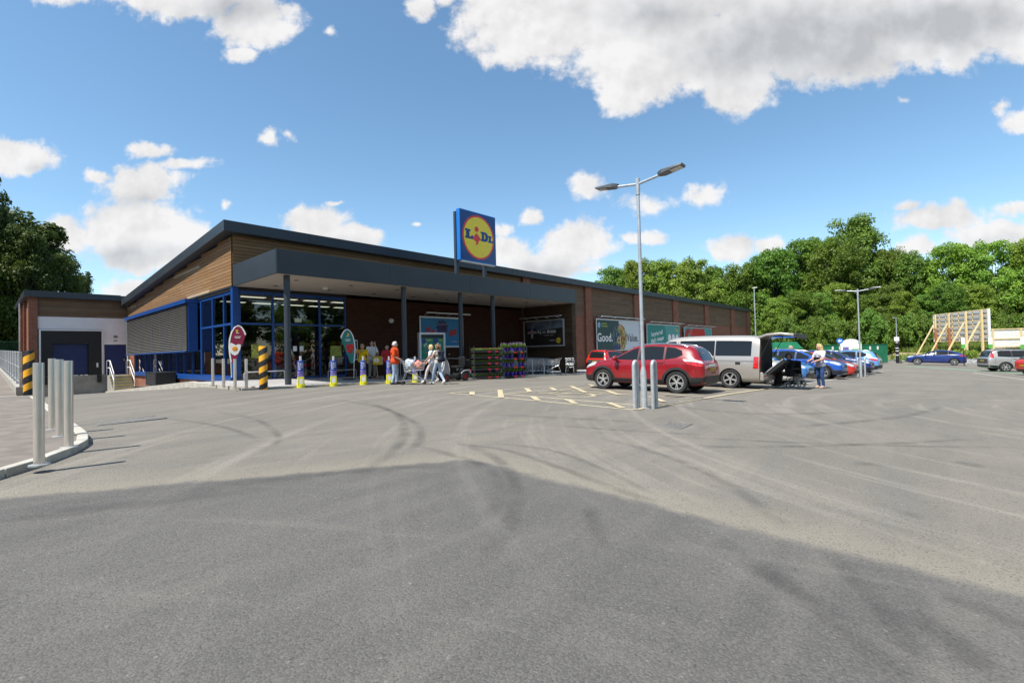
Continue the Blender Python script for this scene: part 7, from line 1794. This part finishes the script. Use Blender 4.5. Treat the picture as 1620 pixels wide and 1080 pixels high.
p = ground_at(694, 607.5); wp = p
w1 = person('woman in a cream top and pale jeans seen from behind with a navy backpack', p, HA+.15, WALK, ((.12,.24,1.14),(.33,.14,1.16)), ((.02,-.25,1.12),(.10,-.22,.90)), C_CREAM, J_LIGHT, S_WHITE, (H_BROWN,'tail'), 1.68, .94, .35, .2, hem=False)
m = MB(); capsule(m, (-.19,-.10,1.34), (-.19,.10,1.34), .075); capsule(m, (-.20,-.11,1.02), (-.20,.11,1.02), .095); capsule(m, (-.20,0,1.32), (-.21,0,1.02), .105)
bp_e = fuse(m, .014, 'backpack', cloth('navy', (.02,.025,.045)), None, 4); bp_e.location = w1.location; bp_e.rotation_euler = w1.rotation_euler; tag(bp_e, 'navy backpack on the back of the woman in the cream top', 'backpack')
m = MB()
for s in (-1,1): m.tube([(-.13,s*.10,1.42),(-.02,s*.12,1.49),(.11,s*.12,1.40),(.12,s*.13,1.25),(-.05,s*.17,1.05)], .018, 6)
m.build('strap', cloth('navy', (.02,.025,.045)), bp_e, smooth=60)
p = ground_at(688, 606); p = p + Vector((.15,.40,0)); p.z = gz(p.x,p.y)
person('blonde woman in a white tee and pale trousers walking beside the backpack woman', p, HL+.1, WALK, ((.10,.24,1.14),(.26,.18,.98)), ((.05,-.25,1.12),(.20,-.20,.95)), C_WHITE, C_PINK, S_WHITE, (H_BLOND,'bob'), 1.67, 1.0, .6, -.2)
HC = math.atan2(-FWD.y, -FWD.x)
p = on_y(574, 602, -2.6); p.z = gz(p.x,p.y)+.07
person('fair haired woman in a yellow top with black sleeves raising her arm', p, HC+.1, STAND, ((.10,.28,1.16),(.06,.26,.92)), ((.16,-.24,1.30),(.20,.02,1.40)), C_YEL, C_BLACK, S_BLACK, (H_SANDY,'short'), 1.62, 1.08, .8)
m = MB(); 
p = on_y(589, 601, -2.2); p.z = gz(p.x,p.y)+.07; mw = p
person('man in a white polo and shorts holding a yellow bag in the shade', p, HC+.75, STAND, ((.10,.25,1.13),(.30,.16,1.02)), ((.10,-.26,1.12),(.34,-.14,1.0)), C_WHITE, C_STONE, S_BLACK, (H_DARK,'short'), 1.80, 1.04, .7, -.4)
q = on_y(598, 580, -2.75); zq = gz(q.x,-2.75)+.07
bgy = empty('yellow_bag', (q.x,-2.75,zq+.66), HC+PI/2, 'big square yellow insulated bag with a white oval held by the man in white', 'bag')
m = MB(); m.box(-.21,-.17,0,.21,.17,.40); m.build('case', pmat('bag yellow',(.60,.42,.01),.5,var=.1), bgy, bevel=.04)
m = MB(); disc(m,(-.02,-.175,.22),.13,.10,24); m.build('white_oval', M_WH, bgy); m = MB(); disc(m,(-.02,-.179,.22),.05,.04,18); m.build('oval_centre', M_LYEL, bgy)
m = MB(); m.box(.215,-.1,.05,.222,.1,.36); m.build('side_label', M_TRIM, bgy); m = MB(); m.tube([(-.12,0,.39),(-.1,0,.48),(.1,0,.48),(.12,0,.39)],.014,8); m.build('handle', M_BLACK, bgy)
e = empty('wooden_pole', (q.x-.05,-2.6,zq), 0, 'pale wooden pole leaning upright beside the man in white', 'pole'); m = MB(); m.tube([(.12,0,.0),(.0,0,1.75)], .018, 8); m.build('pole', M_PINE, e, smooth=60); m = MB(); m.box(.0,-.16,.0,.22,.16,.07); m.build('broom_head', M_PINE2, e, bevel=.01)
p = on_y(613, 602, -3.2); p.z = gz(p.x,p.y)+.07
person('person in a red top half hidden behind the man in orange', p, HC+.3, STAND, HANG, (HANG[0][0:1]+(-.245,1.12), (.05,-.255,.87)), C_RED, C_BLACK, S_BLACK, (H_DARK,'short'), 1.60)
# blonde woman pushing the wheelchair
p = ground_at(1299, 614)
person('blonde woman in a white tee and blue jeans pushing the wheelchair', p, HL+.12, STAND, ((.10,.25,1.14),(.36,.16,1.06)), ((.12,-.25,1.14),(.38,-.17,1.06)), C_LILAC, J_BLUE, pmat('tan shoes',(.45,.32,.26),.5,var=.1), (H_BLOND,'long'), 1.66, 1.06, .7, .05)
cl = empty('camera_bag', p+Vector((0,0,0)), HL+.12, 'small black bag held at the chest of the blonde woman', 'bag'); m = MB(); m.box(.14,-.02,1.02,.26,.20,1.18); m.build('case', C_BLACK, cl, bevel=.03)
# wheelchair
wc = ground_at(1250, 613); wh = HL+.05
WCH = empty('wheelchair', wc, wh, 'black wheelchair with grey wheels waiting by the van ramp', 'wheelchair')
m = MB(); m.box(-.24,-.23,.44,.24,.23,.50); m.build('seat', C_BLACK, WCH, bevel=.02)
m = MB(); m.box(-.32,-.22,.50,-.25,.22,1.02); m.build('backrest', C_BLACK, WCH, bevel=.02)
m = MB()
for s in (-1,1):
    m.tube([(-.30,s*.25,.15),(-.28,s*.25,.98),(-.42,s*.25,1.02),(-.50,s*.25,1.02)], .015, 8); m.tube([(-.28,s*.25,.46),(.24,s*.25,.46),(.36,s*.2,.14),(.46,s*.2,.12)], .014, 8); m.tube([(-.28,s*.25,.70),(.10,s*.25,.70),(.14,s*.25,.46)], .014, 8); m.tube([(-.30,s*.25,.18),(.30,s*.25,.18)], .012, 8); m.tube([(-.30,s*.25,.17),(-.52,s*.25,.14)], .012, 8)
m.build('frame', M_BLACK, WCH, smooth=60)
for s in (-1,1):
    for (x, r) in ((-.26,.18),(.32,.11)):
        m = MB(); T = Matrix.Translation((x,s*.28,r)) @ Matrix.Rotation(PI/2,4,'X'); m.lathe([(r*.72,-.02),(r,-.02),(r,.02),(r*.72,.02),(r*.72,-.02)], 24, 0, T, False); w = m.build('wheel', pmat('grey tyre',(.32,.32,.32),.6,var=.1), WCH, smooth=40)
        m = MB(); m.lathe([(0,-.015),(r*.25,-.015),(r*.25,.015),(0,.015)], 12, 0, T)
        for a in range(5): c, sn = math.cos(a*1.2566), math.sin(a*1.2566); m.bar((x,s*.28,r),(x+c*r*.74,s*.28,r+sn*r*.74),.02,.02)
        m.build('rim', M_BLACK, w)
m = MB(); m.box(.40,-.2,.09,.58,.2,.115); m.build('footrest', M_BLACK, WCH)
for s in (-1,1): m = MB(); m.box(-.22,s*.25-.03,.71,.10,s*.25+.03,.75); m.build('armrest', M_BLACK, WCH, bevel=.01)
sw = person('dark haired woman in black with sunglasses sitting in the wheelchair', wc, wh, SIT, ((.10,.27,1.10),(.30,.20,1.02)), ((.10,-.27,1.10),(.30,-.16,1.0)), C_BLACK, C_BLACK, S_BLACK, (H_DARK,'bob'), 1.64, 1.12, .9, .85, True, True, longsl=True, glasses=True)
m = MB(); capsule(m, (.085,-.03,.98), (.09,.03,.74), .06, .055); fuse(m, .012, 'blouse', pmat('patterned blouse',(.42,.38,.34),.8,var=.8,vscale=28), sw, 3)
m = MB()
for (y, z) in ((.08,.62),(.12,.58),(.05,.57)): m.ball((.47,y,z), .04, 8)
m.build('flower_motif', pmat('red flowers print',(.6,.10,.05),.7,var=.4,vscale=30), sw)
# couple beyond the blue cars
for (u, d, lab, top, hr, H, s) in ((1229, 28.5, 'short woman with fair hair seen only above the blue car roof', C_STONE, (H_SANDY,'bob'), 1.66, WALK2), (1251, 28.0, 'bald man in a white shirt seen only above the blue car roofs', C_WHITE, (HR('thin',(.5,.36,.28)),'short'), 1.80, WALK2)):
    p = far_at(u, d); p.z = gz(p.x,p.y); person(lab, p, HL, s, HANG, ((-.01,-.245,1.12),(.05,-.255,.87)), top, J_BLUE, S_BLACK, hr, H, 1.05, .7)
# mobility scooter
sc = ground_at(717, 602.5); MS = empty('mobility_scooter', sc, HL+.70, 'black and grey mobility scooter with red wheel rims parked by the poster case', 'mobility scooter')
def wheel_part(x, y, r, w):
    T = Matrix.Translation((x,y,r)) @ Matrix.Rotation(PI/2,4,'X'); m = MB(); m.lathe([(r*.55,-w/2),(r*.95,-w/2),(r,-w/3),(r,w/3),(r*.95,w/2),(r*.55,w/2),(r*.55,-w/2)], 24, 0, T, False); o = m.build('wheel', M_TYR, MS, smooth=40)
    m = MB()
    m.lathe([(r*.56,-w*.42),(r*.56,w*.42),(r*.46,w*.42),(r*.46,-w*.42),(r*.56,-w*.42)], 20, 0, T, False); m.lathe([(0,-w*.35),(r*.15,-w*.35),(r*.15,w*.35),(0,w*.35)], 12, 0, T)
    for a in range(5): c, s = math.cos(a*1.2566), math.sin(a*1.2566); m.bar((x,y,r),(x+c*r*.5,y,r+s*r*.5),w*.5,.03)
    m.build('rim', pmat('red wheel rim',(.45,.03,.025),.35,var=.1), o)
for y in (-.29,.29): wheel_part(-.48, y, .20, .12)
for y in (-.22,.22): wheel_part(.52, y, .19, .11)
M_GREYP = pmat('silver grey plastic', (.36,.37,.38), .35, .2, var=.08)
m = MB(); m.prism([(-.70,.22),(-.68,.42),(-.50,.52),(-.22,.48),(-.12,.26),(.30,.20),(.32,.14),(-.60,.14)], -.24, .24); m.build('chassis', M_BLACK, MS, bevel=.03)
m = MB(); m.prism([(-.78,.30),(-.70,.46),(-.40,.46),(-.26,.34),(-.30,.42),(-.48,.50),(-.72,.52),(-.80,.40)], -.34, .34); m.build('rear_fairing', M_GREYP, MS, bevel=.02)
m = MB(); m.prism([(.34,.16),(.30,.55),(.36,.86),(.46,1.0),(.56,.92),(.62,.60),(.74,.44),(.72,.34),(.46,.36)], -.17, .17); m.build('front_cowl', M_GREYP, MS, bevel=.04)
m = MB(); m.prism([(.48,.74),(.52,.90),(.60,.88),(.66,.62)], -.10, .10, Matrix.Translation((.012,0,.0))); m.build('headlight', M_TRIM, MS, bevel=.02)
m = MB(); m.tube([(.44,0,.9),(.36,0,1.05)], .03, 8); m.tube([(.28,-.34,1.06),(.36,-.2,1.08),(.36,.2,1.08),(.28,.34,1.06)], .016, 8)
for s in (-1,1): m.tube([(.38,s*.22,1.08),(.42,s*.34,1.24)], .008, 6); m.ball((.42,s*.36,1.26), .06, 10, 0, (.4,1,.7))
m.build('handlebar', M_BLACK, MS, smooth=50)
m = MB(); m.box(-.48,-.24,.60,-.02,.24,.72); m.build('seat', M_BLACK, MS, bevel=.04); m = MB(); m.box(-.58,-.23,.70,-.46,.23,1.14); m.build('seat_back', M_BLACK, MS, bevel=.05); m = MB(); m.box(-.90,-.2,.66,-.60,.2,1.0); m.build('rear_bag', C_BLACK, MS, bevel=.06); m = MB(); m.tube([(-.25,0,.46),(-.25,0,.62)], .05, 10); m.build('seat_post', M_GALV, MS)
for y in (-.30,.30): m = MB(); m.box(-.805,y-.05,.42,-.795,y+.05,.5); m.build('taillight', M_TAIL, MS)
